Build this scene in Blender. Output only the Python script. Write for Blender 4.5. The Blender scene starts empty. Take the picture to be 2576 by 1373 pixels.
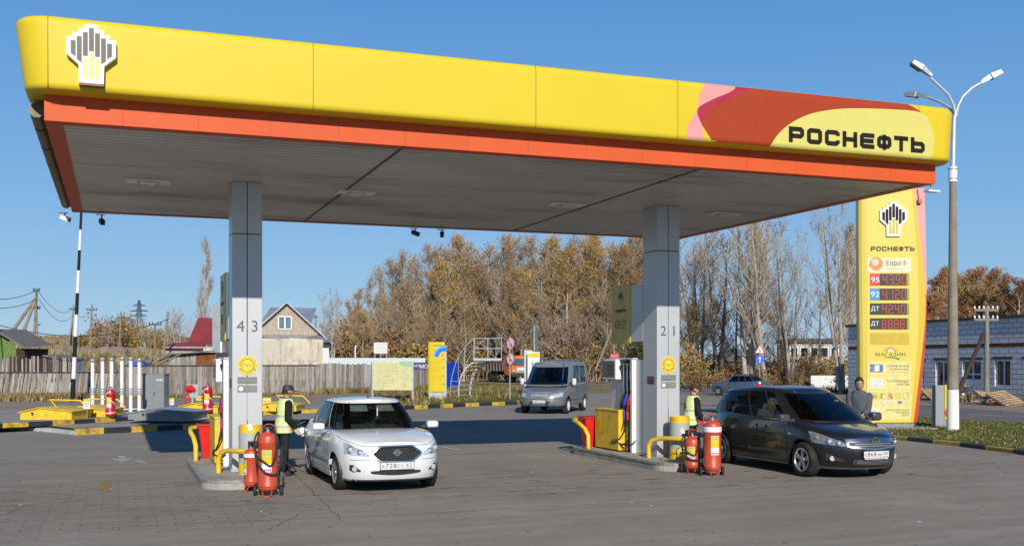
import bpy, math, random
from math import sin, cos, pi, sqrt, radians, atan2
from mathutils import Vector, Matrix, noise
random.seed(7)
S = bpy.context.scene
COL = S.collection
# ---------------- camera, sky, sun, exposure
CAMH = 2.1
cam = bpy.data.cameras.new('camera'); camo = bpy.data.objects.new('camera', cam); COL.objects.link(camo)
camo.location = (0, 0, CAMH); camo.rotation_euler = (radians(90), 0, 0)
cam.sensor_width = 36; cam.lens = 36*2690/2576; cam.shift_y = 221.5/2576
cam.clip_start = .1; cam.clip_end = 6000
S.camera = camo
SUN_EL = radians(26.3); SUN_DIR = radians(-10.6)      # direction the shadows run, from +Y
W = bpy.data.worlds.new("World"); S.world = W; W.use_nodes = True
wn = W.node_tree; bg = wn.nodes['Background']
sky = wn.nodes.new('ShaderNodeTexSky'); sky.sky_type = 'NISHITA'; sky.sun_disc = False
sky.sun_elevation = SUN_EL; sky.sun_rotation = math.pi + SUN_DIR   # sun stands behind the camera
sky.altitude = 150; sky.air_density = 1.0; sky.dust_density = 0.0; sky.ozone_density = 4.0
# clear October air: the physical sky is blended with a height gradient of the same daylight blue
wtc = wn.nodes.new('ShaderNodeTexCoord'); wsx = wn.nodes.new('ShaderNodeSeparateXYZ'); wrp = wn.nodes.new('ShaderNodeValToRGB')
wn.links.new(wtc.outputs['Generated'], wsx.inputs[0]); wn.links.new(wsx.outputs[2], wrp.inputs[0])
els = wrp.color_ramp.elements; els[0].position = 0.; els[0].color = (.290, .480, .720, 1); els[1].position = 1.; els[1].color = (.018, .07, .24, 1)
for p_, c_ in ((.06, (.240, .440, .690, 1)), (.16, (.165, .385, .690, 1)), (.33, (.078, .280, .650, 1)), (.5, (.035, .15, .42, 1))):
    e_ = els.new(p_); e_.color = c_
wmu = wn.nodes.new('ShaderNodeVectorMath'); wmu.operation = 'SCALE'; wmu.inputs['Scale'].default_value = 1/0.12*1.02; wn.links.new(wrp.outputs[0], wmu.inputs[0])
wmx = wn.nodes.new('ShaderNodeMix'); wmx.data_type = 'RGBA'; wmx.inputs[0].default_value = .82
wn.links.new(sky.outputs[0], wmx.inputs[6]); wn.links.new(wmu.outputs[0], wmx.inputs[7])
wn.links.new(wmx.outputs[2], bg.inputs[0]); bg.inputs[1].default_value = 0.12
sl = bpy.data.lights.new('sun', 'SUN'); sl.energy = 5.0; sl.angle = radians(.5); sl.color = (1, .945, .86)
so = bpy.data.objects.new('sun', sl); COL.objects.link(so)
ld = Vector((sin(SUN_DIR)*cos(SUN_EL), cos(SUN_DIR)*cos(SUN_EL), -sin(SUN_EL)))
so.rotation_euler = ld.to_track_quat('-Z', 'Y').to_euler()
S.view_settings.view_transform = 'Standard'; S.view_settings.look = 'None'
S.view_settings.exposure = 0.0; S.view_settings.gamma = 1
S.cycles.max_bounces = 6; S.cycles.transparent_max_bounces = 12
S.cycles.use_denoising = True
# ---------------- photo pixel (2576 wide) -> world helpers, used to measure where things stand
F, HX, HY = 2690., 1288., 908.
def G(x, y, z=0.):                  # point at height z seen at pixel
    Y = F*(CAMH-z)/(y-HY); return Vector(((x-HX)*Y/F, Y, z))
def AY(x, y, Y): return Vector(((x-HX)*Y/F, Y, CAMH-(y-HY)*Y/F))
def ONP(x, y, P0, N):               # on a plane
    d = Vector(((x-HX)/F, 1, -(y-HY)/F)); o = Vector((0, 0, CAMH))
    return o+d*((P0-o).dot(N)/d.dot(N))
# ---------------- materials
_m = {}
def srgb(h):
    if isinstance(h, str):
        h = h.lstrip('#'); c = [int(h[i:i+2], 16)/255 for i in (0, 2, 4)]
        return tuple((v/12.92 if v <= .04045 else ((v+.055)/1.055)**2.4) for v in c)
    return h
def mat(name, col, rough=.6, metal=0., var=.12, scale=6., bump=0., bscale=40., spec=.5, coat=0., emit=0., dirt=None, dscale=1.5, damt=.5, stretch=None):
    if name in _m: return _m[name]
    m = bpy.data.materials.new(name); m.use_nodes = True; _m[name] = m
    nt = m.node_tree; N = nt.nodes; L = nt.links; b = N['Principled BSDF']
    c = srgb(col)
    b.inputs['Roughness'].default_value = rough; b.inputs['Metallic'].default_value = metal
    b.inputs['Specular IOR Level'].default_value = spec if rough < .8 else min(spec, .12)
    b.inputs['Coat Weight'].default_value = coat; b.inputs['Coat Roughness'].default_value = .06
    tc = N.new('ShaderNodeTexCoord'); src = tc.outputs['Object']
    if stretch:
        mp = N.new('ShaderNodeMapping'); mp.inputs['Scale'].default_value = stretch; L.new(src, mp.inputs[0]); src = mp.outputs[0]
    n = N.new('ShaderNodeTexNoise'); n.inputs['Scale'].default_value = scale; n.inputs['Detail'].default_value = 4
    L.new(src, n.inputs['Vector'])
    r = N.new('ShaderNodeValToRGB'); L.new(n.outputs['Fac'], r.inputs[0])
    r.color_ramp.elements[0].position = .3; r.color_ramp.elements[1].position = .7
    r.color_ramp.elements[0].color = tuple(v*(1-var) for v in c)+(1,)
    r.color_ramp.elements[1].color = tuple(min(1, v*(1+var*.6)) for v in c)+(1,)
    out = r.outputs[0]
    if dirt is not None:
        n2 = N.new('ShaderNodeTexNoise'); n2.inputs['Scale'].default_value = dscale; n2.inputs['Detail'].default_value = 8
        n2.inputs['Roughness'].default_value = .65; L.new(src, n2.inputs['Vector'])
        r2 = N.new('ShaderNodeValToRGB'); r2.color_ramp.elements[0].position = .5; r2.color_ramp.elements[1].position = .68
        L.new(n2.outputs['Fac'], r2.inputs[0])
        mu = N.new('ShaderNodeMath'); mu.operation = 'MULTIPLY'; mu.inputs[1].default_value = damt; L.new(r2.outputs[0], mu.inputs[0])
        mx = N.new('ShaderNodeMix'); mx.data_type = 'RGBA'; L.new(mu.outputs[0], mx.inputs[0]); L.new(out, mx.inputs[6])
        mx.inputs[7].default_value = srgb(dirt)+(1,); out = mx.outputs[2]
    L.new(out, b.inputs['Base Color'])
    if emit:
        b.inputs['Emission Color'].default_value = c+(1,); b.inputs['Emission Strength'].default_value = emit
    if bump:
        n3 = N.new('ShaderNodeTexNoise'); n3.inputs['Scale'].default_value = bscale; n3.inputs['Detail'].default_value = 3; L.new(src, n3.inputs['Vector'])
        bp = N.new('ShaderNodeBump'); bp.inputs['Strength'].default_value = bump; bp.inputs['Distance'].default_value = .02
        L.new(n3.outputs['Fac'], bp.inputs['Height']); L.new(bp.outputs[0], b.inputs['Normal'])
    return m
def glass_mat(name, tint, alpha=.35, rough=.02):
    m = bpy.data.materials.new(name); m.use_nodes = True; nt = m.node_tree; N = nt.nodes; L = nt.links
    N.remove(N['Principled BSDF']); out = N['Material Output']
    t = N.new('ShaderNodeBsdfTransparent'); t.inputs[0].default_value = srgb(tint)+(1,)
    g = N.new('ShaderNodeBsdfGlossy'); g.inputs['Roughness'].default_value = rough
    f = N.new('ShaderNodeFresnel'); f.inputs[0].default_value = 1.5
    mx = N.new('ShaderNodeMixShader'); L.new(f.outputs[0], mx.inputs[0]); L.new(t.outputs[0], mx.inputs[1]); L.new(g.outputs[0], mx.inputs[2])
    L.new(mx.outputs[0], out.inputs[0]); return m
# ---------------- mesh builder
class MB:
    def __init__(s): s.v = []; s.f = []; s.mi = []; s.sm = []; s.ms = []
    def add(s, vs, fs, m, smooth=False, M4=None):
        o = len(s.v)
        for v in vs:
            v = Vector(v)
            if M4 is not None: v = M4 @ v
            s.v.append(v)
        if m not in s.ms: s.ms.append(m)
        k = s.ms.index(m)
        for f in fs: s.f.append([i+o for i in f]); s.mi.append(k); s.sm.append(smooth)
        return s
    def box(s, a, b, m, M4=None, taper=None):
        x0, y0, z0 = a; x1, y1, z1 = b
        vs = [(x0,y0,z0),(x1,y0,z0),(x1,y1,z0),(x0,y1,z0),(x0,y0,z1),(x1,y0,z1),(x1,y1,z1),(x0,y1,z1)]
        if taper:
            cx, cy = (x0+x1)/2, (y0+y1)/2
            vs = vs[:4]+[((x-cx)*taper+cx, (y-cy)*taper+cy, z) for x, y, z in vs[4:]]
        return s.add(vs, [(0,3,2,1),(4,5,6,7),(0,1,5,4),(1,2,6,5),(2,3,7,6),(3,0,4,7)], m, False, M4)
    def tube(s, pts, r, m, n=8, cap=True, M4=None, smooth=True):
        pts = [Vector(p) for p in pts]; rs = r if isinstance(r, (list, tuple)) else [r]*len(pts)
        vs = []; fs = []; up = None
        for i, p in enumerate(pts):
            d = (pts[min(i+1, len(pts)-1)]-pts[max(i-1, 0)])
            if d.length < 1e-9: d = Vector((0, 0, 1))
            d.normalize()
            if up is None: up = Vector((0, 0, 1)) if abs(d.z) < .9 else Vector((1, 0, 0))
            a = d.cross(up); a = a.normalized() if a.length > 1e-6 else d.orthogonal().normalized()
            b = a.cross(d).normalized(); up = b
            for k in range(n):
                t = 2*pi*k/n; vs.append(p+(a*cos(t)+b*sin(t))*rs[i])
        for i in range(len(pts)-1):
            for k in range(n):
                fs.append((i*n+k, i*n+(k+1) % n, (i+1)*n+(k+1) % n, (i+1)*n+k))
        if cap: fs += [tuple(reversed(range(n))), tuple((len(pts)-1)*n+k for k in range(n))]
        return s.add(vs, fs, m, smooth, M4)
    def lathe(s, prof, m, n=20, M4=None, smooth=True, cap=True):      # prof [(r,z)]
        vs = []; fs = []
        for r, z in prof:
            for k in range(n): t = 2*pi*k/n; vs.append((r*cos(t), r*sin(t), z))
        for i in range(len(prof)-1):
            for k in range(n): fs.append((i*n+k, i*n+(k+1) % n, (i+1)*n+(k+1) % n, (i+1)*n+k))
        if cap and prof[0][0] > 1e-4: fs.append(tuple(reversed(range(n))))
        if cap and prof[-1][0] > 1e-4: fs.append(tuple((len(prof)-1)*n+k for k in range(n)))
        return s.add(vs, fs, m, smooth, M4)
    def prism(s, poly, z0, z1, m, M4=None, back=True):      # poly in xy, extruded z0..z1 (z1 is the face)
        n = len(poly)
        vs = [(x, y, z0) for x, y in poly]+[(x, y, z1) for x, y in poly]
        ar = sum(poly[i][0]*poly[(i+1) % n][1]-poly[(i+1) % n][0]*poly[i][1] for i in range(n))
        top = tuple(range(n, 2*n)); bot = tuple(reversed(range(n)))
        fs = [top]+([bot] if back else [])+[(i, (i+1) % n, n+(i+1) % n, n+i) for i in range(n)]
        if ar < 0: fs = [tuple(reversed(f)) for f in fs]
        return s.add(vs, fs, m, False, M4)
    def rings(s, rings, m, smooth=True, M4=None, cap0=True, cap1=True):
        n = len(rings[0]); vs = [p for r in rings for p in r]; fs = []
        for i in range(len(rings)-1):
            for k in range(n): fs.append((i*n+k, i*n+(k+1) % n, (i+1)*n+(k+1) % n, (i+1)*n+k))
        if cap0: fs.append(tuple(reversed(range(n))))
        if cap1: fs.append(tuple((len(rings)-1)*n+k for k in range(n)))
        return s.add(vs, fs, m, smooth, M4)
    def grid(s, P, m, smooth=True, M4=None, skip=None):
        nu = len(P); nv = len(P[0]); vs = [p for r in P for p in r]
        fs = [(i*nv+j, (i+1)*nv+j, (i+1)*nv+j+1, i*nv+j+1) for i in range(nu-1) for j in range(nv-1) if not (skip and skip(i, j))]
        return s.add(vs, fs, m, smooth, M4)
    def quad(s, pts, m, M4=None): return s.add(pts, [tuple(range(len(pts)))], m, False, M4)
    def build(s, name, parent=None, bevel=0, sharp=35, loc=None):
        me = bpy.data.meshes.new(name)
        me.from_pydata([tuple(v) for v in s.v], [], s.f)
        for m in s.ms: me.materials.append(m)
        me.polygons.foreach_set('material_index', s.mi); me.polygons.foreach_set('use_smooth', s.sm)
        me.update()
        if any(s.sm):
            try: me.set_sharp_from_angle(angle=radians(sharp))
            except Exception: pass
        o = bpy.data.objects.new(name, me); COL.objects.link(o)
        if parent is not None: o.parent = parent
        if loc is not None: o.location = loc
        if bevel:
            b = o.modifiers.new('b', 'BEVEL'); b.width = bevel; b.segments = 2; b.limit_method = 'ANGLE'; b.angle_limit = radians(40)
        return o
def thing(name, label, cat, loc=(0, 0, 0), rz=0., group=None, scale=1.):
    o = bpy.data.objects.new(name, None); COL.objects.link(o); o.empty_display_size = .2
    o.location = loc; o.rotation_euler = (0, 0, rz); o.scale = (scale,)*3
    o['label'] = label; o['category'] = cat
    if group: o['group'] = group
    return o
def tag(o, label, cat, group=None, kind=None):
    o['label'] = label; o['category'] = cat
    if group: o['group'] = group
    if kind: o['kind'] = kind
    return o
def struct(o): o['kind'] = 'structure'; return o
def dup(r, loc, rz, label, scale=None, group=None):
    c = r.copy(); COL.objects.link(c); c.location = loc; c.rotation_euler = (0, 0, rz); c['label'] = label
    if group: c['group'] = group
    if scale is not None: c.scale = scale if isinstance(scale, tuple) else (scale,)*3
    for ch in list(r.children):
        d = ch.copy(); COL.objects.link(d); d.parent = c
        for g in ch.children:
            e = g.copy(); COL.objects.link(e); e.parent = d
    return c
def frame(o, x, y):                  # matrix from origin and in-plane x, y axes; z = face normal
    x = Vector(x).normalized(); y = Vector(y).normalized(); z = x.cross(y)
    M4 = Matrix((x, y, z)).transposed().to_4x4(); M4.translation = Vector(o); return M4
def rz4(a, t=(0, 0, 0)): return Matrix.Translation(t) @ Matrix.Rotation(a, 4, 'Z')
# ---------------- text
_tc = {}
def text_geo(s):
    if s not in _tc:
        c = bpy.data.curves.new('t', 'FONT'); c.body = s; c.resolution_u = 3
        o = bpy.data.objects.new('t', c); COL.objects.link(o)
        me = o.evaluated_get(bpy.context.evaluated_depsgraph_get()).to_mesh()
        vs = [tuple(v.co) for v in me.vertices]; fs = [tuple(p.vertices) for p in me.polygons]
        bpy.data.objects.remove(o); bpy.data.curves.remove(c)
        xs = [v[0] for v in vs]; ys = [v[1] for v in vs]; x0, x1, y0, y1 = min(xs), max(xs), min(ys), max(ys)
        _tc[s] = ([((x-x0)/(x1-x0), (y-y0)/(y1-y0), 0) for x, y, z in vs], fs, (x1-x0)/(y1-y0))
    return _tc[s][:2]
def text(b, s, x, y, w, h, M4, m, z=.003):      # fills the box (x,y,w,h) of the plane M4
    vs, fs = text_geo(s)
    if len(s) == 1: k = min(w, h*_tc[s][2]); x += (w-k)/2; w = k
    b.add([(x+a*w, y+c*h, z) for a, c, _ in vs], fs, m, False, M4)
def ribbon(b, pts, t, M4, m, z0, z1, closed=False):
    P = [Vector((p[0], p[1])) for p in pts]; n = len(P); L = []; R = []
    for i in range(n):
        a = P[i-1] if (i or closed) else None; c = P[(i+1) % n] if (i < n-1 or closed) else None
        d1 = (P[i]-a).normalized() if a is not None else None; d2 = (c-P[i]).normalized() if c is not None else None
        if d1 is None: d1 = d2
        if d2 is None: d2 = d1
        nn = Vector((-(d1.y+d2.y), d1.x+d2.x)); nn.normalize(); k = nn.dot(Vector((-d2.y, d2.x))); k = max(k, .4)
        L.append(P[i]+nn*t/2/k); R.append(P[i]-nn*t/2/k)
    for i in range(n if closed else n-1):
        j = (i+1) % n
        b.prism([tuple(R[i]), tuple(R[j]), tuple(L[j]), tuple(L[i])], z0, z1, m, M4)
def wide_word(b, x, y, w, h, M4, m, z0=0, z1=.006, t=.24, word='РОСНЕФТЬ'):
    q = .10; a = t/2; cw = w/(len(word)*1.22-.22)
    for i, ch in enumerate(word):
        X = x+i*cw*1.22
        def R(pts, closed=False): ribbon(b, [(X+p[0]*cw, y+p[1]*h) for p in pts], t*h, M4, m, z0, z1, closed)
        u = a*h/cw; l, r_ = u, 1-u
        if ch == 'Р': R([(l,0),(l,1-a),(r_-q,1-a),(r_,1-a-q),(r_,.42+q),(r_-q,.42),(l,.42)])
        elif ch == 'О': R([(l+q,a),(r_-q,a),(r_,a+q),(r_,1-a-q),(r_-q,1-a),(l+q,1-a),(l,1-a-q),(l,a+q)], True)
        elif ch == 'С': R([(r_,.36),(r_,a+q),(r_-q,a),(l+q,a),(l,a+q),(l,1-a-q),(l+q,1-a),(r_-q,1-a),(r_,1-a-q),(r_,.66)])
        elif ch == 'Н': R([(l,0),(l,1)]); R([(r_,0),(r_,1)]); R([(l,.5),(r_,.5)])
        elif ch == 'Е': R([(1,a),(l+q,a),(l,a+q),(l,1-a-q),(l+q,1-a),(1,1-a)]); R([(l,.5),(.94,.5)])
        elif ch == 'Ф': R([(.5,0),(.5,1)]); R([(l+q,.24),(r_-q,.24),(r_,.24+q),(r_,.78-q),(r_-q,.78),(l+q,.78),(l,.78-q),(l,.24+q)], True)
        elif ch == 'Т': R([(0,1-a),(1,1-a)]); R([(.5,0),(.5,1-a)])
        elif ch == 'Ь': R([(l,1),(l,a),(r_-q,a),(r_,a+q),(r_,.6-q),(r_-q,.6),(l,.6)])
def emblem(b, cx, y0, w, M4, mw, md, my, depth=.12, thin=False):
    X = lambda x: cx+x*w
    Y_ = lambda y: y0+y*w
    st = [(.14,1.27),(.14,1.17),(.26,1.17),(.26,1.07),(.38,1.07),(.38,.97),(.5,.97),(.5,.6),(.26,.39),(.25,0)]
    out = [(X(x), Y_(y)) for x, y in st]+[(X(-x), Y_(y)) for x, y in reversed(st)]
    b.prism(list(reversed(out)), 0, depth, mw, M4)
    for k in range(-3, 4):
        a = abs(k); top = (1.19, 1.09, .99, .89)[a]; bo = (.69, .58, .46, .58)[a]; sl = (0, 0, .07, .07)[a]*(1 if k > 0 else -1)
        x0, x1 = X(k*.122-.05), X(k*.122+.05)
        b.prism([(x0, Y_(bo-sl/2)), (x1, Y_(bo+sl/2)), (x1, Y_(top)), (x0, Y_(top))], depth-.01, depth+.004, md, M4)
        if a < 2: b.prism([(x0, Y_(.09)), (x1, Y_(.09)), (x1, Y_((.65,.54)[a])), (x0, Y_((.65,.54)[a]))], depth-.01, depth+.004, my, M4)
def rrect(x0, x1, y0, y1, r, n=6):
    out = []
    for cx, cy, a in ((x1-r, y0+r, -pi/2), (x1-r, y1-r, 0), (x0+r, y1-r, pi/2), (x0+r, y0+r, pi)):
        for k in range(n+1): t = a+k*pi/2/n; out.append((cx+r*cos(t), cy+r*sin(t)))
    return out
def disc(cx, cy, r, n=28): return [(cx+r*cos(2*pi*k/n), cy+r*sin(2*pi*k/n)) for k in range(n)]
def ringp(b, cx, cy, r0, r1, m, M4, z0, z1, n=32, a0=0, a1=2*pi):
    for k in range(n):
        t, u = a0+(a1-a0)*k/n, a0+(a1-a0)*(k+1)/n
        b.prism([(cx+r0*cos(t), cy+r0*sin(t)), (cx+r1*cos(t), cy+r1*sin(t)), (cx+r1*cos(u), cy+r1*sin(u)), (cx+r0*cos(u), cy+r0*sin(u))], z0, z1, m, M4)
# ---------------- common paints
yellow = mat('yellow_panel', (.62, .465, .020), .5, var=.03, scale=.8, spec=.25)
pale_y = mat('pale_yellow', (.60, .53, .13), .4, var=.03)
paint_y = mat('yellow_paint', (.72, .47, .02), .45, var=.15, scale=5, dirt='#5a4a20', dscale=4, damt=.35)
orange = mat('orange_panel', (.58, .09, .022), .55, spec=.25, var=.06, scale=1.2)
rust_r = mat('rust_red_film', (.33, .045, .013), .5, var=.05, spec=.2)
pink = mat('pink_film', (.66, .28, .26), .45, var=.1, scale=2)
crimson = mat('crimson_film', (.36, .02, .04), .4)
blackp = mat('black_paint', (.013, .012, .012), .6, var=.2, spec=.2)
white = mat('white_paint', (.72, .72, .72), .45, var=.05)
cream = mat('cream', (.74, .70, .55), .5, var=.05)
alu = mat('alu_cladding', (.50, .51, .525), .36, metal=.25, var=.02, scale=.8, bump=.10, bscale=1.6, dirt='#8a867f', dscale=1.2, damt=.12)
greym = mat('grey_metal', (.26, .275, .28), .5, metal=.2, var=.1, dirt='#5b5750', dscale=3, damt=.25)
dgrey = mat('dark_grey', (.06, .065, .07), .5)
charc = mat('charcoal', (.03, .03, .035), .6)
redp = mat('red_plastic', (.62, .018, .015), .35, var=.08)
redx = mat('extinguisher_red', (.50, .065, .03), .42, var=.15, scale=4, dirt='#8a4a35', dscale=3, damt=.4)
rubber = mat('rubber', (.02, .02, .02), .75, var=.3)
galv = mat('galvanised', (.42, .44, .45), .45, metal=.5, var=.15)
wood_g = mat('weathered_planks', (.30, .27, .235), .85, var=.45, scale=3, stretch=(6, 6, .6), dirt='#6b5a48', dscale=1, damt=.5)
conc = mat('concrete', (.34, .32, .285), .85, var=.2, scale=3, bump=.3, dirt='#4c463c', dscale=1.6, damt=.5)
blue_p = mat('blue_paint', (.02, .10, .62), .4)
lens_g = mat('headlamp_glass', (.55, .58, .62), .08, metal=.3, coat=1, var=.5, scale=14)
chrome = mat('chrome', (.60, .60, .60), .22, metal=1., var=.02)
wind = glass_mat('window_glass', (.42, .47, .47))
TH = radians(20.25); FL = Vector((-6.145, 14.045, 0)); CB = Vector((cos(TH), sin(TH), 0)); CA = Vector((-sin(TH), cos(TH), 0))
def LC(b, a, z=0): return FL+CB*b+CA*a+Vector((0, 0, z))      # forecourt grid (b along canopy front, a away from camera)
def toL(p): d = p-FL; return d.dot(CB), d.dot(CA)
# ================ ground, roads, kerbs
def asphalt_mat():
    m = bpy.data.materials.new('asphalt'); m.use_nodes = True; nt = m.node_tree; N = nt.nodes; L = nt.links; b = N['Principled BSDF']
    b.inputs['Roughness'].default_value = .95; b.inputs['Specular IOR Level'].default_value = .1
    tc = N.new('ShaderNodeTexCoord'); co = tc.outputs['Object']
    def noise_(sc, det=6, ro=.6, vec=co):
        n = N.new('ShaderNodeTexNoise'); n.inputs['Scale'].default_value = sc; n.inputs['Detail'].default_value = det; n.inputs['Roughness'].default_value = ro
        L.new(vec, n.inputs['Vector']); return n.outputs['Fac']
    def ramp(f, p0, p1, c0, c1):
        r = N.new('ShaderNodeValToRGB'); r.color_ramp.elements[0].position = p0; r.color_ramp.elements[1].position = p1
        r.color_ramp.elements[0].color = tuple(c0)+(1,); r.color_ramp.elements[1].color = tuple(c1)+(1,); L.new(f, r.inputs[0]); return r.outputs[0]
    def mix(f, a, c, mode='MIX'):
        x = N.new('ShaderNodeMix'); x.data_type = 'RGBA'; x.blend_type = mode
        if isinstance(f, float): x.inputs[0].default_value = f
        else: L.new(f, x.inputs[0])
        L.new(a, x.inputs[6])
        if isinstance(c, tuple): x.inputs[7].default_value = c+(1,)
        else: L.new(c, x.inputs[7])
        return x.outputs[2]
    def math_(op, a, c):
        x = N.new('ShaderNodeMath'); x.operation = op; x.use_clamp = True
        for i, q in enumerate((a, c)):
            if isinstance(q, (int, float)): x.inputs[i].default_value = q
            else: L.new(q, x.inputs[i])
        return x.outputs[0]
    base = ramp(noise_(.35, 9, .68), .35, .68, (.245, .220, .186), (.30, .270, .228))
    mp = N.new('ShaderNodeMapping'); mp.inputs['Scale'].default_value = (.25, 2.2, 1); mp.inputs['Rotation'].default_value = (0, 0, -.25); L.new(co, mp.inputs[0])
    streak = ramp(noise_(1.2, 5, .6, mp.outputs[0]), .42, .62, (.90, .90, .90), (1.04, 1.035, 1.02))
    base = mix(1., base, streak, 'MULTIPLY')
    grain = ramp(noise_(55, 2, .5), .3, .7, (.74, .74, .74), (1.2, 1.19, 1.17)); base = mix(1., base, grain, 'MULTIPLY')
    # paving blocks laid in the forecourt grid; joints dark where dirt has settled
    m2 = N.new('ShaderNodeMapping'); m2.inputs['Location'].default_value = (0, 0, 0); L.new(co, m2.inputs[0])
    br = N.new('ShaderNodeTexBrick'); br.inputs['Scale'].default_value = 1; br.inputs['Brick Width'].default_value = .46; br.inputs['Row Height'].default_value = .23
    br.inputs['Mortar Size'].default_value = .012; br.inputs['Color1'].default_value = (1, 1, 1, 1); br.inputs['Color2'].default_value = (.93, .93, .93, 1); br.inputs['Mortar'].default_value = (.68, .65, .61, 1)
    L.new(m2.outputs[0], br.inputs['Vector'])
    sx = N.new('ShaderNodeSeparateXYZ'); L.new(co, sx.inputs[0])
    def win(o, a, b2, s=1.2): # soft window
        u = N.new('ShaderNodeMapRange'); u.inputs[1].default_value = a; u.inputs[2].default_value = a+s; L.new(o, u.inputs[0])
        v = N.new('ShaderNodeMapRange'); v.inputs[1].default_value = b2; v.inputs[2].default_value = b2+s; v.inputs[3].default_value = 1; v.inputs[4].default_value = 0; L.new(o, v.inputs[0])
        return math_('MULTIPLY', u.outputs[0], v.outputs[0])
    reg = math_('MULTIPLY', win(sx.outputs[1], -1.6, 5.2, .06), win(sx.outputs[0], -2.2, 2.2, 1.6))
    dirtn = ramp(noise_(.55, 6, .7), .42, .6, (0, 0, 0), (1, 1, 1))
    reg2 = math_('MULTIPLY', reg, math_('ADD', dirtn, .22))
    base = mix(reg2, base, mix(1., base, br.outputs[0], 'MULTIPLY'))
    # oil stains
    mp3 = N.new('ShaderNodeMapping'); mp3.inputs['Scale'].default_value = (.8, 2.6, 1); L.new(co, mp3.inputs[0])
    oil = ramp(noise_(1.5, 10, .8, mp3.outputs[0]), .54, .62, (0, 0, 0), (.75, .75, .75))
    spots = win(sx.outputs[1], -.8, 3.4, 1.2)
    base = mix(math_('MULTIPLY', oil, spots), base, (.03, .027, .024))
    rare = ramp(noise_(2.3, 10, .8, mp3.outputs[0]), .60, .68, (0, 0, 0), (.6, .6, .6)); base = mix(rare, base, (.035, .03, .027))
    pale = ramp(noise_(.23, 7, .75), .54, .68, (0, 0, 0), (.5, .5, .5)); base = mix(pale, base, (.34, .31, .265))
    L.new(base, b.inputs['Base Color'])
    bp = N.new('ShaderNodeBump'); bp.inputs['Strength'].default_value = .45; bp.inputs['Distance'].default_value = .012
    L.new(noise_(70, 3), bp.inputs['Height']); L.new(bp.outputs[0], b.inputs['Normal'])
    return m
asph = asphalt_mat()
road_m = mat('road_asphalt', (.165, .155, .15), .95, var=.18, scale=.5, bump=.3, dirt='#6f675d', dscale=.35, damt=.45)
dirt_m = mat('dirt', (.29, .235, .18), .95, var=.3, scale=1.2, bump=.8, bscale=9, dirt='#7c6a53', dscale=.6, damt=.6)
field_m = mat('field', (.24, .19, .10), .95, var=.35, scale=.12, bump=.6, bscale=4, dirt='#7d7a45', dscale=.08, damt=.6)
turf_m = mat('turf', (.10, .105, .035), .95, var=.4, scale=2.2, bump=.8, bscale=18, dirt='#7d6f48', dscale=1.1, damt=.7)
pave_m = mat('platform_concrete', (.30, .275, .245), .85, var=.2, scale=1.3, bump=.3, dirt='#5d564c', dscale=1.2, damt=.5)
line_m = mat('worn_line_paint', (.42, .41, .39), .7, var=.25, scale=3, dirt='#6d665e', dscale=5, damt=.8)
def sheet(name, poly, z, m, frame_local=False, sub=0):
    b = MB(); b.add([(p[0], p[1], z) for p in poly], [tuple(range(len(poly)))], m)
    return struct(b.build(name))
# far ground, with a rise on the left (field behind the fence)
def sstep(a, b, x): t = max(0, min(1, (x-a)/(b-a))); return t*t*(3-2*t)
def terr(x, y):
    h = 2.6*sstep(70, 112, y)+7.2*sstep(110, 360, y)+5.5*sstep(330, 900, y)
    k = 1-sstep(-26, -6, x+(y-100)*.12)
    return h*k + (.5*noise.noise((x*.03, y*.03, 0))*sstep(75, 130, y))
gb = MB(); xs = [-3000,-1500,-800,-500,-350]+list(range(-260, 60, 8))+[60,90,140,220,400,800,1500,3000]; ys = [-60,-10,20,40,55,64]+list(range(70, 240, 6))+[240,260,290,330,370,420,500,650,900,1400,2600,5000]
gb.grid([[(x, y, terr(x, y)-.004 if y < 60 else terr(x, y)) for y in ys] for x in xs], field_m)
struct(gb.build('ground'))
fc = MB(); fo = bpy.data.objects.new('tmp', None)
def lc_sheet(name, pts, z, m, label=None):       # sheet in the forecourt grid, with its own local frame
    b = MB(); b.add([(p[0], p[1], 0) for p in pts], [tuple(range(len(pts)))], m)
    o = b.build(name); o.location = FL+Vector((0, 0, z)); o.rotation_euler = (0, 0, TH); return struct(o)
W2 = lambda x, y: toL(G(x, y))
fore = [(-60, -40), (60, -40), toL(Vector((26, 14, 0))), W2(2700, 1150), W2(2576, 1142), W2(2252, 1104), W2(2120, 1085), W2(1990, 1060), toL(Vector((14.5, 47, 0))), toL(Vector((11.9, 58, 0))), toL(Vector((8.0, 72, 0))), toL(Vector((3.5, 68, 0))), toL(Vector((1.2, 60, 0))), W2(1302, 1017), W2(1019, 1030), toL(Vector((-7.4, 43, 0))), toL(Vector((-8, 41, 0))), toL(Vector((-26, 38, 0))), toL(Vector((-60, 36, 0)))]
lc_sheet('forecourt', fore, .004, asph)
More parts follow.
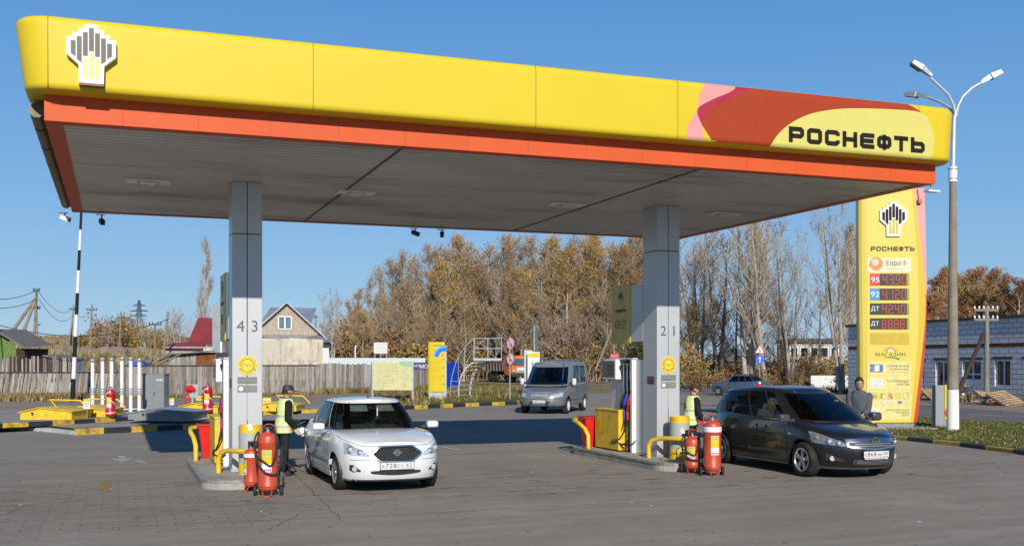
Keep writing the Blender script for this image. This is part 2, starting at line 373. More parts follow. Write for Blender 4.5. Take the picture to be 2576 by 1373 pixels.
# public road curving past behind the station
cl = [(60, -8), (36, 18), (25, 30), (18.6, 40.5), (16.2, 52), (15.0, 66), (12.2, 84), (6.2, 106), (-3, 130), (-16, 156), (-36, 190)]
def strip(cl, w, z, m, name, w2=None):
    P = [Vector((p[0], p[1], 0)) for p in cl]; Q = []
    for i in range(len(P)-1):
        for k in range(6):
            a, b_, c, d = P[max(i-1, 0)], P[i], P[i+1], P[min(i+2, len(P)-1)]; t = k/6
            Q.append(.5*((2*b_)+(c-a)*t+(2*a-5*b_+4*c-d)*t*t+(3*b_-a-3*c+d)*t**3))
    Q.append(P[-1]); L = []; R = []
    for i, q in enumerate(Q):
        d = (Q[min(i+1, len(Q)-1)]-Q[max(i-1, 0)]).normalized(); nn = Vector((-d.y, d.x, 0))
        L.append(q+nn*w); R.append(q-nn*(w2 if w2 is not None else w))
    b = MB(); b.grid([[(*r.xy, z+terr(r.x, r.y)*.0), (*l.xy, z)] for l, r in zip(L, R)], m); return b, Q
bb, Q = strip(cl, 5.2, .006, dirt_m, '', 7.5); struct(bb.build('road_shoulder'))
bb, Q = strip(cl, 3.5, .012, road_m, ''); struct(bb.build('road'))
lb = MB()
for off in (-3.15, 0, 3.15):
    for i in range(len(Q)-1):
        if off == 0 and i % 2: continue
        d = (Q[i+1]-Q[i]).normalized(); nn = Vector((-d.y, d.x, 0))
        a, c = Q[i]+nn*off, Q[i+1]+nn*off
        lb.quad([(*(a-nn*.06).xy, .016), (*(c-nn*.06).xy, .016), (*(c+nn*.06).xy, .016), (*(a+nn*.06).xy, .016)], line_m)
struct(lb.build('road_marking'))
# bare earth between the forecourt and the plank fence
sheet('dirt_strip', [(-60, 38.5), (-24, 38.9), (-8.6, 41.5), (-6.5, 44), (-4.8, 47.5), (-7, 60), (-9, 70), (-60, 62)], .008, dirt_m)
# stepped tank platforms with striped kerbs
def kerb_run(name, pts, seg, hgt=.15, w=.16, first=0, cols=None):      # striped kerb as one kerb line
    b = MB(); cols = cols or (paint_y, blackp); P = [Vector(p) for p in pts]; k = first; seglen = seg
    cum = [0]
    for i in range(len(P)-1): cum.append(cum[-1]+(P[i+1]-P[i]).length)
    def at(s):
        for i in range(len(P)-1):
            if s <= cum[i+1] or i == len(P)-2:
                t = (s-cum[i])/max(1e-6, cum[i+1]-cum[i]); d = (P[i+1]-P[i]).normalized(); return P[i].lerp(P[i+1], t), Vector((-d.y, d.x, 0))
    s = 0
    while s < cum[-1]-1e-3:
        e = min(cum[-1], s+seglen)
        n = 3 if len(P) > 2 else 1
        for q in range(n):
            a, na = at(s+(e-s)*q/n); c, nc = at(s+(e-s)*(q+1)/n-(.006 if q == n-1 else 0)); r = .025
            ra = [a, a+na*w, a+na*w, a+na*w*.82, a+na*w*.18, a]; rc = [c, c+nc*w, c+nc*w, c+nc*w*.82, c+nc*w*.18, c]
            hs = [0, 0, hgt-r, hgt, hgt, hgt-r]
            b.rings([[(p.x, p.y, p.z+h) for p, h in zip(ra, hs)], [(p.x, p.y, p.z+h) for p, h in zip(rc, hs)]], cols[k % 2], False)
        s = e; k += 1
    return struct(b.build(name, None))
stain_y = mat('worn_kerb_yellow', (.55, .37, .03), .6, var=.25, scale=8, dirt='#2b2720', dscale=3, damt=.75)
kblack = mat('kerb_black', (.022, .022, .026), .6, var=.3, dirt='#3d3a36', dscale=2, damt=.4)
kc = (stain_y, kblack)
kA, kB, kC = G(191, 1094), G(519, 1078), G(800, 1066)
kerb_run('kerb', [kA, kB, kC, G(1000, 1056)], .82, .17, cols=kc)
kerb_run('kerb', [G(-60, 1079, .15), G(120, 1070.5, .15), G(239, 1063.5, .15), G(367, 1056, .15)], .76, .14, cols=kc, first=1)
kerb_run('kerb', [G(484, 1053, .15), G(640, 1044, .15), G(900, 1034, .15)], .8, .14, cols=kc)
sheet('tank_platform', [tuple(p.xy) for p in (kA+Vector((.1, .15, 0)), kB+Vector((0, .15, 0)), kC+Vector((0, .15, 0)), G(1000, 1056)+Vector((0, .15, 0)), G(940, 1030), G(640, 1032), G(-60, 1052), G(-120, 1076), G(40, 1074))], .155, pave_m)
b = MB(); q = [G(-10, 1079), G(60, 1082), G(130, 1087), G(191, 1094), G(215, 1090), G(150, 1079), G(20, 1072), G(-60, 1071)]
b.prism([tuple(p.xy) for p in reversed(q)], 0, .10, mat('whitewashed_kerb', (.50, .49, .46), .7, dirt='#77716a', dscale=3)); struct(b.build('kerb'))
z2 = .28
b = MB(); q = [G(-200, 1080, .15), G(-60, 1079, .15), G(120, 1070.5, .15), G(239, 1063.5, .15), G(367, 1056, .15), G(500, 1052, .15), G(640, 1044, .15), G(900, 1034, .15), G(940, 1033, .15), G(940, 1026, .15), G(640, 1033, .15), G(-60, 1041, .15), G(-200, 1041, .15)]
pf = MB(); pf.prism([tuple((p+Vector((0, .17, 0))).xy) for p in q], .16, .28, pave_m); struct(pf.build('tank_platform'))
# verges
gk = [G(905, 1036), G(1019, 1030), G(1160, 1023), G(1302, 1017.5), Vector((1.3, 60, 0)), Vector((2.6, 68, 0))]
kerb_run('kerb', gk, .83, .17, cols=kc)
vp = [(p+Vector((-.05, .15, .0))).xy for p in gk]+[Vector((1.5, 78)), Vector((-2, 96)), Vector((-14, 100)), Vector((-8, 76)), Vector((-8.2, 60)), Vector((-7.2, 50))]
sheet('grass_verge', [tuple(p) for p in vp], .10, turf_m)
rk = [Vector((9.7, 34.5, 0)), Vector((9.55, 31.5, 0)), G(2252, 1104), G(2420, 1122), G(2576, 1142), G(2800, 1182), Vector((19, 17, 0)), Vector((32, 6, 0))]
kerb_run('kerb', [p for p in reversed(rk)], 1.0, .11, w=.14, cols=(mat('faded_kerb_yellow', (.42, .27, .045), .7, var=.3, dirt='#5b5040', dscale=4), kblack), first=1)
rp = [(p+Vector((.12, .12, 0))).xy for p in rk]+[Vector((50, -2)), Vector((32.5, 15)), Vector((21.5, 28)), Vector((14.4, 38.8)), Vector((12.9, 42)), Vector((11, 41)), Vector((9.7, 38))]
sheet('grass_verge', [tuple(p) for p in rp], .09, turf_m)
# worn markings in the lanes
mk = MB()
def mline(p, q_, w, z=.009):
    d = (q_-p).normalized(); nn = Vector((-d.y, d.x, 0))*w/2
    mk.quad([(*(p-nn).xy, z), (*(q_-nn).xy, z), (*(q_+nn).xy, z), (*(p+nn).xy, z)], line_m)
mline(G(155, 1170), G(478, 1161), .05); mline(G(710, 1154), G(770, 1151), .05); mline(G(1100, 1142), G(1440, 1131), .05)
mline(G(1040, 1290), G(1536, 1265), .035); mline(G(1536, 1265), G(2330, 1225), .035); mline(G(1110, 1124), G(1160, 1132), .12)
mline(G(345, 1158), G(366, 1166), .10)
ylw = mat('faded_yellow_mark', (.30, .20, .07), .8, var=.3)
p = LC(-.1, 4.0); mk.quad([(*LC(.62, 3.2).xy, .009), (*LC(.8, 3.2).xy, .009), (*LC(.8, 4.6).xy, .009), (*LC(.62, 4.6).xy, .009)], ylw)
a = G(306, 1154); 
for pts in ([(-.22, 0), (.22, 0), (.22, .8), (-.22, .8)], [(-.75, .05), (0, -.8), (.75, .05)]):
    mk.add([(*(a+CB*x*.33+CA*(y*.9)).xy, .009) for x, y in pts], [tuple(range(len(pts)))], line_m)
struct(mk.build('road_marking'))
ck = MB(); crk = mat('crack', (.06, .053, .046), .95); R = random.Random(77)
for (xa, ya), (xb, yb), w in (((735, 1185), (860, 1310), .028), ((740, 1178), (795, 1200), .03), ((20, 1290), (60, 1275), .03), ((1460, 1150), (1560, 1168), .035), ((1100, 1195), (1180, 1192), .02), ((330, 1120), (420, 1117), .02), ((650, 1345), (760, 1290), .02), ((2080, 1185), (2180, 1190), .02), ((95, 1336), (1040, 1291), .018), ((1240, 1225), (1330, 1232), .02), ((1850, 1290), (2010, 1302), .015)):
    a, c = G(xa, ya), G(xb, yb); n = 14; d = (c-a); nn = Vector((-d.y, d.x, 0)).normalized(); P = [a+d*i/n+nn*R.uniform(-1, 1)*min(.03, d.length*.012) for i in range(n+1)]
    for u, v in zip(P, P[1:]):
        h = nn*w*R.uniform(.08, .26); ck.quad([(*(u-h).xy, .0075), (*(v-h).xy, .0075), (*(v+h).xy, .0075), (*(u+h).xy, .0075)], crk)
struct(ck.build('pavement_crack'))
# pump islands
for k, bx in enumerate((2.2, 10.6)):
    b = MB(); conc_t = conc
    out = rrect(0, 1.36, 0, 4.75, .5, 8)
    inn = rrect(.03, 1.33, .03, 4.72, .47, 8)
    b.rings([[(x, y, 0) for x, y in out], [(x, y, .115) for x, y in out], [(x, y, .15) for x, y in inn]], conc_t, False)
    o = b.build('pump_island', None, 0); o.location = LC(bx, 2.62, .002); o.rotation_euler = (0, 0, TH); struct(o)
    rim = MB(); a_, c_ = rrect(-.012, 1.372, -.012, 4.762, .51, 8), rrect(.08, 1.28, .08, 4.67, .43, 8)
    for i in range(len(a_)):
        j = (i+1) % len(a_)
        rim.add([(*a_[i], .118), (*a_[j], .118), (*a_[j], .158), (*a_[i], .158), (*c_[i], .16), (*c_[j], .16)], [(0, 1, 2, 3), (3, 2, 5, 4)], mat('steel_kerb_angle', (.36, .34, .31), .5, metal=.4, var=.2, dirt='#3e342a', dscale=5, damt=.6))
    ro = rim.build('kerb', None); ro.location = LC(bx, 2.62, .002); ro.rotation_euler = (0, 0, TH); struct(ro)
# ================ canopy
CW, CD, ZC = 14.61, 9.26, 5.27
can = thing('canopy', 'long yellow filling station canopy with orange band and grey ribbed ceiling on two columns', 'canopy', FL, TH)
ceil_m = mat('ribbed_ceiling', (.56, .53, .485), .42, metal=.1, var=.12, scale=.9, dirt='#4f463d', dscale=.45, damt=.75, stretch=(.5, 1.6, 1))
b = MB(); nb = 44                                       # ribbed soffit boards, each a shallow tray
for i in range(nb):
    y0, y1 = .06+i*(CD-.12)/nb, .06+(i+1)*(CD-.12)/nb
    for x0, x1 in ((.06, 4.86), (4.90, 9.90), (9.94, CW-.06)):
        b.add([(x0, y0+.008, ZC+.06), (x1, y0+.008, ZC+.06), (x1, y0+.02, ZC), (x0, y0+.02, ZC), (x1, y1-.018, ZC), (x0, y1-.018, ZC), (x1, y1-.006, ZC+.06), (x0, y1-.006, ZC+.06)],
              [(0, 3, 2, 1), (3, 5, 4, 2), (5, 7, 6, 4)], ceil_m)
b.box((.06, .06, ZC+.062), (CW-.06, CD-.06, ZC+.068), charc); b.build('ceiling', can)
b = MB()
for x in (4.86, 9.90): b.box((x, .06, ZC-.012), (x+.04, CD-.06, ZC+.04), dgrey)
b.build('ceiling_joint', can)
roofm = mat('roof_sheet', (.3, .3, .3), .5)
b = MB(); b.box((.23, .23, ZC+.075), (CW-.23, CD-.23, 5.72), roofm); b.build('roof', can)
b = MB()                                                # orange band round the four sides
def band(x0, y0, x1, y1, n):
    d = Vector((x1-x0, y1-y0, 0)); L = d.length; d.normalize(); nn = Vector((d.y, -d.x, 0))
    for i in range(n):
        s, e = L*i/n, L*(i+1)/n-.003; P = Vector((x0, y0, 0))
        a, c = P+d*s, P+d*e; zb_ = ZC-.01 if n == 15 else ZC-.007
        b.add([(*a.xy, zb_), (*c.xy, zb_), (*c.xy, ZC+.42), (*a.xy, ZC+.42), (*(a-nn*.22).xy, zb_), (*(c-nn*.22).xy, zb_)], [(0, 1, 2, 3), (1, 0, 4, 5)], orange)
pass
band(0, 0, CW, 0, 15); band(CW, 0, CW, CD, 9); band(CW, CD, 0, CD, 15); band(0, CD, 0, 0, 9)
b.build('orange_band', can)
# yellow fascia: rounded ends, bull-nosed top and bottom
Z0, Z1 = 5.60, 6.585; FO = .32
prof = [(.10, 0), (.045, .012), (.015, .035), (0, .07), (-.001, .10), (-.002, .5), (-.003, .85), (-.002, .88), (.008, .925), (.035, .96), (.10, .985), (.2, 1.0)]
def fins(z):
    t = (z-Z0)/(Z1-Z0)
    for (i0, h0), (i1, h1) in zip(prof, prof[1:]):
        if h0 <= t <= h1: return i0+(i1-i0)*(t-h0)/(h1-h0)
    return prof[-1][0] if t > 1 else prof[0][0]
b = MB(); rings = []
for ins, h in prof:
    lean = .13*(1-h); o = rrect(-FO-.04+ins+lean, CW+FO-ins-lean*.5, -FO+ins, 1.1-ins, .42-ins*.4 if ins < .4 else .2, 10); rings.append([(x, y, Z0+h*(Z1-Z0)) for x, y in o])
b.rings(rings, yellow, True); b.build('fascia', can, sharp=50)
b = MB()
for x0, x1, y0, y1 in ((-.06, .0, 1.1, CD+.1), (CW, CW+.1, 1.1, CD+.1), (0, CW, CD, CD+.1)):
    b.box((x0, y0, 5.62), (x1, y1, 5.78), yellow)
b.build('side_fascia', can)
jm = mat('seam', (.28, .19, .02), .6)
FN = -CA; FP = LC(0, -FO)
def fpt(x, y):                      # photo pixel -> fascia plane (local x, z)
    p = ONP(x, y, FP, CA); return (p-FL).dot(CB), p.z
for px, py in ((120, 140), (788, 200), (1348, 250), (1705, 290), (2312, 340)):
    b = MB(); X, _ = fpt(px, py); zs = [Z0+h*(Z1-Z0) for _, h in prof[1:11]]
    for za, zb in zip(zs, zs[1:]):
        b.add([(X-.006, -FO+fins(za)-.003, za), (X+.006, -FO+fins(za)-.003, za), (X+.006, -FO+fins(zb)-.003, zb), (X-.006, -FO+fins(zb)-.003, zb)], [(0, 1, 2, 3)], jm)
    b.build('panel_seam', can)
def zq(X, Y): return fpt((2388+X/1.716)/1.4317, (200+Y/1.716)/1.4317)
def film(left, right, m, off, name, ztop=6.575, zbot=5.62):
    def smooth(P):
        o = []
        for i in range(len(P)-1):
            a, b_, c, d = P[max(i-1, 0)], P[i], P[i+1], P[min(i+2, len(P)-1)]
            for k in range(6):
                t = k/6; o.append(tuple(.5*(2*b_[q]+(c[q]-a[q])*t+(2*a[q]-5*b_[q]+4*c[q]-d[q])*t*t+(3*b_[q]-a[q]-3*c[q]+d[q])*t**3) for q in (0, 1)))
        return o+[P[-1]]
    left, right = smooth(left), smooth(right)
    L = sorted([(z, x) for x, z in (zq(*p) for p in left)]); R = sorted([(z, x) for x, z in (zq(*p) for p in right)])
    def ev(T, z):
        if z <= T[0][0]: return T[0][1]
        for (a, u), (c, v) in zip(T, T[1:]):
            if a <= z <= c: return u+(v-u)*(z-a)/max(1e-6, c-a)
        return T[-1][1]
    lo = max(min(L[0][0], R[0][0]), zbot); hi = min(max(L[-1][0], R[-1][0]), ztop); n = 40; G_ = []
    for i in range(n+1):
        z = lo+(hi-lo)*i/n; xa, xb = ev(L, z), ev(R, z)
        if xb < xa: xa = xb = (xa+xb)/2
        G_.append([(xa+(xb-xa)*j/6, -FO+fins(z)-off, z) for j in range(7)])
    q = MB(); q.grid(G_, m); return q.build(name, can)
film([(262,175),(225,240),(212,330),(160,420),(145,490),(158,548)], [(455,190),(405,232),(300,275),(212,335),(240,430),(248,560)], pink, .003, 'pink_film')
film([(450,200),(405,232),(300,275),(212,335),(240,430),(245,436)], [(560,200),(490,232),(400,280),(320,320),(260,390),(246,438)], crimson, .005, 'crimson_film')
film([(245,435),(262,470),(330,560)], [(330,435),(330,560)], pale_y, .004, 'pale_film')
film([(560,200),(490,232),(400,280),(320,320),(260,390),(245,435),(330,562)], [(1520,300),(1590,350),(1640,400),(1672,490),(1668,600),(1640,665)], rust_r, .006, 'red_film')
film([(1500,340),(1400,333),(1200,328),(1050,335),(900,365),(780,425),(700,500),(652,582),(650,600)], [(1500,340),(1560,345),(1592,354),(1620,376),(1640,400),(1672,490),(1668,600),(1640,665)], pale_y, .008, 'name_oval')
x0, z0 = zq(775, 540); x1, z1 = zq(1612, 600); zt = zq(775, 444)[1]; _, zb1 = zq(1612, 600)
FM = frame((0, -FO-.012, 0), (1, 0, 0), (0, 0, 1))
b = MB(); wide_word(b, x0, (z0+zb1)/2, x1-x0, zt-z0, FM, blackp, .0, .012, t=.27); b.build('lettering', can)
ex0, _ = fpt(168, 150); ex1, _ = fpt(292, 150); _, ez0 = fpt(230, 215)
b = MB(); grd = mat('emblem_grey', (.085, .07, .06), .5); rb = mat('emblem_edge', (.2, .07, .04), .5)
emblem(b, (ex0+ex1)/2, ez0, ex1-ex0, frame((0, -FO, 0), (1, 0, 0), (0, 0, 1)), white, grd, pale_y, .11)
b.box(((ex0+ex1)/2-(ex1-ex0)*.25, -FO-.11, ez0-.03), ((ex0+ex1)/2+(ex1-ex0)*.25, -FO+.0, ez0-.002), rb)
b.build('emblem', can)
# gutter down the left side
gut = mat('gutter_brown', (.13, .095, .06), .5, metal=.3, var=.3, dirt='#8a7a55', dscale=5)
b = MB(); b.tube([(-.115, .35, 5.46), (-.115, CD*.45, 5.44), (-.115, CD-.1, 5.42)], .10, gut, 10)
for i in range(6): b.tube([(-.115, 1.2+i*1.4, 5.44), (-.115, 1.24+i*1.4, 5.44)], .108, gut, 10)
b.build('gutter', can)
# recessed ceiling lights
lt = mat('light_housing', (.74, .73, .70), .4); ltg = mat('light_glass', (.62, .61, .56), .15)
CP = Vector((0, 0, ZC)); 
for px, py in ((373, 454), (895, 482), (1424, 513), (1820, 536)):
    p = ONP(px, py, CP, Vector((0, 0, 1))); x, y = toL(p)
    M4 = Matrix.Translation((x, y, ZC))
    b = MB(); b.box((-.36, -.19, -.035), (.36, .19, -.002), lt, M4); o = b.build('ceiling_light', can, .006)
    b = MB(); b.box((-.11, -.11, -.06), (.11, .11, -.037), ltg, M4)
    for s in (-1, 1): b.box((s*.16-.006, -.13, -.039), (s*.16+.006, .13, -.0355), dgrey, M4)
    b.build('lamp_glass', o)
# columns
badge_y = mat('badge_yellow', (.84, .56, .03), .45); grp = mat('grey_lettering', (.09, .09, .095), .5)
olive = mat('pump_sign_yellow', (.62, .46, .06), .42); tealm = mat('faded_print', (.55, .50, .2), .5)
col_lab = ['silver clad canopy column numbered 4 and 3, standing by the white sedan', 'silver clad canopy column numbered 2 and 1, standing by the black minivan']
def ring_text(b, s, r, a0, a1, h, M4, m, cx, cy, flip=False):
    n = len(s)
    for i, ch in enumerate(s):
        if ch == ' ': continue
        a = a0+(a1-a0)*i/(n-1); an = a-pi/2 if not flip else a+pi/2
        vs, fs = text_geo(ch); w = h*.62; out = []
        for x, y, _ in vs:
            lx, ly = (x-.5)*w, (y-.5)*h
            out.append((cx+r*cos(a)+lx*cos(an)-ly*sin(an), cy+r*sin(a)+lx*sin(an)+ly*cos(an), .004))
        b.add(out, fs, m, False, M4)
for k, (bx, nums) in enumerate(((2.80, '43'), (11.20, '21'))):
    c = thing('canopy_column', col_lab[k], 'column', LC(bx, 4.08, .15), TH)
    cz = ZC-.15-.004; w, d = .52, .62; zj = 4.35-.15
    b = MB()
    for za, zb in ((0, zj-.006), (zj+.006, cz)):
        b.box((0, 0, za), (w/2-.006, d, zb), alu); b.box((w/2+.006, .0, za), (w, d, zb), alu)
    b.box((.01, .012, 0), (w-.01, d-.01, cz-.01), charc); b.build('cladding', c, .008)
    b = MB(); b.box((w/2-.006, .004, 1.0 if k else .9), (w/2+.006, .013, 1.55), galv); b.build('cover_strip', c)
    FMc = frame((0, -.002, 0), (1, 0, 0), (0, 0, 1))
    b = MB()
    for i, ch in enumerate(nums): text(b, ch, .075+i*.245, 2.47, .135, .20, FMc, grp)
    b.build('number', c)
    b = MB(); bx_, by_ = w/2+.0, 1.875
    b.prism(disc(bx_, by_, .172, 40), 0, .006, badge_y, FMc); FB = frame((0, -.008, 0), (1, 0, 0), (0, 0, 1))
    ringp(b, bx_, by_, .105, .118, grp, FB, 0, .003, 36); text(b, 'ГКК', bx_-.072, by_-.03, .144, .06, FB, grp, .003)
    ring_text(b, 'ГАРАНТИЯ КОНТРОЛЯ', .145, radians(188), radians(-8), .03, FB, grp, bx_, by_)
    ring_text(b, 'КАЧЕСТВА', .145, radians(228), radians(312), .03, FB, grp, bx_, by_, True)
    for s in (-1, 1): ringp(b, bx_, by_, .135, .155, grp, FB, 0, .003, 4, radians(270+s*52), radians(270+s*68))
    b.build('badge', c)
    plg = mat('plaque_grey', (.17, .175, .18), .5)
    b = MB(); b.box((.09, -.006, 1.55), (.43, -.001, 1.67), plg); text(b, 'Спасибо, что выбрали нас!', .12, 1.60, .28, .022, FB, pale_y); b.build('plaque', c)
    b = MB(); b.box((.09, -.006, 1.40), (.43, -.001, 1.525), plg); b.prism(disc(.15, 1.463, .04), 0, .003, white, FB); text(b, '!', .145, 1.44, .01, .045, FB, grp, .006)
    for i in range(4): text(b, ('Внимание', 'оплата производится', 'перед заправкой', 'сохраняйте чек')[i], .21, 1.497-i*.024, .19, .012, FB, pale_y)
    b.build('plaque', c)
    # yellow pump sign behind, over the dispenser
    b = MB(); b.box((-.02, 1.18, 2.33), (.54, 2.10, 3.60), olive); o = b.build('pump_sign', c, .01)
    b = MB(); b.box((-.005, .625, 2.36), (.525, 1.18, 3.57), alu); b.build('sign_bracket', o)
    FS = frame((-.024, 2.08, 2.33), (0, -1, 0), (0, 0, 1)); b = MB()
    emblem(b, .45, .82, .26, FS, tealm, grd, tealm, .004); wide_word(b, .2, .68, .5, .065, FS, grd, 0, .004, t=.24)
    ringp(b, .27, .42, .075, .095, grd, FS, 0, .004, 24); text(b, 'ГКК', .225, .40, .09, .04, FS, grd)
    for i, s in enumerate(('ГАРАНТИЯ', 'КОНТРОЛЯ', 'КАЧЕСТВА')): text(b, s, .4, .46-i*.07, .32, .048, FS, grd)
    text(b, nums[0], .08, .1, .07, .14, FS, grd); b.build('sign_print', o)
    b = MB(); b.box((-.005, .12, 1.48), (-.001, .42, 1.64), dgrey); b.box((-.007, .16, 1.56), (-.0055, .40, 1.62), mat('plaque_red', (.3, .03, .03), .5)); b.build('plaque', c)
    # base shroud
    b = MB(); b.box((-.02, -.012, -.004), (w+.02, d+.02, .05), galv); b.build('base_trim', c)
# cameras hanging from the rear edge
for k, (px, py, lab, yaw) in enumerate(((163, 546, 'white camera at the rear left canopy corner, leftmost of the four', .9), (256, 556, 'small dark camera under the canopy edge above the striped mast', .2), (1044, 584, 'left camera of the close pair under the canopy rear edge', .4), (1112, 588, 'right camera of the close pair under the canopy rear edge', -.3))):
    p = ONP(px, py, LC(0, CD+.05), CA); x, y = toL(p)
    t = thing('security_camera', lab, 'camera', LC(x, CD+.05, ZC-.02), TH, 'security cameras under the canopy edge')
    hm = white if k == 0 else charc; b = MB(); h = -(p.z-ZC)+.0
    h = max(.12, -(p.z-ZC)); b.box((-.12, -.03, -.012), (.06, .03, -.0), dgrey); b.tube([(0, 0, -.01), (0, 0, -h+.06)], .016, dgrey, 8); b.build('bracket', t)
    b = MB(); M4 = Matrix.Translation((0, 0, -h)) @ Matrix.Rotation(yaw, 4, 'Z') @ Matrix.Rotation(.35, 4, 'X')
    b.box((-.045, -.13, -.04), (.045, .1, .045), hm, M4); b.box((-.052, -.16, .045), (.052, .1, .054), hm, M4); o = b.build('housing', t, .01)
    b = MB(); b.lathe([(.028, 0), (.028, .012), (.02, .014)], charc, 12, M4 @ frame((0, -.128, 0), (1, 0, 0), (0, 0, 1))); b.build('lens', o)
t = thing('floodlight', 'small white floodlight hanging at the right end of the canopy band', 'floodlight', LC(CW-.02, .1, ZC-.01), TH)
b = MB(); b.tube([(0, 0, 0), (.02, 0, -.1)], .012, galv, 6); b.box((-.1, -.07, -.13), (.16, .07, -.1), white); b.build('lamp_body', t)
# ================ on the pump islands
gk_grey = mat('barrel_grey', (.36, .39, .37), .5, var=.08)
def island_set(bx, k):
    sl_, sr = ('by the white sedan', 'by the black minivan')[k], ('left island', 'right island')[k]
    # dispenser
    t = thing('fuel_dispenser', ('fuel dispenser with hoses on the left island behind the column numbered 4 and 3', 'fuel dispenser with three hoses behind the column numbered 2 and 1')[k], 'fuel pump', LC(bx+.6, 4.72, .152), TH, 'fuel dispensers')
    w = .5
    b = MB(); b.box((.03, .0, 0), (w-.03, .42, 1.98), alu); b.box((.12, .42, 0), (w-.12, 1.0, 1.98), charc); b.box((.05, 1.0, 0), (w-.05, 1.62, 1.95), alu)
    b.build('body', t, .01)
    b = MB()
    for x0, x1 in ((-.06, .06), (w-.06, w+.06)): b.box((x0, .36, .0), (x1, .46, 1.99), white)
    b.box((-.055, .34, 1.975), (w+.055, 1.72, 2.02), alu); b.build('frame', t, .012)
    b = MB()
    for x0, x1 in ((-.14, .10), (w-.10, w+.14)): b.box((x0, 1.0, 1.55), (x1, 1.72, 1.99), white)
    h = b.build('display_head', t, .015)
    b = MB()
    for x, s in ((-.143, -1), (w+.143, 1)):
        b.box((min(x, x-s*.006), 1.06, 1.59), (max(x, x-s*.006), 1.68, 1.95), mat('lcd_dark', (.035, .035, .032), .2, coat=.3))
        FD = frame((x+s*.002, 1.68 if s < 0 else 1.06, 1.59), (0, s, 0), (0, 0, 1))
        b.box((.03, .03, 0), (.59, .33, .002), mat('lcd', (.07, .075, .06), .25), FD)
        for j in range(3): text(b, ('0000.00', '000.00', '43.90')[j], .3, .23-j*.09, .22, .05, FD, mat('lcd_digit', (.015, .017, .013), .4), .004)
    b.build('screen', h)
    cols = (('blk', charc), ('blue', blue_p), ('red', redp))
    for s in (-1, 1):
        x0 = -.0 if s < 0 else w
        for j, (nm, cm) in enumerate(cols):
            y = .88-j*.165
            b = MB(); gx = x0+s*(-.09)
            b.box((min(gx, gx-s*-.012), y-.062, 1.52), (max(gx, gx-s*-.012), y+.062, 1.80), cm); FT = frame((x0+s*(-.088), y+(.05 if s < 0 else -.05), 1.58), (0, s, 0), (0, 0, 1))
            text(b, ('ДТ', '92', '95')[j], 0, .03, .1, .08, FT, white, .018)
            b.build('grade_label', t)
            b = MB(); x = x0+s*.035
            b.tube([(x, y-.07, .02), (x, y-.07, 1.9)], .012, chrome, 6); b.build('rail', t)
            # nozzle
            b = MB(); N0 = Vector((x0+s*.06, y, 1.02))
            b.tube([N0, N0+Vector((0, -.05, .10)), N0+Vector((0, -.11, .22))], [.045, .038, .022], cm, 8)
            b.box((x-s*.005-.025, y-.0, .93), (x-s*.005+.025, y+.10, 1.06), cm)
            o = b.build('nozzle', t, .006)
            b = MB(); b.tube([N0+Vector((0, -.10, .20)), N0+Vector((0, -.13, .25)), N0+Vector((0, -.13, .33))], .013, chrome, 8); b.build('spout', o)
            b = MB(); b.tube([N0+Vector((0, .03, -.06)), N0+Vector((0, .03, -.14))], .018, charc, 8); b.tube([N0+Vector((0, .03, -.15)), N0+Vector((0, .03, -.32))], .026, cm, 8); b.build('hose_sleeve', o)
            pts = [N0+Vector((0, .03, -.3)), N0+Vector((s*.03, .05, -.5)), N0+Vector((s*.10, .12+.03*j, -.72)), N0+Vector((s*.13, .2+.05*j, -.84+.02*j)), N0+Vector((s*.06, .0+.04*j, -.865)), N0+Vector((0, -.16, -.84)), N0+Vector((-s*.02, -.3, -.75))]
            def cr(P, n=6):
                o_ = []
                for i in range(len(P)-1):
                    a, b_, c, d = P[max(i-1, 0)], P[i], P[i+1], P[min(i+2, len(P)-1)]
                    for q in range(n):
                        u = q/n; o_.append(.5*((2*b_)+(c-a)*u+(2*a-5*b_+4*c-d)*u*u+(3*b_-a-3*c+d)*u**3))
                return o_+[P[-1]]
            b = MB(); b.tube(cr(pts), .015, rubber, 8); b.build('hose', t)
            b = MB(); b.lathe([(0, -.05), (.035, -.04), (.05, 0), (.035, .04), (0, .05)], charc, 12, Matrix.Translation((x0+s*.03, y, 1.86))); b.build('hose_joint', t)
    # yellow cabinet
    t = thing('sand_box', ('yellow metal sand box on the island behind the column numbered 4 and 3', 'yellow metal sand box beside the dispenser hoses near the red bin on the right island')[k], 'box', LC(bx+.42, 5.5, .152), TH, 'yellow sand boxes')
    b = MB(); b.box((0, 0, .03), (.70, 1.2, .86), paint_y); b.build('box_body', t, .008)
    b = MB(); b.box((-.012, -.012, .862), (.712, 1.212, .90), paint_y); b.build('lid', t, .006)
    b = MB()
    for x, y in ((.03, .03), (.62, .03), (.03, 1.12), (.62, 1.12)): b.box((x, y, 0), (x+.05, y+.05, .03), blackp)
    b.build('feet', t)
    # red bin
    t = thing('litter_bin', ('red tapered plastic bin on the left pump island', 'red tapered plastic bin behind the yellow box on the right island')[k], 'bin', LC(bx+.42, 6.98, .152), TH, 'red litter bins')
    b = MB()
    def sq(a, c, z): return [(-a, -c, z), (a, -c, z), (a, c, z), (-a, c, z)]
    b.rings([sq(.11, .10, 0), sq(.2, .2, .66)], redp, False, cap1=False); b.rings([sq(.19, .19, .655), sq(.105, .095, .02)], redp, False, cap0=False, cap1=False)
    b.build('bin_body', t)
    b = MB(); r0, r1 = sq(.2, .2, .64), sq(.222, .222, .66); r2, r3 = sq(.222, .222, .69), sq(.185, .185, .69)
    b.rings([r0, r1, r2, r3], redp, False, cap0=False, cap1=False); b.build('rim', t)
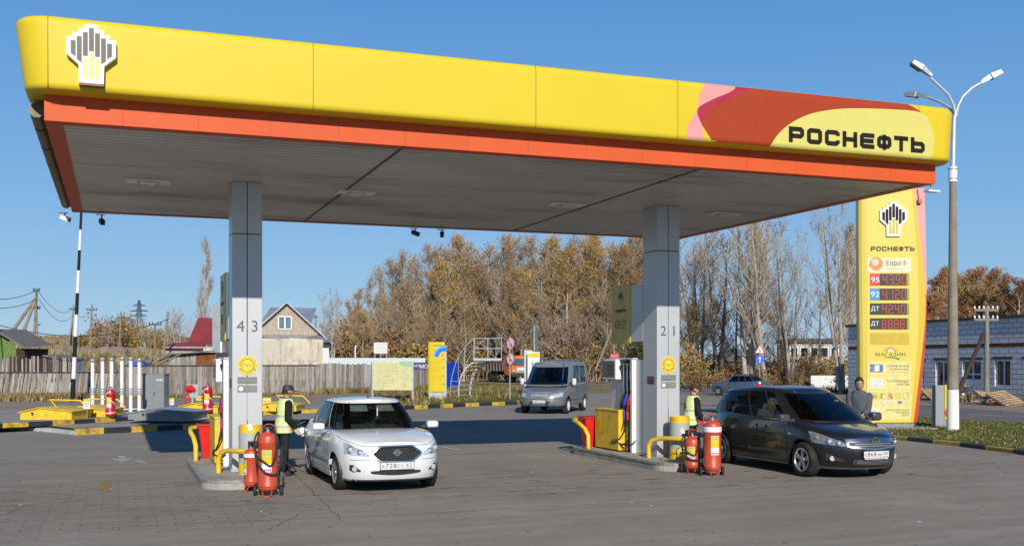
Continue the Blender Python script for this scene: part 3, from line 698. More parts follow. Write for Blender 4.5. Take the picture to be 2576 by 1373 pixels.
    # grey and yellow round bin in front of the column
    t = thing('round_bin', ('grey round bin with yellow bands before the left canopy column', 'grey round bin with yellow bands before the right canopy column')[k], 'bin', LC(bx+.86, 3.62, .152), TH, 'round bins with yellow bands')
    b = MB(); b.lathe([(.2, .0), (.2, .2)], paint_y, 28); b.lathe([(.198, .2), (.198, .72)], gk_grey, 28); b.lathe([(.2, .72), (.2, .84), (.185, .85), (.18, .80), (0, .80)], paint_y, 28)
    b.build('bin_shell', t)
    b = MB()
    for q in range(9):
        a, c = radians(-108+q*9), radians(-99+q*9); r = .2015
        b.quad([(r*cos(a), r*sin(a), .45), (r*cos(c), r*sin(c), .45), (r*cos(c), r*sin(c), .58), (r*cos(a), r*sin(a), .58)], blackp)
    b.build('slot', t)
    # guard rails
    g = MB(); P = [(.36, 1.36, 0), (.36, 1.36, .26), (.40, 1.30, .36), (.5, 1.12, .41), (.62, .80, .42), (.78, .58, .42), (1.0, .55, .42), (1.1, .72, .42), (1.16, 1.12, .41), (1.18, 1.30, .36), (1.2, 1.36, .26), (1.2, 1.36, 0)]
    g.tube(P, .045, paint_y, 12); o = g.build('guard_rail'); o.location = LC(bx, 2.62, .15); o.rotation_euler = (0, 0, TH)
    tag(o, ('yellow pipe guard in front of the left canopy column', 'yellow pipe guard in front of the right canopy column')[k], 'guard rail', 'yellow pipe guards')
    g = MB(); P = [(.14, 3.82, 0), (.14, 3.84, .30), (.11, 3.95, .44), (.06, 4.15, .55), (.08, 4.5, .60), (.3, 4.72, .62), (.7, 4.78, .62), (1.05, 4.72, .62), (1.28, 4.5, .6), (1.3, 4.15, .55), (1.26, 3.95, .44), (1.22, 3.84, .3), (1.22, 3.82, 0)]
    g.tube(P, .045, paint_y, 12); o = g.build('guard_rail'); o.location = LC(bx, 2.62, .15); o.rotation_euler = (0, 0, TH)
    tag(o, ('yellow pipe guard curving round the red bin on the left island', 'yellow pipe guard curving round the red bin on the right island')[k], 'guard rail', 'yellow pipe guards')
island_set(2.2, 0); island_set(10.6, 1)
# wheeled extinguishers
lab_r = mat('label_red', (.55, .02, .02), .5); strap = mat('white_tape', (.68, .67, .66), .6)
def extinguisher(name, label, loc, rz, h, r, mt, wheels=True, hoses=True, group='fire extinguishers', straps=False, tapeband=False):
    t = thing(name, label, 'extinguisher', loc, rz, group)
    b = MB(); z0 = .05 if not wheels else .09; c = r*.55
    b.lathe([(r*.75, z0), (r*.97, z0+.03), (r, z0+.07)]+[(r*1.004, z0+.071), (r*1.004, z0+.085), (r, z0+.086)]+[(r, z0+h-c-.08), (r*1.004, z0+h-c-.079), (r*1.004, z0+h-c-.065), (r, z0+h-c-.06), (r*.97, z0+h-c*.75), (r*.85, z0+h-c*.4), (r*.6, z0+h-c*.15), (.045, z0+h), (.04, z0+h+.02)], mt, 28)
    b.build('cylinder', t)
    b = MB(); b.tube([(0, 0, z0+h+.01), (0, 0, z0+h+.07)], .022, galv, 8); b.box((-.05, -.018, z0+h+.05), (.06, .018, z0+h+.09), charc); v = b.build('valve', t)
    b = MB(); lz = z0+h*.33
    def arc(a0, a1, za, zb, m, rr):
        n = 8
        b.grid([[(rr*sin(radians(a0+(a1-a0)*i/n)), -rr*cos(radians(a0+(a1-a0)*i/n)), za), (rr*sin(radians(a0+(a1-a0)*i/n)), -rr*cos(radians(a0+(a1-a0)*i/n)), zb)] for i in range(n+1)], m)
    arc(-28, 28, lz, lz+h*.14, white, r+.006); arc(-28, 28, lz+h*.14, lz+h*.26, yellow, r+.006); arc(-28, 28, lz+h*.26, lz+h*.38, pale_y, r+.006)
    for i in range(5): arc(-25+i*10.5, -18+i*10.5, lz+.015, lz+.015+h*.035, lab_r, r+.008)
    for i in range(4): arc(-22, 22, lz+h*(.29+i*.02), lz+h*(.295+i*.02), mat('label_print', (.25, .22, .06), .6), r+.008)
    if straps:
        pass
    b.build('label', t)
    if straps:
        b = MB(); n = 20
        for sgn in (1,):
            pts = [((r+.008)*sin(radians(-100+200*i/n)), -(r+.008)*cos(radians(-100+200*i/n)), z0+h*(.92-.5*i/n)) for i in range(n+1)]
            b.grid([[p, (p[0], p[1], p[2]-.03)] for p in pts], strap)
            pts = [((r+.010)*sin(radians(-100+200*i/n)), -(r+.010)*cos(radians(-100+200*i/n)), z0+h*(.12+.06*i/n)) for i in range(n+1)]
            b.grid([[p, (p[0], p[1], p[2]-.03)] for p in pts], strap)
            pts = [((r+.010)*sin(radians(-100+120*i/n)), -(r+.010)*cos(radians(-100+120*i/n)), z0+h*(.70+.28*i/n)) for i in range(n+1)]
            b.grid([[p, (p[0], p[1], p[2]-.03)] for p in pts], strap)
        b.build('tape', t)
    if tapeband:
        b = MB(); b.lathe([(r+.003, z0+h*.78), (r+.01, z0+h*.78), (r+.012, z0+h*.82), (r+.006, z0+h*.83), (r+.012, z0+h*.84), (r+.01, z0+h*.88), (r+.003, z0+h*.88)], strap, 28); b.build('tape', t)
    if wheels:
        for s in (-1, 1):
            M4 = Matrix.Translation((s*(r+.05), .06, .085)) @ Matrix.Rotation(pi/2, 4, 'Y')
            b = MB(); b.lathe([(.05, -.022), (.08, -.022), (.085, -.012), (.085, .012), (.08, .022), (.05, .022)], rubber, 20, M4); o = b.build('wheel', t)
            b = MB(); b.lathe([(0, -.016), (.05, -.014), (.05, .014), (0, .016)], greym, 16, M4); b.build('rim', o)
        b = MB(); b.tube([(-r*.55, -.05, .14), (-r*.40, -r*.9, .02), (-r*.3, -r*1.15, .012), (r*.3, -r*1.15, .012), (r*.40, -r*.9, .02), (r*.55, -.05, .14)], .009, mt, 8)
        b.tube([(-r-.04, .06, .085), (r+.04, .06, .085)], .012, greym, 8); b.build('stand', t)
        b = MB(); b.tube([(-r*.7, r*.9, .1), (-r*.7, r*1.05, h*.8), (-r*.7, r*1.0, z0+h+.08), (-r*.2, r*1.0, z0+h+.12), (r*.2, r*1.0, z0+h+.12), (r*.7, r*1.0, z0+h+.08), (r*.7, r*1.05, h*.8), (r*.7, r*.9, .1)], .010, mt, 8); b.build('handle', t)
    if hoses:
        b = MB(); L = hoses*1.0
        pts = [Vector((.02, -.02, z0+h+.07)), Vector((r*.8, -r*.6, z0+h+.02)), Vector((r*.95, -r*1.0, z0+h*.72)), Vector((r*.5, -r*1.15, z0+h*.45)), Vector((-.3*r, -r*1.2, z0+h*.52)), Vector((-r*1.1, -r*.9, z0+h*.65)), Vector((-r*1.3, -r*.3, z0+h*.88)), Vector((-r*.9, 0, z0+h+.0)), Vector((-r*1.2, -.5*r, z0+h*.6)), Vector((-r*.2, -r*1.25, z0+h*.34)), Vector((r*.9, -r*.95, z0+h*.30)), Vector((r*1.35, -.2*r, z0+h*.5)), Vector((r*1.3, .1, z0+h*.75)), Vector((r*1.1, .1, z0+h*.3)), Vector((r*1.25, -.1, .12))]
        o_ = []
        for i in range(len(pts)-1):
            a, b_, c, d = pts[max(i-1, 0)], pts[i], pts[i+1], pts[min(i+2, len(pts)-1)]
            for q in range(6): u = q/6; o_.append(.5*((2*b_)+(c-a)*u+(2*a-5*b_+4*c-d)*u*u+(3*b_-a-3*c+d)*u**3))
        b.tube(o_, .014, rubber, 8); b.build('hose', t)
        b = MB(); b.box((.03, -.05, z0+h+.07), (.10, -.03, z0+h+.17), strap, Matrix.Rotation(-.3, 4, 'Y')); b.build('paper_tag', v)
    return t
darkred = mat('extinguisher_crimson', (.42, .012, .02), .35, var=.1)
extinguisher('fire_extinguisher', 'large faded red wheeled extinguisher with looped black hose in front of the left island', G(674, 1247), .1, .90, .152, redx)
extinguisher('fire_extinguisher', 'smaller faded red wheeled extinguisher between the left round bin and the large extinguisher', G(632, 1236), -.9, .60, .115, redx, True, False, tapeband=True)
extinguisher('fire_extinguisher', 'large faded red extinguisher with white tape band by the black minivan rear wheel', G(1792, 1196), .15, .92, .158, redx, True, False, tapeband=True)
extinguisher('fire_extinguisher', 'smaller faded red wheeled extinguisher with black hose beside the right round bin', G(1742, 1190), -.35, .60, .15, redx, True, True)
extinguisher('fire_extinguisher', 'crimson extinguisher wrapped in white tape beside the second yellow tank hatch', G(278, 1051, .28), .0, .86, .155, darkred, False, False, straps=True)
extinguisher('fire_extinguisher', 'crimson extinguisher wrapped in white tape near the red hose stand', G(522, 1041, .28), .1, .92, .165, darkred, False, False, straps=True)
# ================ vehicles
def I(T, x):
    if x <= T[0][0]: return T[0][1]
    for (a, u), (c, v) in zip(T, T[1:]):
        if x <= c:
            t = (x-a)/(c-a) if c > a else 0; return u+(v-u)*t
    return T[-1][1]
def IS(T, x):                                # smooth (Catmull-Rom) version
    if x <= T[0][0]: return T[0][1]
    if x >= T[-1][0]: return T[-1][1]
    for i in range(len(T)-1):
        if x <= T[i+1][0]:
            x0, y0 = T[i]; x1, y1 = T[i+1]; h = x1-x0
            m = lambda k: (T[min(k+1, len(T)-1)][1]-T[max(k-1, 0)][1])/(T[min(k+1, len(T)-1)][0]-T[max(k-1, 0)][0])
            t = (x-x0)/h; return (2*t**3-3*t*t+1)*y0+(t**3-2*t*t+t)*h*m(i)+(-2*t**3+3*t*t)*y1+(t**3-t*t)*h*m(i+1)
well = mat('wheel_well', (.012, .012, .013), .9); inter = mat('cabin_dark', (.025, .025, .028), .8); seatm = mat('seat_fabric', (.05, .052, .058), .85)
plate_w = mat('plate_white', (.62, .62, .60), .5, var=.04); tyre_m = mat('tyre', (.028, .027, .026), .8, var=.3, dirt='#6b6257', dscale=3, damt=.5)
alloy = mat('alloy_wheel', (.42, .43, .45), .3, metal=.7, var=.1); fogm = mat('fog_lamp_glass', (.45, .47, .5), .1, coat=1, var=.2)
redl = mat('tail_lamp_red', (.35, .01, .01), .15, coat=1); amber = mat('amber_lamp', (.6, .2, .02), .2)
class Car:
    def __init__(s, **k):
        s.__dict__.update(k); s.nb = k.get('nb', 4.4)
    def L(s, z, front): return IS(s.LF if front else s.LR, z)
    def Pt(s, xp, yp, z, off=0.):                # lower body surface from unit superellipse coords
        n = s.nb; Lx = s.L(z, xp > 0); Wy = IS(s.WZ, z)
        nx, ny = abs(xp)**(n-1)*(1 if xp > 0 else -1), abs(yp)**(n-1)*(1 if yp > 0 else -1); q = sqrt(nx*nx+ny*ny)+1e-9
        return Vector((xp*Lx-(s.bow*yp*yp if xp > .5 else -s.bow*.6*yp*yp if xp < -.5 else 0)*abs(xp)**3+off*nx/q, yp*Wy+off*ny/q, z))
    def phi(s, a): n = s.nb; c, d = cos(a), sin(a); return (abs(c)**(2/n)*(1 if c >= 0 else -1), abs(d)**(2/n)*(1 if d >= 0 else -1))
    def fy(s, yp, front=1): n = s.nb; return ((1-min(.9999, abs(yp))**n)**(1/n)*front, yp)
    def sx(s, x, side): n = s.nb; xp = x/s.L(.5, x > 0); xp = max(-.9999, min(.9999, xp)); return (xp, (1-abs(xp)**n)**(1/n)*side)
    def patch(s, b, us, zl, zh, m, off=.004, nz=4, thick=True, zoff=None):
        rows = []
        for i, u in enumerate(us):
            t = i/(len(us)-1); a, c = (zl(t), zh(t)) if callable(zl) else (zl, zh)
            rows.append([s.Pt(u[0], u[1], a+(c-a)*j/nz, off) for j in range(nz+1)])
        b.grid(rows, m)
    def front(s, b, y0, y1, zl, zh, m, off=.004, n=12, nz=4): s.patch(b, [s.fy(y0+(y1-y0)*i/n) for i in range(n+1)], zl, zh, m, off, nz)
    def rear(s, b, y0, y1, zl, zh, m, off=.004, n=12, nz=4): s.patch(b, [s.fy(y0+(y1-y0)*i/n, -1) for i in range(n+1)], zl, zh, m, off, nz)
    def side(s, b, x0, x1, zl, zh, m, sd, off=.004, n=12, nz=3): s.patch(b, [s.sx(x0+(x1-x0)*i/n, sd) for i in range(n+1)], zl, zh, m, off, nz)
    def corner(s, b, a0, a1, zl, zh, m, off=.006, n=12, nz=5): s.patch(b, [s.phi(a0+(a1-a0)*i/n) for i in range(n+1)], zl, zh, m, off, nz)
    # greenhouse
    def gb(s, xp, yp):
        n = s.ng
        xb = (s.gx[0]+s.gx[1])/2+xp*(s.gx[0]-s.gx[1])/2 - (s.gbow*yp*yp*abs(xp)**3 if xp > 0 else -s.gbow*.6*yp*yp*abs(xp)**3)
        return Vector((xb, yp*s.gw[0], IS(s.belt, xb)-.02))
    def gr(s, xp, yp):
        x = (s.rx[0]+s.rx[1])/2+xp*(s.rx[0]-s.rx[1])/2-(s.gbow*.5*yp*yp*abs(xp)**3*(1 if xp > 0 else -1))
        return Vector((x, yp*s.gw[1], IS(s.roofz, x)-s.rcr*yp*yp*.3))
    def GP(s, u, v, off=0.):
        a, c = s.gb(*u), s.gr(*u); p = a.lerp(c, v)
        k = 4*v*(1-v); n = s.ng; nx, ny = abs(u[0])**(n-1)*(1 if u[0] > 0 else -1), abs(u[1])**(n-1)*(1 if u[1] > 0 else -1); q = sqrt(nx*nx+ny*ny)
        p += Vector((nx, ny, 0))/q*(s.gbulge*k+off)
        if v > .88: t = (v-.88)/.12; p.x -= nx/q*.012*t*t; p.y -= ny/q*.02*t*t
        return p
def make_car(C, name, label, loc, rz, scale, paint, cat='car', group=None):
    t = thing(name, label, cat, loc, rz, group, scale)
    n = C.nb; R = C.wr; Ra = C.ra
    # unit loop, left half from rear centre to front centre, dense on the side
    U = []
    for i in range(10): U.append(C.fy(i*.09, -1))
    xs = [-.985, -.97, -.95, -.92]; x = -.90
    while x < .905: xs.append(x); x += .0165
    xs += [.92, .95, .97, .985]
    for x in xs: U.append((x, (1-abs(x)**n)**(1/n)))
    for i in range(10): U.append(C.fy(.81-i*.09, 1))
    def ztop(u): return IS(C.shoulder, u[0]*C.L(.6, u[0] > 0))
    def zbot(u):
        z = C.sill
        x = u[0]*C.L(.45, u[0] > 0)
        if abs(u[0]) > .93: z = C.sill+.0
        for xw in (C.xf, C.xr):
            if abs(x-xw) < Ra: z = max(z, R+sqrt(Ra*Ra-(x-xw)**2)*.99-.0)
        return z
    b = MB(); NZ = 16
    for sd in (1, -1):
        G_ = [[C.Pt(u[0], u[1]*sd, zbot(u)+(ztop(u)-zbot(u))*(j/NZ)) for j in range(NZ+1)] for u in U]
        if sd > 0: G_ = [r[::-1] for r in G_]
        b.grid(G_, paint)
        lip = []
        for u in U:
            p = C.Pt(u[0], u[1]*sd, zbot(u)); q = Vector((p.x, p.y-sd*.06, p.z))
            lip.append([p, q])
        b.grid(lip if sd < 0 else [r[::-1] for r in lip], paint)
    rows = []
    for u in U:
        a = C.Pt(u[0], u[1], ztop(u)); w = abs(a.y)
        rows.append([Vector((a.x, a.y*(1-2*j/12), a.z+C.crown*(1-(1-2*j/12)**2)*min(1, w/.5)+C.edge*(1-abs(1-2*j/12)**6)*min(1, w/.3))) for j in range(13)])
    b.grid(rows, paint)
    body = b.build('body', t, sharp=50)
    b = MB()
    b.box((-C.L(.3, 0)*.74, -C.gw[0]*.80, C.sill-.02), (C.L(.3, 1)*.74, C.gw[0]*.80, C.sill+.2), well)
    for xw in (C.xf, C.xr):
        b.box((xw-Ra-.03, -C.gw[0]*.80, C.sill), (xw+Ra+.03, C.gw[0]*.80, R+Ra+.04), well)
        for sd in (-1, 1):
            pts = []
            for i in range(17):
                a = pi*i/16; x, z = xw+(Ra+.004)*cos(a), R+(Ra+.004)*sin(a)
                yo = abs(C.Pt(*C.sx(x, 1), max(z, C.sill)).y)-.006; pts.append([(x, sd*yo, z), (x, sd*(yo-.3), z)])
            b.grid(pts, well)
    b.build('underbody', t)
    # greenhouse with window openings
    ng = C.ng; GU = []
    for i in range(8): y = i*.11; GU.append((-(1-y**ng)**(1/ng), y))
    k = 0
    br = sorted(set([-.975, -.95, -.92]+[w_ for win in C.wins for w_ in win]+[.92, .95, .975]))
    full = []
    for a, c in zip(br, br[1:]):
        m_ = max(1, int((c-a)/.05))
        for j in range(m_): full.append(a+(c-a)*j/m_)
    full.append(br[-1])
    for x in full: GU.append((x, (1-abs(x)**ng)**(1/ng)))
    for i in range(8): y = .77-i*.11; GU.append(((1-y**ng)**(1/ng), y))
    GU = [g for i, g in enumerate(GU) if i == 0 or abs(g[0]-GU[i-1][0])+abs(g[1]-GU[i-1][1]) > 1e-5]
    Vs = [0, C.vlo, .3, .5, .7, C.vhi, .94, 1.0]
    gb_, gl = MB(), {}
    glass = C.glass
    def region(u, u2):
        xm, ym = (u[0]+u2[0])/2, (u[1]+u2[1])/2
        if ym < C.wsy and xm > .7: return 'windscreen'
        if ym < C.rwy and xm < -.7: return 'rear_window'
        for i, (a, c) in enumerate(C.wins):
            if a-1e-4 <= xm <= c+1e-4 and ym > .5: return 'side_window%d' % i
        return None
    for sd in (1, -1):
        for i in range(len(GU)-1):
            reg = region(GU[i], GU[i+1])
            for j in range(len(Vs)-1):
                q = [C.GP((u[0], u[1]*sd), v) for u, v in ((GU[i], Vs[j]), (GU[i+1], Vs[j]), (GU[i+1], Vs[j+1]), (GU[i], Vs[j+1]))]
                if sd > 0: q = q[::-1]
                if reg and 1 <= j < len(Vs)-3:
                    if reg in C.blocked: gb_.add(q, [(0, 1, 2, 3)], paint, True); continue
                    key = reg if reg in ('windscreen', 'rear_window') else reg+('l' if sd > 0 else 'r')
                    gl.setdefault(key, MB()).add(q, [(0, 1, 2, 3)], glass, True)
                else: gb_.add(q, [(0, 1, 2, 3)], paint if reg is None or j != 0 or True else charc, True)
    rows = []
    for u in GU:
        a = C.GP(u, 1.0); w = abs(a.y)
        rows.append([Vector((a.x, a.y*(1-2*j/10), a.z+C.rcrown*(1-(1-2*j/10)**2)*min(1, w/.4))) for j in range(11)])
    gb_.grid(rows, paint)
    o = gb_.build('roof', t, sharp=40)
    wm = {}
    import bmesh
    bm_ = bmesh.new(); bm_.from_mesh(o.data); bmesh.ops.remove_doubles(bm_, verts=bm_.verts, dist=1e-4); bmesh.ops.recalc_face_normals(bm_, faces=bm_.faces); bm_.to_mesh(o.data); bm_.free()
    bm_ = bmesh.new(); bm_.from_mesh(body.data); bmesh.ops.remove_doubles(bm_, verts=bm_.verts, dist=1e-4); bmesh.ops.recalc_face_normals(bm_, faces=bm_.faces); bm_.to_mesh(body.data); bm_.free()
    for key, m in gl.items():
        nm = key if key in ('windscreen', 'rear_window') else 'side_window'
        wo = m.build(nm, t)
        # black seal round each pane
    sb = MB()
    def seal(us, v0, v1, sd, wdt=.018):
        for (va, vb) in ((v0-.0, v0+wdt*1.6), (v1-wdt*1.6, v1)):
            sb.grid([[C.GP((u[0], u[1]*sd), va, .003), C.GP((u[0], u[1]*sd), vb, .003)] for u in us], blackp)
    for i, (a, c) in enumerate(C.wins):
        us = [u for u in GU if a-1e-4 <= u[0] <= c+1e-4 and u[1] > .5]
        for sd in (1, -1):
            if len(us) > 1 and ('side_window%d' % i) not in C.blocked:
                seal(us, C.vlo, C.vhi, sd)
                for (e, d) in ((us[0], us[1]), (us[-1], us[-2])):
                    k = min(1, .022/max(1e-4, abs(e[0]-d[0])*(C.gx[0]-C.gx[1])/2)); f = (e[0]+(d[0]-e[0])*k, e[1]+(d[1]-e[1])*k)
                    sb.grid([[C.GP((w_[0], w_[1]*sd), C.vlo+(C.vhi-C.vlo)*q/5, .003) for q in range(6)] for w_ in (e, f)], blackp)
    us = [u for u in GU if u[1] < C.wsy+.02 and u[0] > .5]; us2 = us+[(u[0], -u[1]) for u in reversed(us)]
    sb.grid([[C.GP(u, C.vlo, .003), C.GP(u, C.vlo+.05, .003)] for u in us2], blackp); sb.grid([[C.GP(u, C.vhi-.02, .003), C.GP(u, C.vhi, .003)] for u in us2], blackp)
    for sd in (1, -1):
        e, d = us[0], us[1]; sb.grid([[C.GP((w_[0], w_[1]*sd), C.vlo+(C.vhi-C.vlo)*q/5, .003) for q in range(6)] for w_ in (e, (e[0]*.6+d[0]*.4, e[1]*.75+d[1]*.25))], blackp)
    sb.build('window_seal', t)
    # cabin
    b = MB(); fl = C.sill+.15; sy = C.gw[0]*.42
    b.box((C.gx[1]+.25, -C.gw[0]*.8, fl), (C.gx[0]-.1, C.gw[0]*.8, fl+.02), inter)
    zb = IS(C.belt, C.gx[0]-.2)
    b.box((C.gx[0]-.62, -C.gw[0]*.9, zb-.25), (C.gx[0]-.12, C.gw[0]*.9, zb-.04), inter)
    for x0 in C.seats:
        for sd in (-1, 1):
            b.box((x0, sd*sy-.25, fl+.1), (x0+.5, sd*sy+.25, fl+.32), seatm)
            M4 = Matrix.Translation((x0+.02, sd*sy, fl+.28)) @ Matrix.Rotation(-.25, 4, 'Y')
            b.box((-.08, -.24, 0), (.05, .24, .58), seatm, M4, .9); b.box((-.05, -.13, .61), (.04, .13, .80), seatm, M4)
    b.build('seats', t, .02)
    b = MB(); M4 = Matrix.Translation((C.gx[0]-.72, sy, zb+.02)) @ Matrix.Rotation(-1.1, 4, 'Y')
    b.tube([(.185*cos(2*pi*i/20), .185*sin(2*pi*i/20), 0) for i in range(21)], .014, charc, 6, M4=M4); b.tube([(-.18, 0, 0), (.18, 0, 0)], .014, charc, 6, M4=M4)
    b.build('steering_wheel', t)
    p = C.GP((1, 0), .82); b = MB(); b.box((p.x-.16, -.12, p.z-.06), (p.x-.13, .12, p.z+.005), charc)
    b.build('rear_view_mirror', t, .01)
    # wheels
    for xw in (C.xf, C.xr):
        for sd in (-1, 1):
            yo = C.track/2
            M4 = Matrix.Translation((xw, sd*yo, R)) @ Matrix.Rotation(-sd*pi/2, 4, 'X')
            rr = C.rim; tw = C.tw/2
            b = MB(); b.lathe([(rr, -tw), (rr+.02, -tw-.006), (R-.04, -tw-.006), (R-.012, -tw+.012), (R, -tw+.035), (R, tw-.035), (R-.012, tw-.012), (R-.04, tw+.006), (rr+.02, tw+.006), (rr, tw)], tyre_m, 36, M4, True, False)
            wo = b.build('wheel', t)
            b = MB(); b.lathe([(rr, tw-.002), (rr-.02, tw+.0), (rr-.028, tw-.03), (rr-.035, tw-.08), (.05, tw-.085), (.0, tw-.085)], charc if C.spokes else alloy, 32, M4, True, False)
            b.lathe([(rr+.002, tw+.004), (rr-.016, tw+.009), (rr-.026, tw-.01)], C.rimm, 32, M4, True, False)
            if C.spokes:
                for q in range(C.spokes):
                    a = 2*pi*q/C.spokes+.2; w0, w1 = C.spw
                    Mq = M4 @ Matrix.Rotation(a, 4, 'Z')
                    b.add([(.03, -w0, tw-.012), (.03, w0, tw-.012), (rr-.012, w1, tw-.004), (rr-.012, -w1, tw-.004), (.03, -w0, tw-.06), (.03, w0, tw-.06), (rr-.012, w1, tw-.05), (rr-.012, -w1, tw-.05)], [(0, 3, 2, 1), (0, 1, 5, 4), (1, 2, 6, 5), (2, 3, 7, 6), (3, 0, 4, 7), (4, 5, 6, 7)], C.rimm, False, Mq)
                b.lathe([(.06, tw-.03), (.055, tw-.004), (.02, tw+.004), (0, tw+.004)], C.rimm, 16, M4, True, False)
            else:
                b.lathe([(rr-.03, tw-.02), (rr*.6, tw-.0), (rr*.5, tw+.02), (.05, tw+.03), (0, tw+.03)], C.rimm, 24, M4, True, False)
            b.build('rim', wo, 0)
    # seams
    b = MB(); seam = mat('panel_gap', (.02, .02, .02), .8)
    for sd in (-1, 1):
        for x in C.seams: C.side(b, x-.005, x+.005, C.sill+.04, IS(C.shoulder, x)-.015, seam, sd, .002, 1, 10)
        C.side(b, min(C.seams), max(C.seams), C.sill+.035, C.sill+.043, seam, sd, .002, 20, 1)
    b.build('door_seam', t)
    for sd in (-1, 1):
        for x, hz in C.handles:
            b = MB(); C.side(b, x, x+.17, hz, hz+.035, C.hm, sd, .03, 4, 1); C.side(b, x-.01, x+.18, hz-.012, hz, C.hm, sd, .015, 4, 1); C.side(b, x-.01, x+.18, hz+.03, hz+.045, C.hm, sd, .012, 4, 1); b.build('door_handle', t)
    return t
def mirror(C, t, x, y, z, m, glassm, sx=.10, sy=.21, sz=.15, arm=.1):
    for sd in (-1, 1):
        b = MB(); n = 12
        def ring(xx, k): return [(xx+x, sd*(y+sy/2)+sy/2*k*max(-1, min(1, 1.25*cos(2*pi*i/n))), z+sz/2*k*max(-1, min(1, 1.25*sin(2*pi*i/n)))) for i in range(n)]
        b.rings([ring(-sx*.5, .97), ring(-.01, 1), ring(sx*.3, .9), ring(sx*.5, .55)], m)
        b.box((x-.03, min(sd*(y-arm), sd*y), z-sz*.4), (x+.03, max(sd*(y-arm), sd*y), z-sz*.05), charc)
        o = b.build('wing_mirror', t)
        b = MB(); b.add([(p[0]-.004, p[1], p[2]) for p in ring(-sx*.5, .85)], [tuple(range(n))], glassm); b.build('mirror_glass', o)
def plate(C, t, txt, reg, z, y0=0., front=1, w=.52, h=.112, under=None, region_red=True):
    sgn = front
    p = C.Pt(*C.fy(0, front), z); x = p.x+sgn*.02
    FM = frame((x, -sgn*w/2*1.0+y0, z-h/2), (0, sgn*1.0, 0), (0, 0, 1)) if sgn > 0 else frame((x, w/2+y0, z-h/2), (0, -1, 0), (0, 0, 1))
    b = MB(); b.box((-.008, -.008, -.015), (w+.008, h+.008, 0), charc, FM); b.box((0, 0, 0), (w, h, .004), plate_w, FM)
    ink = mat('plate_ink', (.02, .02, .02), .5); x_ = .018; L = w-.14
    cw = (L-.02)/len(txt)
    for i, ch in enumerate(txt):
        big = ch.isdigit(); text(b, ch, x_+i*cw, .022, cw*.8, .076 if big else .056, FM, ink, .006)
    b.box((w-.128, .004, .0045), (w-.1255, h-.004, .006), ink, FM)
    cw = .095/len(reg)
    for i, ch in enumerate(reg): text(b, ch, w-.118+i*cw, .042, cw*.85, .052, FM, ink, .006)
    text(b, 'RUS', w-.115, .012, .045, .018, FM, ink, .006); b.box((w-.06, .012, .0045), (w-.02, .018, .006), lab_r, FM); b.box((w-.06, .018, .0045), (w-.02, .024, .006), blue_p, FM)
    if under: b.box((.02, -.03, -.01), (w-.02, -.008, .002), plate_w, FM); text(b, under, .08, -.026, w-.16, .013, FM, ink, .004)
    b.build('licence_plate', t)
wpaint = mat('white_car_paint', (.74, .75, .76), .28, var=.02, coat=.9, dirt='#8f8a80', dscale=.9, damt=.12)
wind_d = glass_mat('windscreen_glass', (.36, .42, .42))
SED = Car(nb=4.8, bow=.13, LF=[(.15, 2.03), (.30, 2.12), (.48, 2.165), (.66, 2.15), (.78, 2.10), (.88, 2.0), (1.0, 1.86)], LR=[(.2, 2.12), (.35, 2.17), (.6, 2.17), (.85, 2.12), (1.05, 2.03)],
    WZ=[(.15, .80), (.35, .835), (.6, .85), (.8, .845), (.92, .80), (1.02, .755)], shoulder=[(-2.15, .97), (-1.9, 1.02), (-1.2, 1.0), (0, .965), (1.0, .945), (1.35, .935), (1.7, .905), (2.0, .855), (2.12, .80)],
    sill=.20, crown=.035, edge=.012, xf=1.35, xr=-1.126, wr=.295, ra=.345, track=1.43, rim=.19, tw=.18, rimm=alloy, spokes=14, spw=(.008, .012),
    belt=[(-2, 1.03), (-1.2, 1.0), (0, .965), (.8, .955), (1.2, .95)], gx=(1.06, -1.66), rx=(.30, -1.02), gw=(.755, .56), gbow=.16, roofz=[(-1.1, 1.43), (-.5, 1.465), (0, 1.465), (.35, 1.435)], rcr=.03, gbulge=.03, rcrown=.04, ng=4.5,
    wins=[(-.80, -.14), (-.10, .60), (.635, .80)], vlo=.05, vhi=.925, wsy=.90, rwy=.86, glass=wind_d, blocked=(), seats=(.0, -.95), seams=(.98, -.02, -.95), handles=((-.30, .80), (.20, .78)), hm=wpaint)
sedan = make_car(SED, 'white_sedan', 'white four door sedan being refuelled between the two islands', Vector((-2.60, 19.07, 0)), TH-pi/2, 1.035, wpaint)
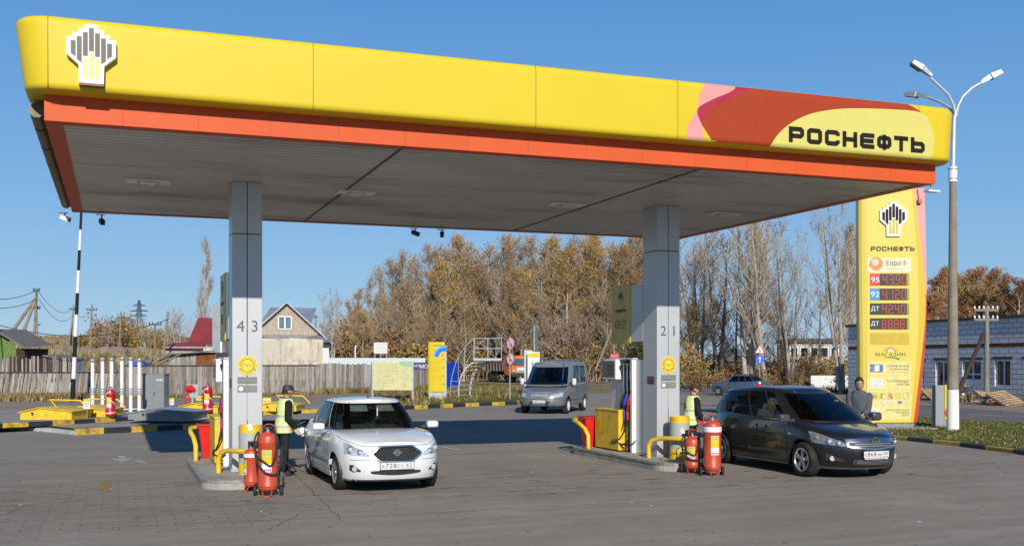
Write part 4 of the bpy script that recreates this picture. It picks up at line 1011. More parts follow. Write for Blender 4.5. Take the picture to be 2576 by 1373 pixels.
def sedan_details(C, t):
    b = MB(); hexz = lambda t_: (.50+.0*t_, 0)
    # hexagonal grille, chrome frame, dark mesh
    def hexa(y): a = abs(y); return (.535+max(0, a-.24)*.85, .763-max(0, a-.24)*.8)
    def grow(g):
        ys = [-.375+.75*i/24 for i in range(25)]; ys = [y*(1+g*2.2) for y in ys]
        W_ = .85; us = [C.fy(y/W_) for y in ys]
        return us, ys
    us, ys = grow(.035)
    C.patch(b, us, lambda q: hexa(ys[round(q*24)]/(1.077))[0]-.022, lambda q: hexa(ys[round(q*24)]/1.077)[1]+.022, chrome, .016, 3); b.build('grille_frame', t)
    us, ys = grow(0.); b = MB()
    C.patch(b, us, lambda q: hexa(ys[round(q*24)])[0], lambda q: hexa(ys[round(q*24)])[1], well, .022, 3)
    o = b.build('grille', t); b = MB(); pc = mat('mesh_grey', (.06, .06, .065), .5)
    for r in range(6):
        for q in range(-10, 11):
            y = q*.04+(r % 2)*.02; z = .562+r*.04; lo, hi = hexa(y)
            if abs(y) < .36 and lo+.01 < z < hi-.02:
                p = C.Pt(*C.fy(y/.85), z, .026); ringp(b, 0, 0, .0125, .019, pc, frame(p, (0, 1, 0), (0, 0, 1)), 0, .003, 6)
    b.build('grille_mesh', o)
    b = MB(); p = C.Pt(*C.fy(0), .67, .03); FM = frame(p, (0, 1, 0), (0, 0, 1)); ringp(b, 0, 0, .032, .052, chrome, FM, 0, .012, 24); b.prism(disc(0, 0, .033), 0, .006, mat('badge_navy', (.02, .06, .25), .3), FM); b.box((-.075, -.011, .006), (.075, .011, .016), chrome, FM); b.build('badge', t)
    for sd in (-1, 1):
        b = MB(); us = [C.phi(sd*(radians(11)+radians(35)*i/14)) for i in range(15)]
        lo = lambda q: .615+.035*q; hi = lambda q: .65+.205*q**.75
        C.patch(b, us, lo, lambda q: max(lo(q)+.004, hi(q)-.02*max(0, q-.75)*4), lens_g, .009, 5); o = b.build('headlight', t)
        b = MB()
        for yy, zz, r in ((20, .68, .045), (33, .72, .06)):
            p = C.Pt(*C.phi(sd*radians(yy)), zz, .016); ringp(b, 0, 0, r*.6, r, chrome, frame(p, (0, 1, 0), (0, 0, 1)), 0, .004, 16); b.prism(disc(0, 0, r*.55, 12), 0, .006, fogm, frame(p, (0, 1, 0), (0, 0, 1)))
        b.build('reflector', o)
        b = MB(); us = [C.phi(sd*(radians(20)+radians(17)*i/8)) for i in range(9)]
        C.patch(b, us, lambda q: .36+.01*q, lambda q: .385+.085*min(1, q*1.6), charc, .006, 3); o = b.build('fog_lamp_surround', t)
        b = MB(); p = C.Pt(*C.phi(sd*radians(28)), .41, .012); b.prism(disc(0, 0, .042, 16), 0, .008, fogm, frame(p, (-.3*sd, 1, 0), (0, 0, 1))); b.build('fog_lamp', o)
        b = MB(); C.side(b, -1.0, .95, .46, .52, wpaint, sd, .014, 20, 1); C.side(b, -1.0, .95, .455, .46, charc, sd, .006, 20, 1); b.build('side_moulding', t)
        b = MB(); us = [C.phi(sd*(radians(180-50)+radians(22)*i/8)) for i in range(9)]; C.patch(b, us, .70, .90, redl, .006, 3); b.build('tail_light', t)
    b = MB(); C.front(b, -.47, .47, lambda q: .30+.035*abs(2*q-1)**2, lambda q: .39-.02*abs(2*q-1)**2, charc, .006, 16, 3); o = b.build('lower_intake', t)
    b = MB()
    for z in (.325, .345, .365): C.front(b, -.42, .42, z, z+.008, pc, .012, 12, 1)
    b.build('slats', o)
    b = MB(); C.front(b, -.88, .88, lambda q: .195, lambda q: .225, charc, .004, 16, 1); b.build('lip', t)
    plate(C, t, 'К728СС', '62', .455)
    mirror(C, t, .78, .86, 1.03, wpaint, chrome, .13, .2, .13)
    b = MB(); 
    for y0 in (-.5, .12): b.tube([C.GP(C_u, v, .015) for C_u, v in (((.985, (y0+.5)/.8), .03), ((.985, (y0+.22)/.8), .055), ((.99, (y0-.05)/.8), .05))], .007, charc, 5)
    b.build('wiper', t)
    b = MB(); b.tube([(.12, 0, 1.50), (.0, 0, 1.62)], [.006, .003], charc, 6); b.lathe([(.025, 0), (.015, .02), (0, .025)], charc, 10, Matrix.Translation((.13, 0, 1.495))); b.build('antenna', t)
    b = MB(); b.box((.68, .0, 1.13), (.70, .10, 1.19), charc); b.box((.70, .02, 1.19), (.71, .04, 1.34), fogm); b.build('dash_camera', t)
    vis = mat('sun_visor', (.55, .55, .52), .7)
    for y0, y1 in ((-.62, -.14), (.14, .62)):
        b = MB(); us = [((1-abs(y)**4.5)**(1/4.5), y) for y in [y0+(y1-y0)*k/5 for k in range(6)]]
        b.grid([[C.GP(u, v, -.05) for v in (.66, .76, .86)] for u in us], vis); b.grid([[C.GP(u, v, -.062) for v in (.86, .76, .66)] for u in us], vis); b.build('sun_visor', t)
    b = MB(); us = [C.phi(radians(-70+140*i/40)) for i in range(41)]
    rows = [[C.Pt(u[0], u[1], IS(C.shoulder, u[0]*C.L(.6, True))-dz, .003) for dz in (.020, .026)] for u in us]; b.grid(rows, charc)
    C.front(b, -.80, -.46, .548, .554, charc, .003, 6, 1); C.front(b, .46, .80, .548, .554, charc, .003, 6, 1); b.build('bonnet_seam', t)
    b = MB(); b.box((-.1, -.5, .78), (.0, -.3, 1.06), mat('blue_cloth', (.03, .10, .28), .8)); b.build('blue_cushion', t, .02)
    # open filler flap
    b = MB(); p = C.Pt(*C.sx(-1.28, -1), .80, .02)
    b.prism(disc(0, 0, .085, 20), 0, .012, wpaint, frame(p+Vector((-.09, -.03, 0)), (.25, 1, 0), (0, 0, 1))); b.prism(disc(0, 0, .075, 20), 0, .004, charc, frame(p+Vector((.02, .0, 0)), (1, 0, 0), (0, 0, 1))); b.build('fuel_flap', t)
sedan_details(SED, sedan); sedan.scale = (1.035, 1.035, .975)
# black minivan
bpaint = mat('black_car_paint', (.009, .010, .013), .32, var=.05, coat=.8, dirt='#26272a', dscale=1.2, damt=.15)
MPV = Car(nb=3.7, bow=.20, LF=[(.15, 2.05), (.3, 2.17), (.45, 2.23), (.62, 2.22), (.78, 2.13), (.9, 1.98), (1.1, 1.72)], LR=[(.2, 2.15), (.4, 2.22), (.7, 2.22), (.95, 2.17), (1.1, 2.1)],
    WZ=[(.15, .84), (.35, .88), (.6, .9), (.85, .895), (1.0, .86), (1.12, .80)], shoulder=[(-2.2, 1.10), (-1.2, 1.06), (0, 1.015), (.9, .985), (1.3, .965), (1.7, .90), (2.0, .83), (2.18, .765)],
    sill=.20, crown=.06, edge=.02, xf=1.345, xr=-1.358, wr=.32, ra=.375, track=1.56, rim=.215, tw=.21, rimm=alloy, spokes=5, spw=(.03, .045),
    belt=[(-2.2, 1.13), (-1.2, 1.07), (0, 1.02), (.9, 1.0), (1.5, .985)], gx=(1.52, -2.18), rx=(.42, -1.88), gw=(.80, .60), gbow=.22, roofz=[(-1.9, 1.50), (-1.2, 1.575), (-.4, 1.61), (.2, 1.585), (.5, 1.54)], rcr=.03, gbulge=.04, rcrown=.035, ng=4.2,
    wins=[(-.90, -.50), (-.475, -.01), (.02, .43), (.46, .66)], vlo=.05, vhi=.90, wsy=.88, rwy=.86, glass=glass_mat('tinted_glass', (.20, .23, .26)), blocked=(), seats=(.0, -.95), seams=(.92, -.02, -1.0), handles=((-.22, .86), (.12, .855)), hm=bpaint)
mpv = make_car(MPV, 'black_minivan', 'black five door minivan beside the right island', Vector((5.62, 21.02, 0)), TH-pi/2, 1.0, bpaint)
def mpv_details(C, t):
    pc = mat('grille_slot', (.05, .05, .055), .5)
    b = MB(); us = [C.fy(y/.9) for y in [-.5+i/24 for i in range(25)]]
    C.patch(b, us, lambda q: .545+.05*abs(2*q-1)**1.5, lambda q: .755-.02*abs(2*q-1)**2, chrome, .012, 4); o = b.build('grille_frame', t)
    b = MB(); us = [C.fy(y/.9) for y in [-.46+.92*i/24 for i in range(25)]]
    C.patch(b, us, lambda q: .572+.045*abs(2*q-1)**1.5, lambda q: .68-.005*abs(2*q-1)**2, charc, .018, 3)
    b.build('grille', t); b = MB()
    for z in (.60, .635): C.patch(b, us[2:-2], z+.01, z+.02, greym, .024, 1)
    b.build('slats', o)
    b = MB(); p = C.Pt(*C.fy(0), .685, .03); FM = frame(p, (0, 1, 0), (0, 0, 1)); ringp(b, 0, 0, .068, .086, chrome, FM, 0, .014, 28); b.prism(disc(0, 0, .068), 0, .004, charc, FM)
    b.prism([(-.078, -.012), (.03, -.012), (.005, -.03), (.078, .004), (.078, .014), (-.03, .014), (-.005, .032), (-.078, -.002)], 0, .018, chrome, FM); b.build('badge', t)
    for sd in (-1, 1):
        b = MB(); us = [C.phi(sd*(radians(18)+radians(38)*i/16)) for i in range(17)]
        lo = lambda q: .595+.055*q; hi = lambda q: .625+.245*q**.75
        C.patch(b, us, lo, lambda q: max(lo(q)+.004, min(hi(q), .865-.02*q)), mat('headlamp_smoked', (.26, .28, .31), .08, metal=.3, coat=1, var=.5, scale=14), .009, 5); o = b.build('headlight', t)
        b = MB()
        for aa, zz, r in ((27, .665, .05), (36, .69, .055), (48, .75, .035)):
            pu = C.phi(sd*radians(aa)); p = C.Pt(*pu, zz, .018); k = (.2+.022*(aa-30)); ringp(b, 0, 0, r*.6, r, chrome, frame(p, (-k*sd, 1, 0), (0, 0, 1)), 0, .004, 16); b.prism(disc(0, 0, r*.55, 12), 0, .006, amber if aa > 45 else fogm, frame(p, (-k*sd, 1, 0), (0, 0, 1)))
        b.build('reflector', o)
        b = MB(); us = [C.phi(sd*(radians(22)+radians(20)*i/10)) for i in range(11)]
        C.patch(b, us, lambda q: .33+.02*q, lambda q: .365+.11*q, pc, .006, 3); o = b.build('fog_lamp_surround', t)
        b = MB(); pu = C.phi(sd*radians(35)); p = C.Pt(*pu, .385, .014); b.prism(disc(0, 0, .045, 16), 0, .01, fogm, frame(p, (-.35*sd, 1, 0), (0, 0, 1))); b.build('fog_lamp', o)
        b = MB(); C.side(b, -.98, .90, .40, .46, bpaint, sd, .014, 20, 1); b.build('side_moulding', t)
        b = MB(); C.side(b, -1.0, .95, .205, .222, mat('dull_chrome', (.3, .3, .3), .3, metal=.6), sd, .008, 20, 1); b.build('sill_trim', t)
        b = MB(); b.tube([C.GP((x, (1-abs(x)**4.2)**(1/4.2)*sd), .035, .006) for x in [-.9+1.6*i/20 for i in range(21)]], .007, chrome, 6); b.build('window_trim', t)
        b = MB(); us = [C.phi(sd*(radians(180-46)+radians(20)*i/8)) for i in range(9)]; C.patch(b, us, .70, 1.05, redl, .006, 3); b.build('tail_light', t)
        b = MB(); C.side(b, 1.0, 1.07, .765, .785, plate_w, sd, .006, 2, 1); b.build('side_repeater', t)
    b = MB(); C.front(b, -.43, .43, lambda q: .265+.02*abs(2*q-1)**2, lambda q: .395-.02*abs(2*q-1)**2, chrome, .006, 16, 3); C.front(b, -.40, .40, .285, .385, charc, .012, 16, 2); o = b.build('lower_intake', t)
    b = MB()
    for z in (.30, .325, .35): C.front(b, -.38, .38, z, z+.009, greym, .018, 12, 1)
    b.build('slats', o)
    b = MB(); C.front(b, -.9, .9, .19, .225, mat('scuffed_lip', (.09, .09, .09), .5), .012, 16, 1); b.build('lip', t)
    plate(C, t, 'С868НМ', '190', .465, under='WWW.CLUB.RU')
    mirror(C, t, 1.0, .90, 1.06, mat('mirror_grey', (.05, .05, .06), .3, coat=1), chrome, .15, .22, .17)
    b = MB()
    for y0 in (-.5, .18): b.tube([C.GP(u_, v, .015) for u_, v in (((.985, (y0+.45)/.8), .03), ((.985, (y0+.22)/.8), .06), ((.99, (y0-.1)/.8), .055))], .007, charc, 5)
    b.build('wiper', t)
mpv_details(MPV, mpv); mpv.scale = (1.03, 1.02, .99)
# grey panel van further back
gpaint = mat('grey_van_paint', (.215, .23, .245), .35, metal=.35, var=.06, coat=.6, dirt='#5f5c55', dscale=1.1, damt=.4)
VAN = Car(nb=5, bow=.14, LF=[(.25, 2.62), (.4, 2.72), (.6, 2.74), (.8, 2.68), (1.0, 2.5), (1.2, 2.1)], LR=[(.3, 2.68), (.6, 2.7), (1.0, 2.7), (1.3, 2.69)],
    WZ=[(.25, .93), (.5, .97), (.8, .985), (1.15, .97), (1.3, .955)], shoulder=[(-2.7, 1.24), (0, 1.22), (1.2, 1.19), (1.6, 1.15), (2.0, 1.07), (2.4, .96), (2.65, .87)],
    sill=.34, crown=.05, edge=.02, xf=1.72, xr=-1.18, wr=.34, ra=.40, track=1.72, rim=.20, tw=.20, rimm=white, spokes=0, spw=(0, 0),
    belt=[(-2.7, 1.26), (0, 1.23), (1.2, 1.20), (2.0, 1.14)], gx=(1.98, -2.69), rx=(1.10, -2.60), gw=(.955, .80), gbow=.16, roofz=[(-2.7, 2.02), (-2, 2.10), (.5, 2.10), (1.2, 2.03)], rcr=.03, gbulge=.03, rcrown=.07, ng=6,
    wins=[(-.86, -.42), (-.38, .0), (.05, .42), (.48, .80)], vlo=.06, vhi=.84, wsy=.90, rwy=.86, glass=glass_mat('van_glass', (.22, .25, .27)), blocked=('side_window0', 'side_window2'), seats=(.75,), seams=(1.28, .35, -.75), handles=((.45, 1.05),), hm=charc)
VAN.blocked = ('side_window0',); VAN.wins = [(-.90, -.46), (-.42, .0), (.10, .56)]
van = make_car(VAN, 'grey_van', 'grey minibus van parked in the middle, beyond the forecourt shade', Vector((1.85, 44.6, 0)), radians(-90-17), .98, gpaint, 'van')
def van_details(C, t):
    b = MB(); C.front(b, -.42, .42, lambda q: .70+.03*abs(2*q-1), lambda q: .84, chrome, .012, 14, 2); C.front(b, -.38, .38, .72, .825, greym, .018, 14, 2); b.build('grille', t)
    b = MB(); C.front(b, -.3, .3, .52, .60, charc, .008, 10, 2); b.build('lower_intake', t)
    b = MB(); C.front(b, -.95, .95, .62, .635, charc, .004, 20, 1); b.build('bumper_seam', t)
    for sd in (-1, 1):
        b = MB(); us = [C.phi(sd*(radians(16)+radians(30)*i/12)) for i in range(13)]
        C.patch(b, us, lambda q: .69+.03*q, lambda q: .83+.07*q, lens_g, .010, 4); o = b.build('headlight', t)
        b = MB(); p = C.Pt(*C.fy(sd*.36), .47, .02); b.prism(disc(0, 0, .07, 16), 0, .05, charc, frame(p, (0, 1, 0), (0, 0, 1))); b.build('fog_lamp', t)
        b = MB(); C.side(b, -2.4, 2.2, .55, .57, charc, sd, .004, 30, 1); b.build('side_moulding', t)
    plate(C, t, 'М405НМ', '62', .52)
    mirror(C, t, 1.35, 1.03, 1.30, plate_w, chrome, .10, .16, .28)
    b = MB()
    for y0 in (-.6, .1): b.tube([C.GP(u_, v, .015) for u_, v in (((.99, (y0+.5)/.95), .03), ((.99, (y0+.1)/.95), .06))], .008, charc, 5)
    b.build('wiper', t)
    b = MB(); b.tube([(-.5, -.8, 2.17), (-.5, 0, 2.215), (-.5, .8, 2.17)], .008, gpaint, 5); b.tube([(-1.7, -.8, 2.17), (-1.7, 0, 2.215), (-1.7, .8, 2.17)], .008, gpaint, 5); b.build('roof_rib', t)
van_details(VAN, van)
# silver blue saloon on the road
spaint = mat('silver_car_paint', (.12, .145, .19), .3, metal=.5, coat=.7, dirt='#7b766c', dscale=1.5, damt=.3)
LAD = Car(nb=5, bow=.05, LF=[(.2, 1.98), (.45, 2.05), (.7, 2.02), (.85, 1.95)], LR=[(.25, 2.03), (.5, 2.08), (.8, 2.06), (.98, 2.02)],
    WZ=[(.2, .78), (.5, .82), (.8, .81), (.95, .77)], shoulder=[(-2.05, .98), (-1.2, .95), (0, .91), (1.2, .87), (1.9, .80), (2.05, .74)],
    sill=.22, crown=.03, edge=.01, xf=1.25, xr=-1.2, wr=.285, ra=.33, track=1.40, rim=.17, tw=.17, rimm=greym, spokes=8, spw=(.015, .02),
    belt=[(-2, .97), (0, .91), (1.2, .88)], gx=(1.0, -1.55), rx=(.35, -1.02), gw=(.76, .58), gbow=.08, roofz=[(-1.1, 1.34), (-.4, 1.37), (.4, 1.34)], rcr=.02, gbulge=.02, rcrown=.025, ng=5.5,
    wins=[(-.84, -.60), (-.56, -.10), (-.06, .60)], vlo=.06, vhi=.88, wsy=.88, rwy=.88, glass=MPV.glass, blocked=(), seats=(.0, -.9), seams=(.95, -.05, -.95), handles=((-.25, .78), (.2, .77)), hm=charc)
lada = make_car(LAD, 'silver_sedan', 'old silver blue saloon car driving away on the road', Vector((13.9, 65.0, 0.012)), radians(131), .92, spaint)
b = MB(); LAD.rear(b, -.9, -.5, .66, .84, redl, .008); LAD.rear(b, .5, .9, .66, .84, redl, .008); b.build('tail_light', lada)
b = MB(); LAD.rear(b, -.45, .45, .66, .84, spaint, .008); b.build('boot_panel', lada); plate(LAD, lada, 'А190ЕК', '62', .58, 0, -1)
# ================ people
skin_m = mat('skin', (.42, .235, .165), .55, var=.08); hair_m = mat('dark_hair', (.02, .015, .012), .7)
jack_m = mat('black_jacket', (.018, .018, .019), .85, var=.3, bump=.4, bscale=9); trou_m = mat('dark_trousers', (.022, .023, .028), .9, var=.3, bump=.4, bscale=8)
hiv_m = mat('hi_vis_yellow', (.60, .70, .32), .8, var=.12, scale=5, bump=.5, bscale=7); refl_m = mat('reflective_band', (.42, .43, .44), .45, var=.08); shirt_m = mat('grey_blue_shirt', (.085, .095, .115), .85, var=.15, bump=.4, bscale=10)
shoe_m = mat('black_shoe', (.015, .015, .016), .5); glove_m = mat('work_glove', (.55, .54, .50), .8, var=.1)
def ik(a, t, l1, l2, bend):
    d = t-a; L = min(d.length, (l1+l2)*.999); d.normalize(); k = (l1*l1-l2*l2+L*L)/(2*L); h = sqrt(max(0, l1*l1-k*k))
    bn = (bend-d*bend.dot(d)).normalized(); return a+d*k+bn*h, a+d*L
def person(label, loc, yaw, H, lean, rh, lh, look=(0, 0), upper=jack_m, lower=trou_m, hands=(None, None), stance=.0, vest=False, cap=None, group=None):
    t = thing('person', label, 'person', loc, yaw, group, H/1.78)
    J = {}; E_ = []
    def j(n, p, r): J[n] = (Vector(p), r)
    lx = lean
    j('pelvis', (0, 0, .95), (.155, .115)); j('waist', (lx*.25, 0, 1.10), (.16, .12)); j('chest', (lx*.65, 0, 1.30), (.185, .135)); j('neckb', (lx, 0, 1.445), (.12, .09)); j('neck', (lx*1.1+.01, 0, 1.515), (.062, .062)); j('skull', (lx*1.15+.02, 0, 1.59), (.055, .055))
    E_ += [('pelvis','waist'),('waist','chest'),('chest','neckb'),('neckb','neck'),('neck','skull')]
    for s, n, tgt in ((1, 'l', lh), (-1, 'r', rh)):
        sh = Vector((lx*.95, s*.185, 1.385)); tg = Vector(tgt); el, wr = ik(sh, tg, .29, .26, Vector((-.5, s*.25, -1)))
        j('sh'+n, sh, (.074, .066)); j('el'+n, el, (.058, .058)); j('fa'+n, el.lerp(wr, .3), (.055, .055)); j('wr'+n, wr, (.033, .033)); E_ += [('chest','sh'+n),('sh'+n,'el'+n),('el'+n,'fa'+n),('fa'+n,'wr'+n)]
        st = stance*s
        hp = Vector((0, s*.095, .90)); an = Vector((st*.5, s*.12, .09)); kn = Vector((st*.30+.03, s*.115, .50))
        j('hp'+n, hp, (.095, .095)); j('th'+n, hp.lerp(kn, .4), (.10, .095)); j('kn'+n, kn, (.08, .078)); j('ca'+n, kn.lerp(an, .3), (.078, .076)); j('an'+n, an, (.068, .064)); E_ += [('pelvis','hp'+n),('hp'+n,'th'+n),('th'+n,'kn'+n),('kn'+n,'ca'+n),('ca'+n,'an'+n)]
    names = list(J); me = bpy.data.meshes.new('tmp'); me.from_pydata([tuple(J[n][0]) for n in names], [(names.index(a), names.index(c)) for a, c in E_], [])
    o = bpy.data.objects.new('tmp', me); COL.objects.link(o); md = o.modifiers.new('s', 'SKIN'); md.use_smooth_shade = True
    for i, n in enumerate(names):
        v = me.skin_vertices[0].data[i]; v.radius = J[n][1]; v.use_root = (n == 'pelvis')
    o.modifiers.new('ss', 'SUBSURF').levels = 2; o.modifiers['ss'].render_levels = 2
    ev = o.evaluated_get(bpy.context.evaluated_depsgraph_get()).to_mesh()
    b = MB(); vs = [v.co.copy() for v in ev.vertices]; fs = [tuple(p.vertices) for p in ev.polygons]
    top, low, sk = [], [], []
    for f in fs:
        c = sum((vs[i] for i in f), Vector())/len(f)
        (sk if c.z > 1.50+0 and abs(c.y) < .1 else low if c.z < .97 and (c-J['wrl'][0]).length > .12 and (c-J['wrr'][0]).length > .12 else top).append(f)
    # keep one vertex set so that the body stays one surface
    b.v = vs
    for m, L in ((upper, top), (lower, low), (skin_m, sk)):
        b.ms.append(m)
        for f in L: b.f.append(list(f)); b.mi.append(len(b.ms)-1); b.sm.append(True)
    bpy.data.objects.remove(o)
    # head
    hc = J['skull'][0]+Vector((.01, 0, .03)); Mh = Matrix.Translation(hc) @ Matrix.Scale(1.12, 4) @ Matrix.Rotation(look[0], 4, 'Z') @ Matrix.Rotation(look[1], 4, 'Y')
    P = []
    for i in range(15):
        th_ = pi*i/14; row = []
        for k in range(25):
            ph = 2*pi*k/24; x, y, z = sin(th_)*cos(ph), sin(th_)*sin(ph), cos(th_)
            low_ = max(0, -z); w = .076*(1-.28*low_**1.5); dlen = .098*(1-.12*low_)
            X, Y_, Z = x*dlen, y*w, z*.122
            f = max(0, x)**6
            if abs(y) < .25: X += .020*math.exp(-((z+.12)/.16)**2)*f*(1-abs(y)/.25)*1.3
            X -= .010*math.exp(-((z-.10)/.12)**2)*f*(1 if abs(abs(y)-.38) < .2 else .2)
            X += .008*math.exp(-((z+.78)/.15)**2)*max(0, x)
            row.append((X, Y_, Z))
        P.append(row)
    b.grid(P, skin_m, True, Mh)
    for s in (-1, 1):
        b.lathe([(0, -.006), (.02, -.005), (.026, 0), (.02, .006), (0, .006)], skin_m, 10, Mh @ Matrix.Translation((-.005, s*.077, -.005)) @ Matrix.Rotation(pi/2, 4, 'X'))
        b.box((.083, s*.032-.012, .008), (.089, s*.032+.012, .016), hair_m, Mh)
        b.box((.084, s*.032-.016, .026), (.092, s*.032+.016, .032), hair_m, Mh)
    b.box((.084, -.022, -.058), (.0915, .022, -.052), mat('lips', (.3, .11, .09), .5), Mh)
    # hands
    for s, n, hm in ((1, 'l', hands[1]), (-1, 'r', hands[0])):
        hm = hm or skin_m; w = J['wr'+n][0]; d = (w-J['el'+n][0]).normalized(); side = d.cross(Vector((0, 0, 1))); side = side.normalized() if side.length > .1 else Vector((0, 1, 0)); up = side.cross(d)
        b.tube([w-d*.02, w+d*.03, w+d*.085], [.024, .030, .027], hm, 8)
        for q in range(4):
            o_ = w+d*.08+side*(.011*(2*q-3)); ln = (.062, .075, .07, .055)[q]
            b.tube([o_, o_+d*ln*.5-up*.01, o_+d*ln*.75-up*.035, o_+d*ln*.6-up*.055], [.0095, .009, .0085, .007], hm, 6)
        o_ = w+d*.03-side*.03*s; b.tube([o_, o_+d*.03-side*s*.022-up*.015, o_+d*.055-side*s*.015-up*.035], [.011, .010, .008], hm, 6)
    body = b.build('body', t, sharp=80)
    # clothing
    up3 = [(J['pelvis'][0]+Vector((0, 0, .0)))]
    def tors(z):       # axis point and radii at height
        T = [(.80, 0, .19, .155), (.95, 0, .185, .15), (1.10, lx*.25, .170, .138), (1.30, lx*.65, .198, .148), (1.39, lx*.9, .192, .138), (1.43, lx, .155, .125), (1.50, lx, .085, .085)]
        return [I([(r[0], r[k]) for r in T], z) for k in (1, 2, 3)]
    def shell(z0, z1, m, off, name, n=10, par=t, a0=0, a1=2*pi):
        q = MB(); G_ = []
        for i in range(n+1):
            z = z0+(z1-z0)*i/n; cx, ry, rx = tors(z)
            G_.append([(cx+(rx+off+.006*sin(5*a+z*17))*cos(a), (ry+off+.006*sin(7*a+z*13))*sin(a), z-.0) for a in [a0+(a1-a0)*k/28 for k in range(29)]])
        q.grid([r[::-1] for r in G_], m); return q.build(name, par)
    if vest:
        v = shell(.83, 1.485, hiv_m, .016, 'vest', 18)
        shell(.93, .97, refl_m, .017, 'reflective_band', 2, v); shell(1.13, 1.17, refl_m, .017, 'reflective_band', 2, v)
        q = MB()
        for s, n in ((1, 'l'), (-1, 'r')):
            a, c = J['sh'+n][0], J['el'+n][0]; d = (c-a); q.tube([a+d*.55, a+d*.72], [.066, .062], refl_m, 14, False)
        q.build('sleeve_band', t)
        q = MB(); cx, ry, rx = tors(1.27); q.box((cx-rx-.022, -.06, 1.215), (cx-rx-.014, .06, 1.235), mat('print_red', (.55, .06, .02), .6)); q.prism([(-.012, 1.26), (.012, 1.26), (.016, 1.29), (0, 1.32), (-.016, 1.29)], 0, .004, blackp, frame((cx-rx-.018, 0, 0), (0, -1, 0), (0, 0, 1)))
        q.build('back_print', v)
        shell(.80, .86, upper, .008, 'jacket_hem', 3)
    else: shell(.86, 1.495, upper, .010, 'shirt', 18)
    q = MB()
    for s, n in ((1, 'l'), (-1, 'r')):
        a, c, w_ = J['sh'+n][0], J['el'+n][0], J['wr'+n][0]; d = (c-a).normalized(); P_ = [a-d*.075, a-d*.06, a-d*.03, a+d*.02, a.lerp(c, .5), c, c.lerp(w_, .3), c.lerp(w_, .65), w_.lerp(c, .06)]
        q.tube(P_, [.012, .042, .064, .076, .070, .066, .062, .055, .046], upper, 14, False)
    q.build('sleeve', t)
    q = MB(); cx = lx*1.05; q.lathe([(.085, 1.45), (.075, 1.475), (.07, 1.505), (.064, 1.505), (.06, 1.47)], upper, 16, Matrix.Translation((cx+.005, 0, 0)), True, False); q.build('collar', t)
    q = MB()
    if cap is not None:
        q.lathe([(.084, .020), (.086, .05), (.078, .085), (.05, .108), (0, .114)], cap, 20, Mh @ Matrix.Diagonal((1.14, .93, 1, 1)), True, False)
        q.grid([[(.085+.0*k, .072*sin(a), .028) for a in (-1.2+2.4*k/8 for k in range(9))], [(.10+.085*cos(a), .072*sin(a), .012+.008*cos(a)) for a in (-1.2+2.4*k/8 for k in range(9))]], cap, True, Mh)
        q.grid([[(.10+.085*cos(a), .072*sin(a), .008+.008*cos(a)) for a in (-1.2+2.4*k/8 for k in range(9))], [(.085, .072*sin(a), .022) for a in (-1.2+2.4*k/8 for k in range(9))]], cap, True, Mh)
        q.build('cap', t)
        q = MB(); q.lathe([(.082, -.045), (.086, .0), (.088, .02)], hair_m, 18, Mh @ Matrix.Translation((-.014, 0, 0)) @ Matrix.Diagonal((1.0, .93, 1, 1)), True, False); q.build('hair', t)
    else:
        P = []
        for i in range(8):
            row = []
            for ph in [2*pi*k/24 for k in range(25)]:
                th_ = pi*(.47-.13*cos(ph)-.02*cos(2*ph))*i/7; row.append((sin(th_)*cos(ph)*.108-.006, sin(th_)*sin(ph)*.083, cos(th_)*.130))
            P.append(row)
        q.grid(P, hair_m, True, Mh @ Matrix.Translation((0, 0, .004))); q.build('hair', t)
    for s, n in ((1, 'l'), (-1, 'r')):
        a = J['an'+n][0]; q = MB(); rr = []
        for x, w, z0, h in ((-.075, .030, .01, .06), (-.05, .040, .0, .10), (.0, .042, .0, .105), (.06, .046, .0, .075), (.12, .048, .0, .055), (.165, .038, .0, .045), (.185, .02, .006, .03)):
            rr.append([(a.x+x, a.y+w*c, z0+(h-z0)*e) for c, e in ((-1, 0), (1, 0), (1.02, .5), (.6, 1), (-.6, 1), (-1.02, .5))])
        q.rings(rr, shoe_m, True); q.build('shoe', t)
    return t
w1 = G(712, 1196)
def loc_of(P, base, yaw, k): d = (P-base); d = Matrix.Rotation(-yaw, 3, 'Z') @ d; return tuple(d/k)
yaw1 = radians(28); k1 = 1.70/1.78
base1 = G(713, 1196)
hand1 = AY(746, 1077, 19.55)
attL = person('person in a black cap and pale hi-vis vest fuelling the white sedan', base1, yaw1, 1.70, .05, loc_of(hand1, base1, yaw1, k1), loc_of(AY(742, 1080, 19.95), base1, yaw1, k1), (.1, .1), hands=(glove_m, glove_m), stance=.12, vest=True, cap=charc)
def free_hose(name, label, P, parent_red=True):
    t = thing(name, label, 'fuel nozzle', P[-1]); o = P[-1]
    P = [p-o for p in P]; Q = []
    for i in range(len(P)-1):
        a, b_, c, d = P[max(i-1, 0)], P[i], P[i+1], P[min(i+2, len(P)-1)]
        for q in range(7): u = q/7; Q.append(.5*((2*b_)+(c-a)*u+(2*a-5*b_+4*c-d)*u*u+(3*b_-a-3*c+d)*u**3))
    Q.append(P[-1]); b = MB(); b.tube(Q, .014, rubber if parent_red != 2 else rubber, 8); b.build('hose', t)
    d = (P[-1]-P[-2]).normalized(); b = MB(); b.tube([P[-1]-d*.02, P[-1]+d*.14], .026, redp, 8); b.build('grip_sleeve', t)
    b = MB(); b.tube([P[-1]+d*.14, P[-1]+d*.24], .022, charc, 8); b.tube([P[-1]+d*.24, P[-1]+d*.34], .012, chrome, 8); b.tube([P[-1]+d*.12+Vector((0, 0, -.02)), P[-1]+d*.2+Vector((0, 0, -.07)), P[-1]+d*.25+Vector((0, 0, -.02))], .006, charc, 6); b.build('nozzle_head', t)
h0 = hand1+Vector((-.14, 0, -.03))
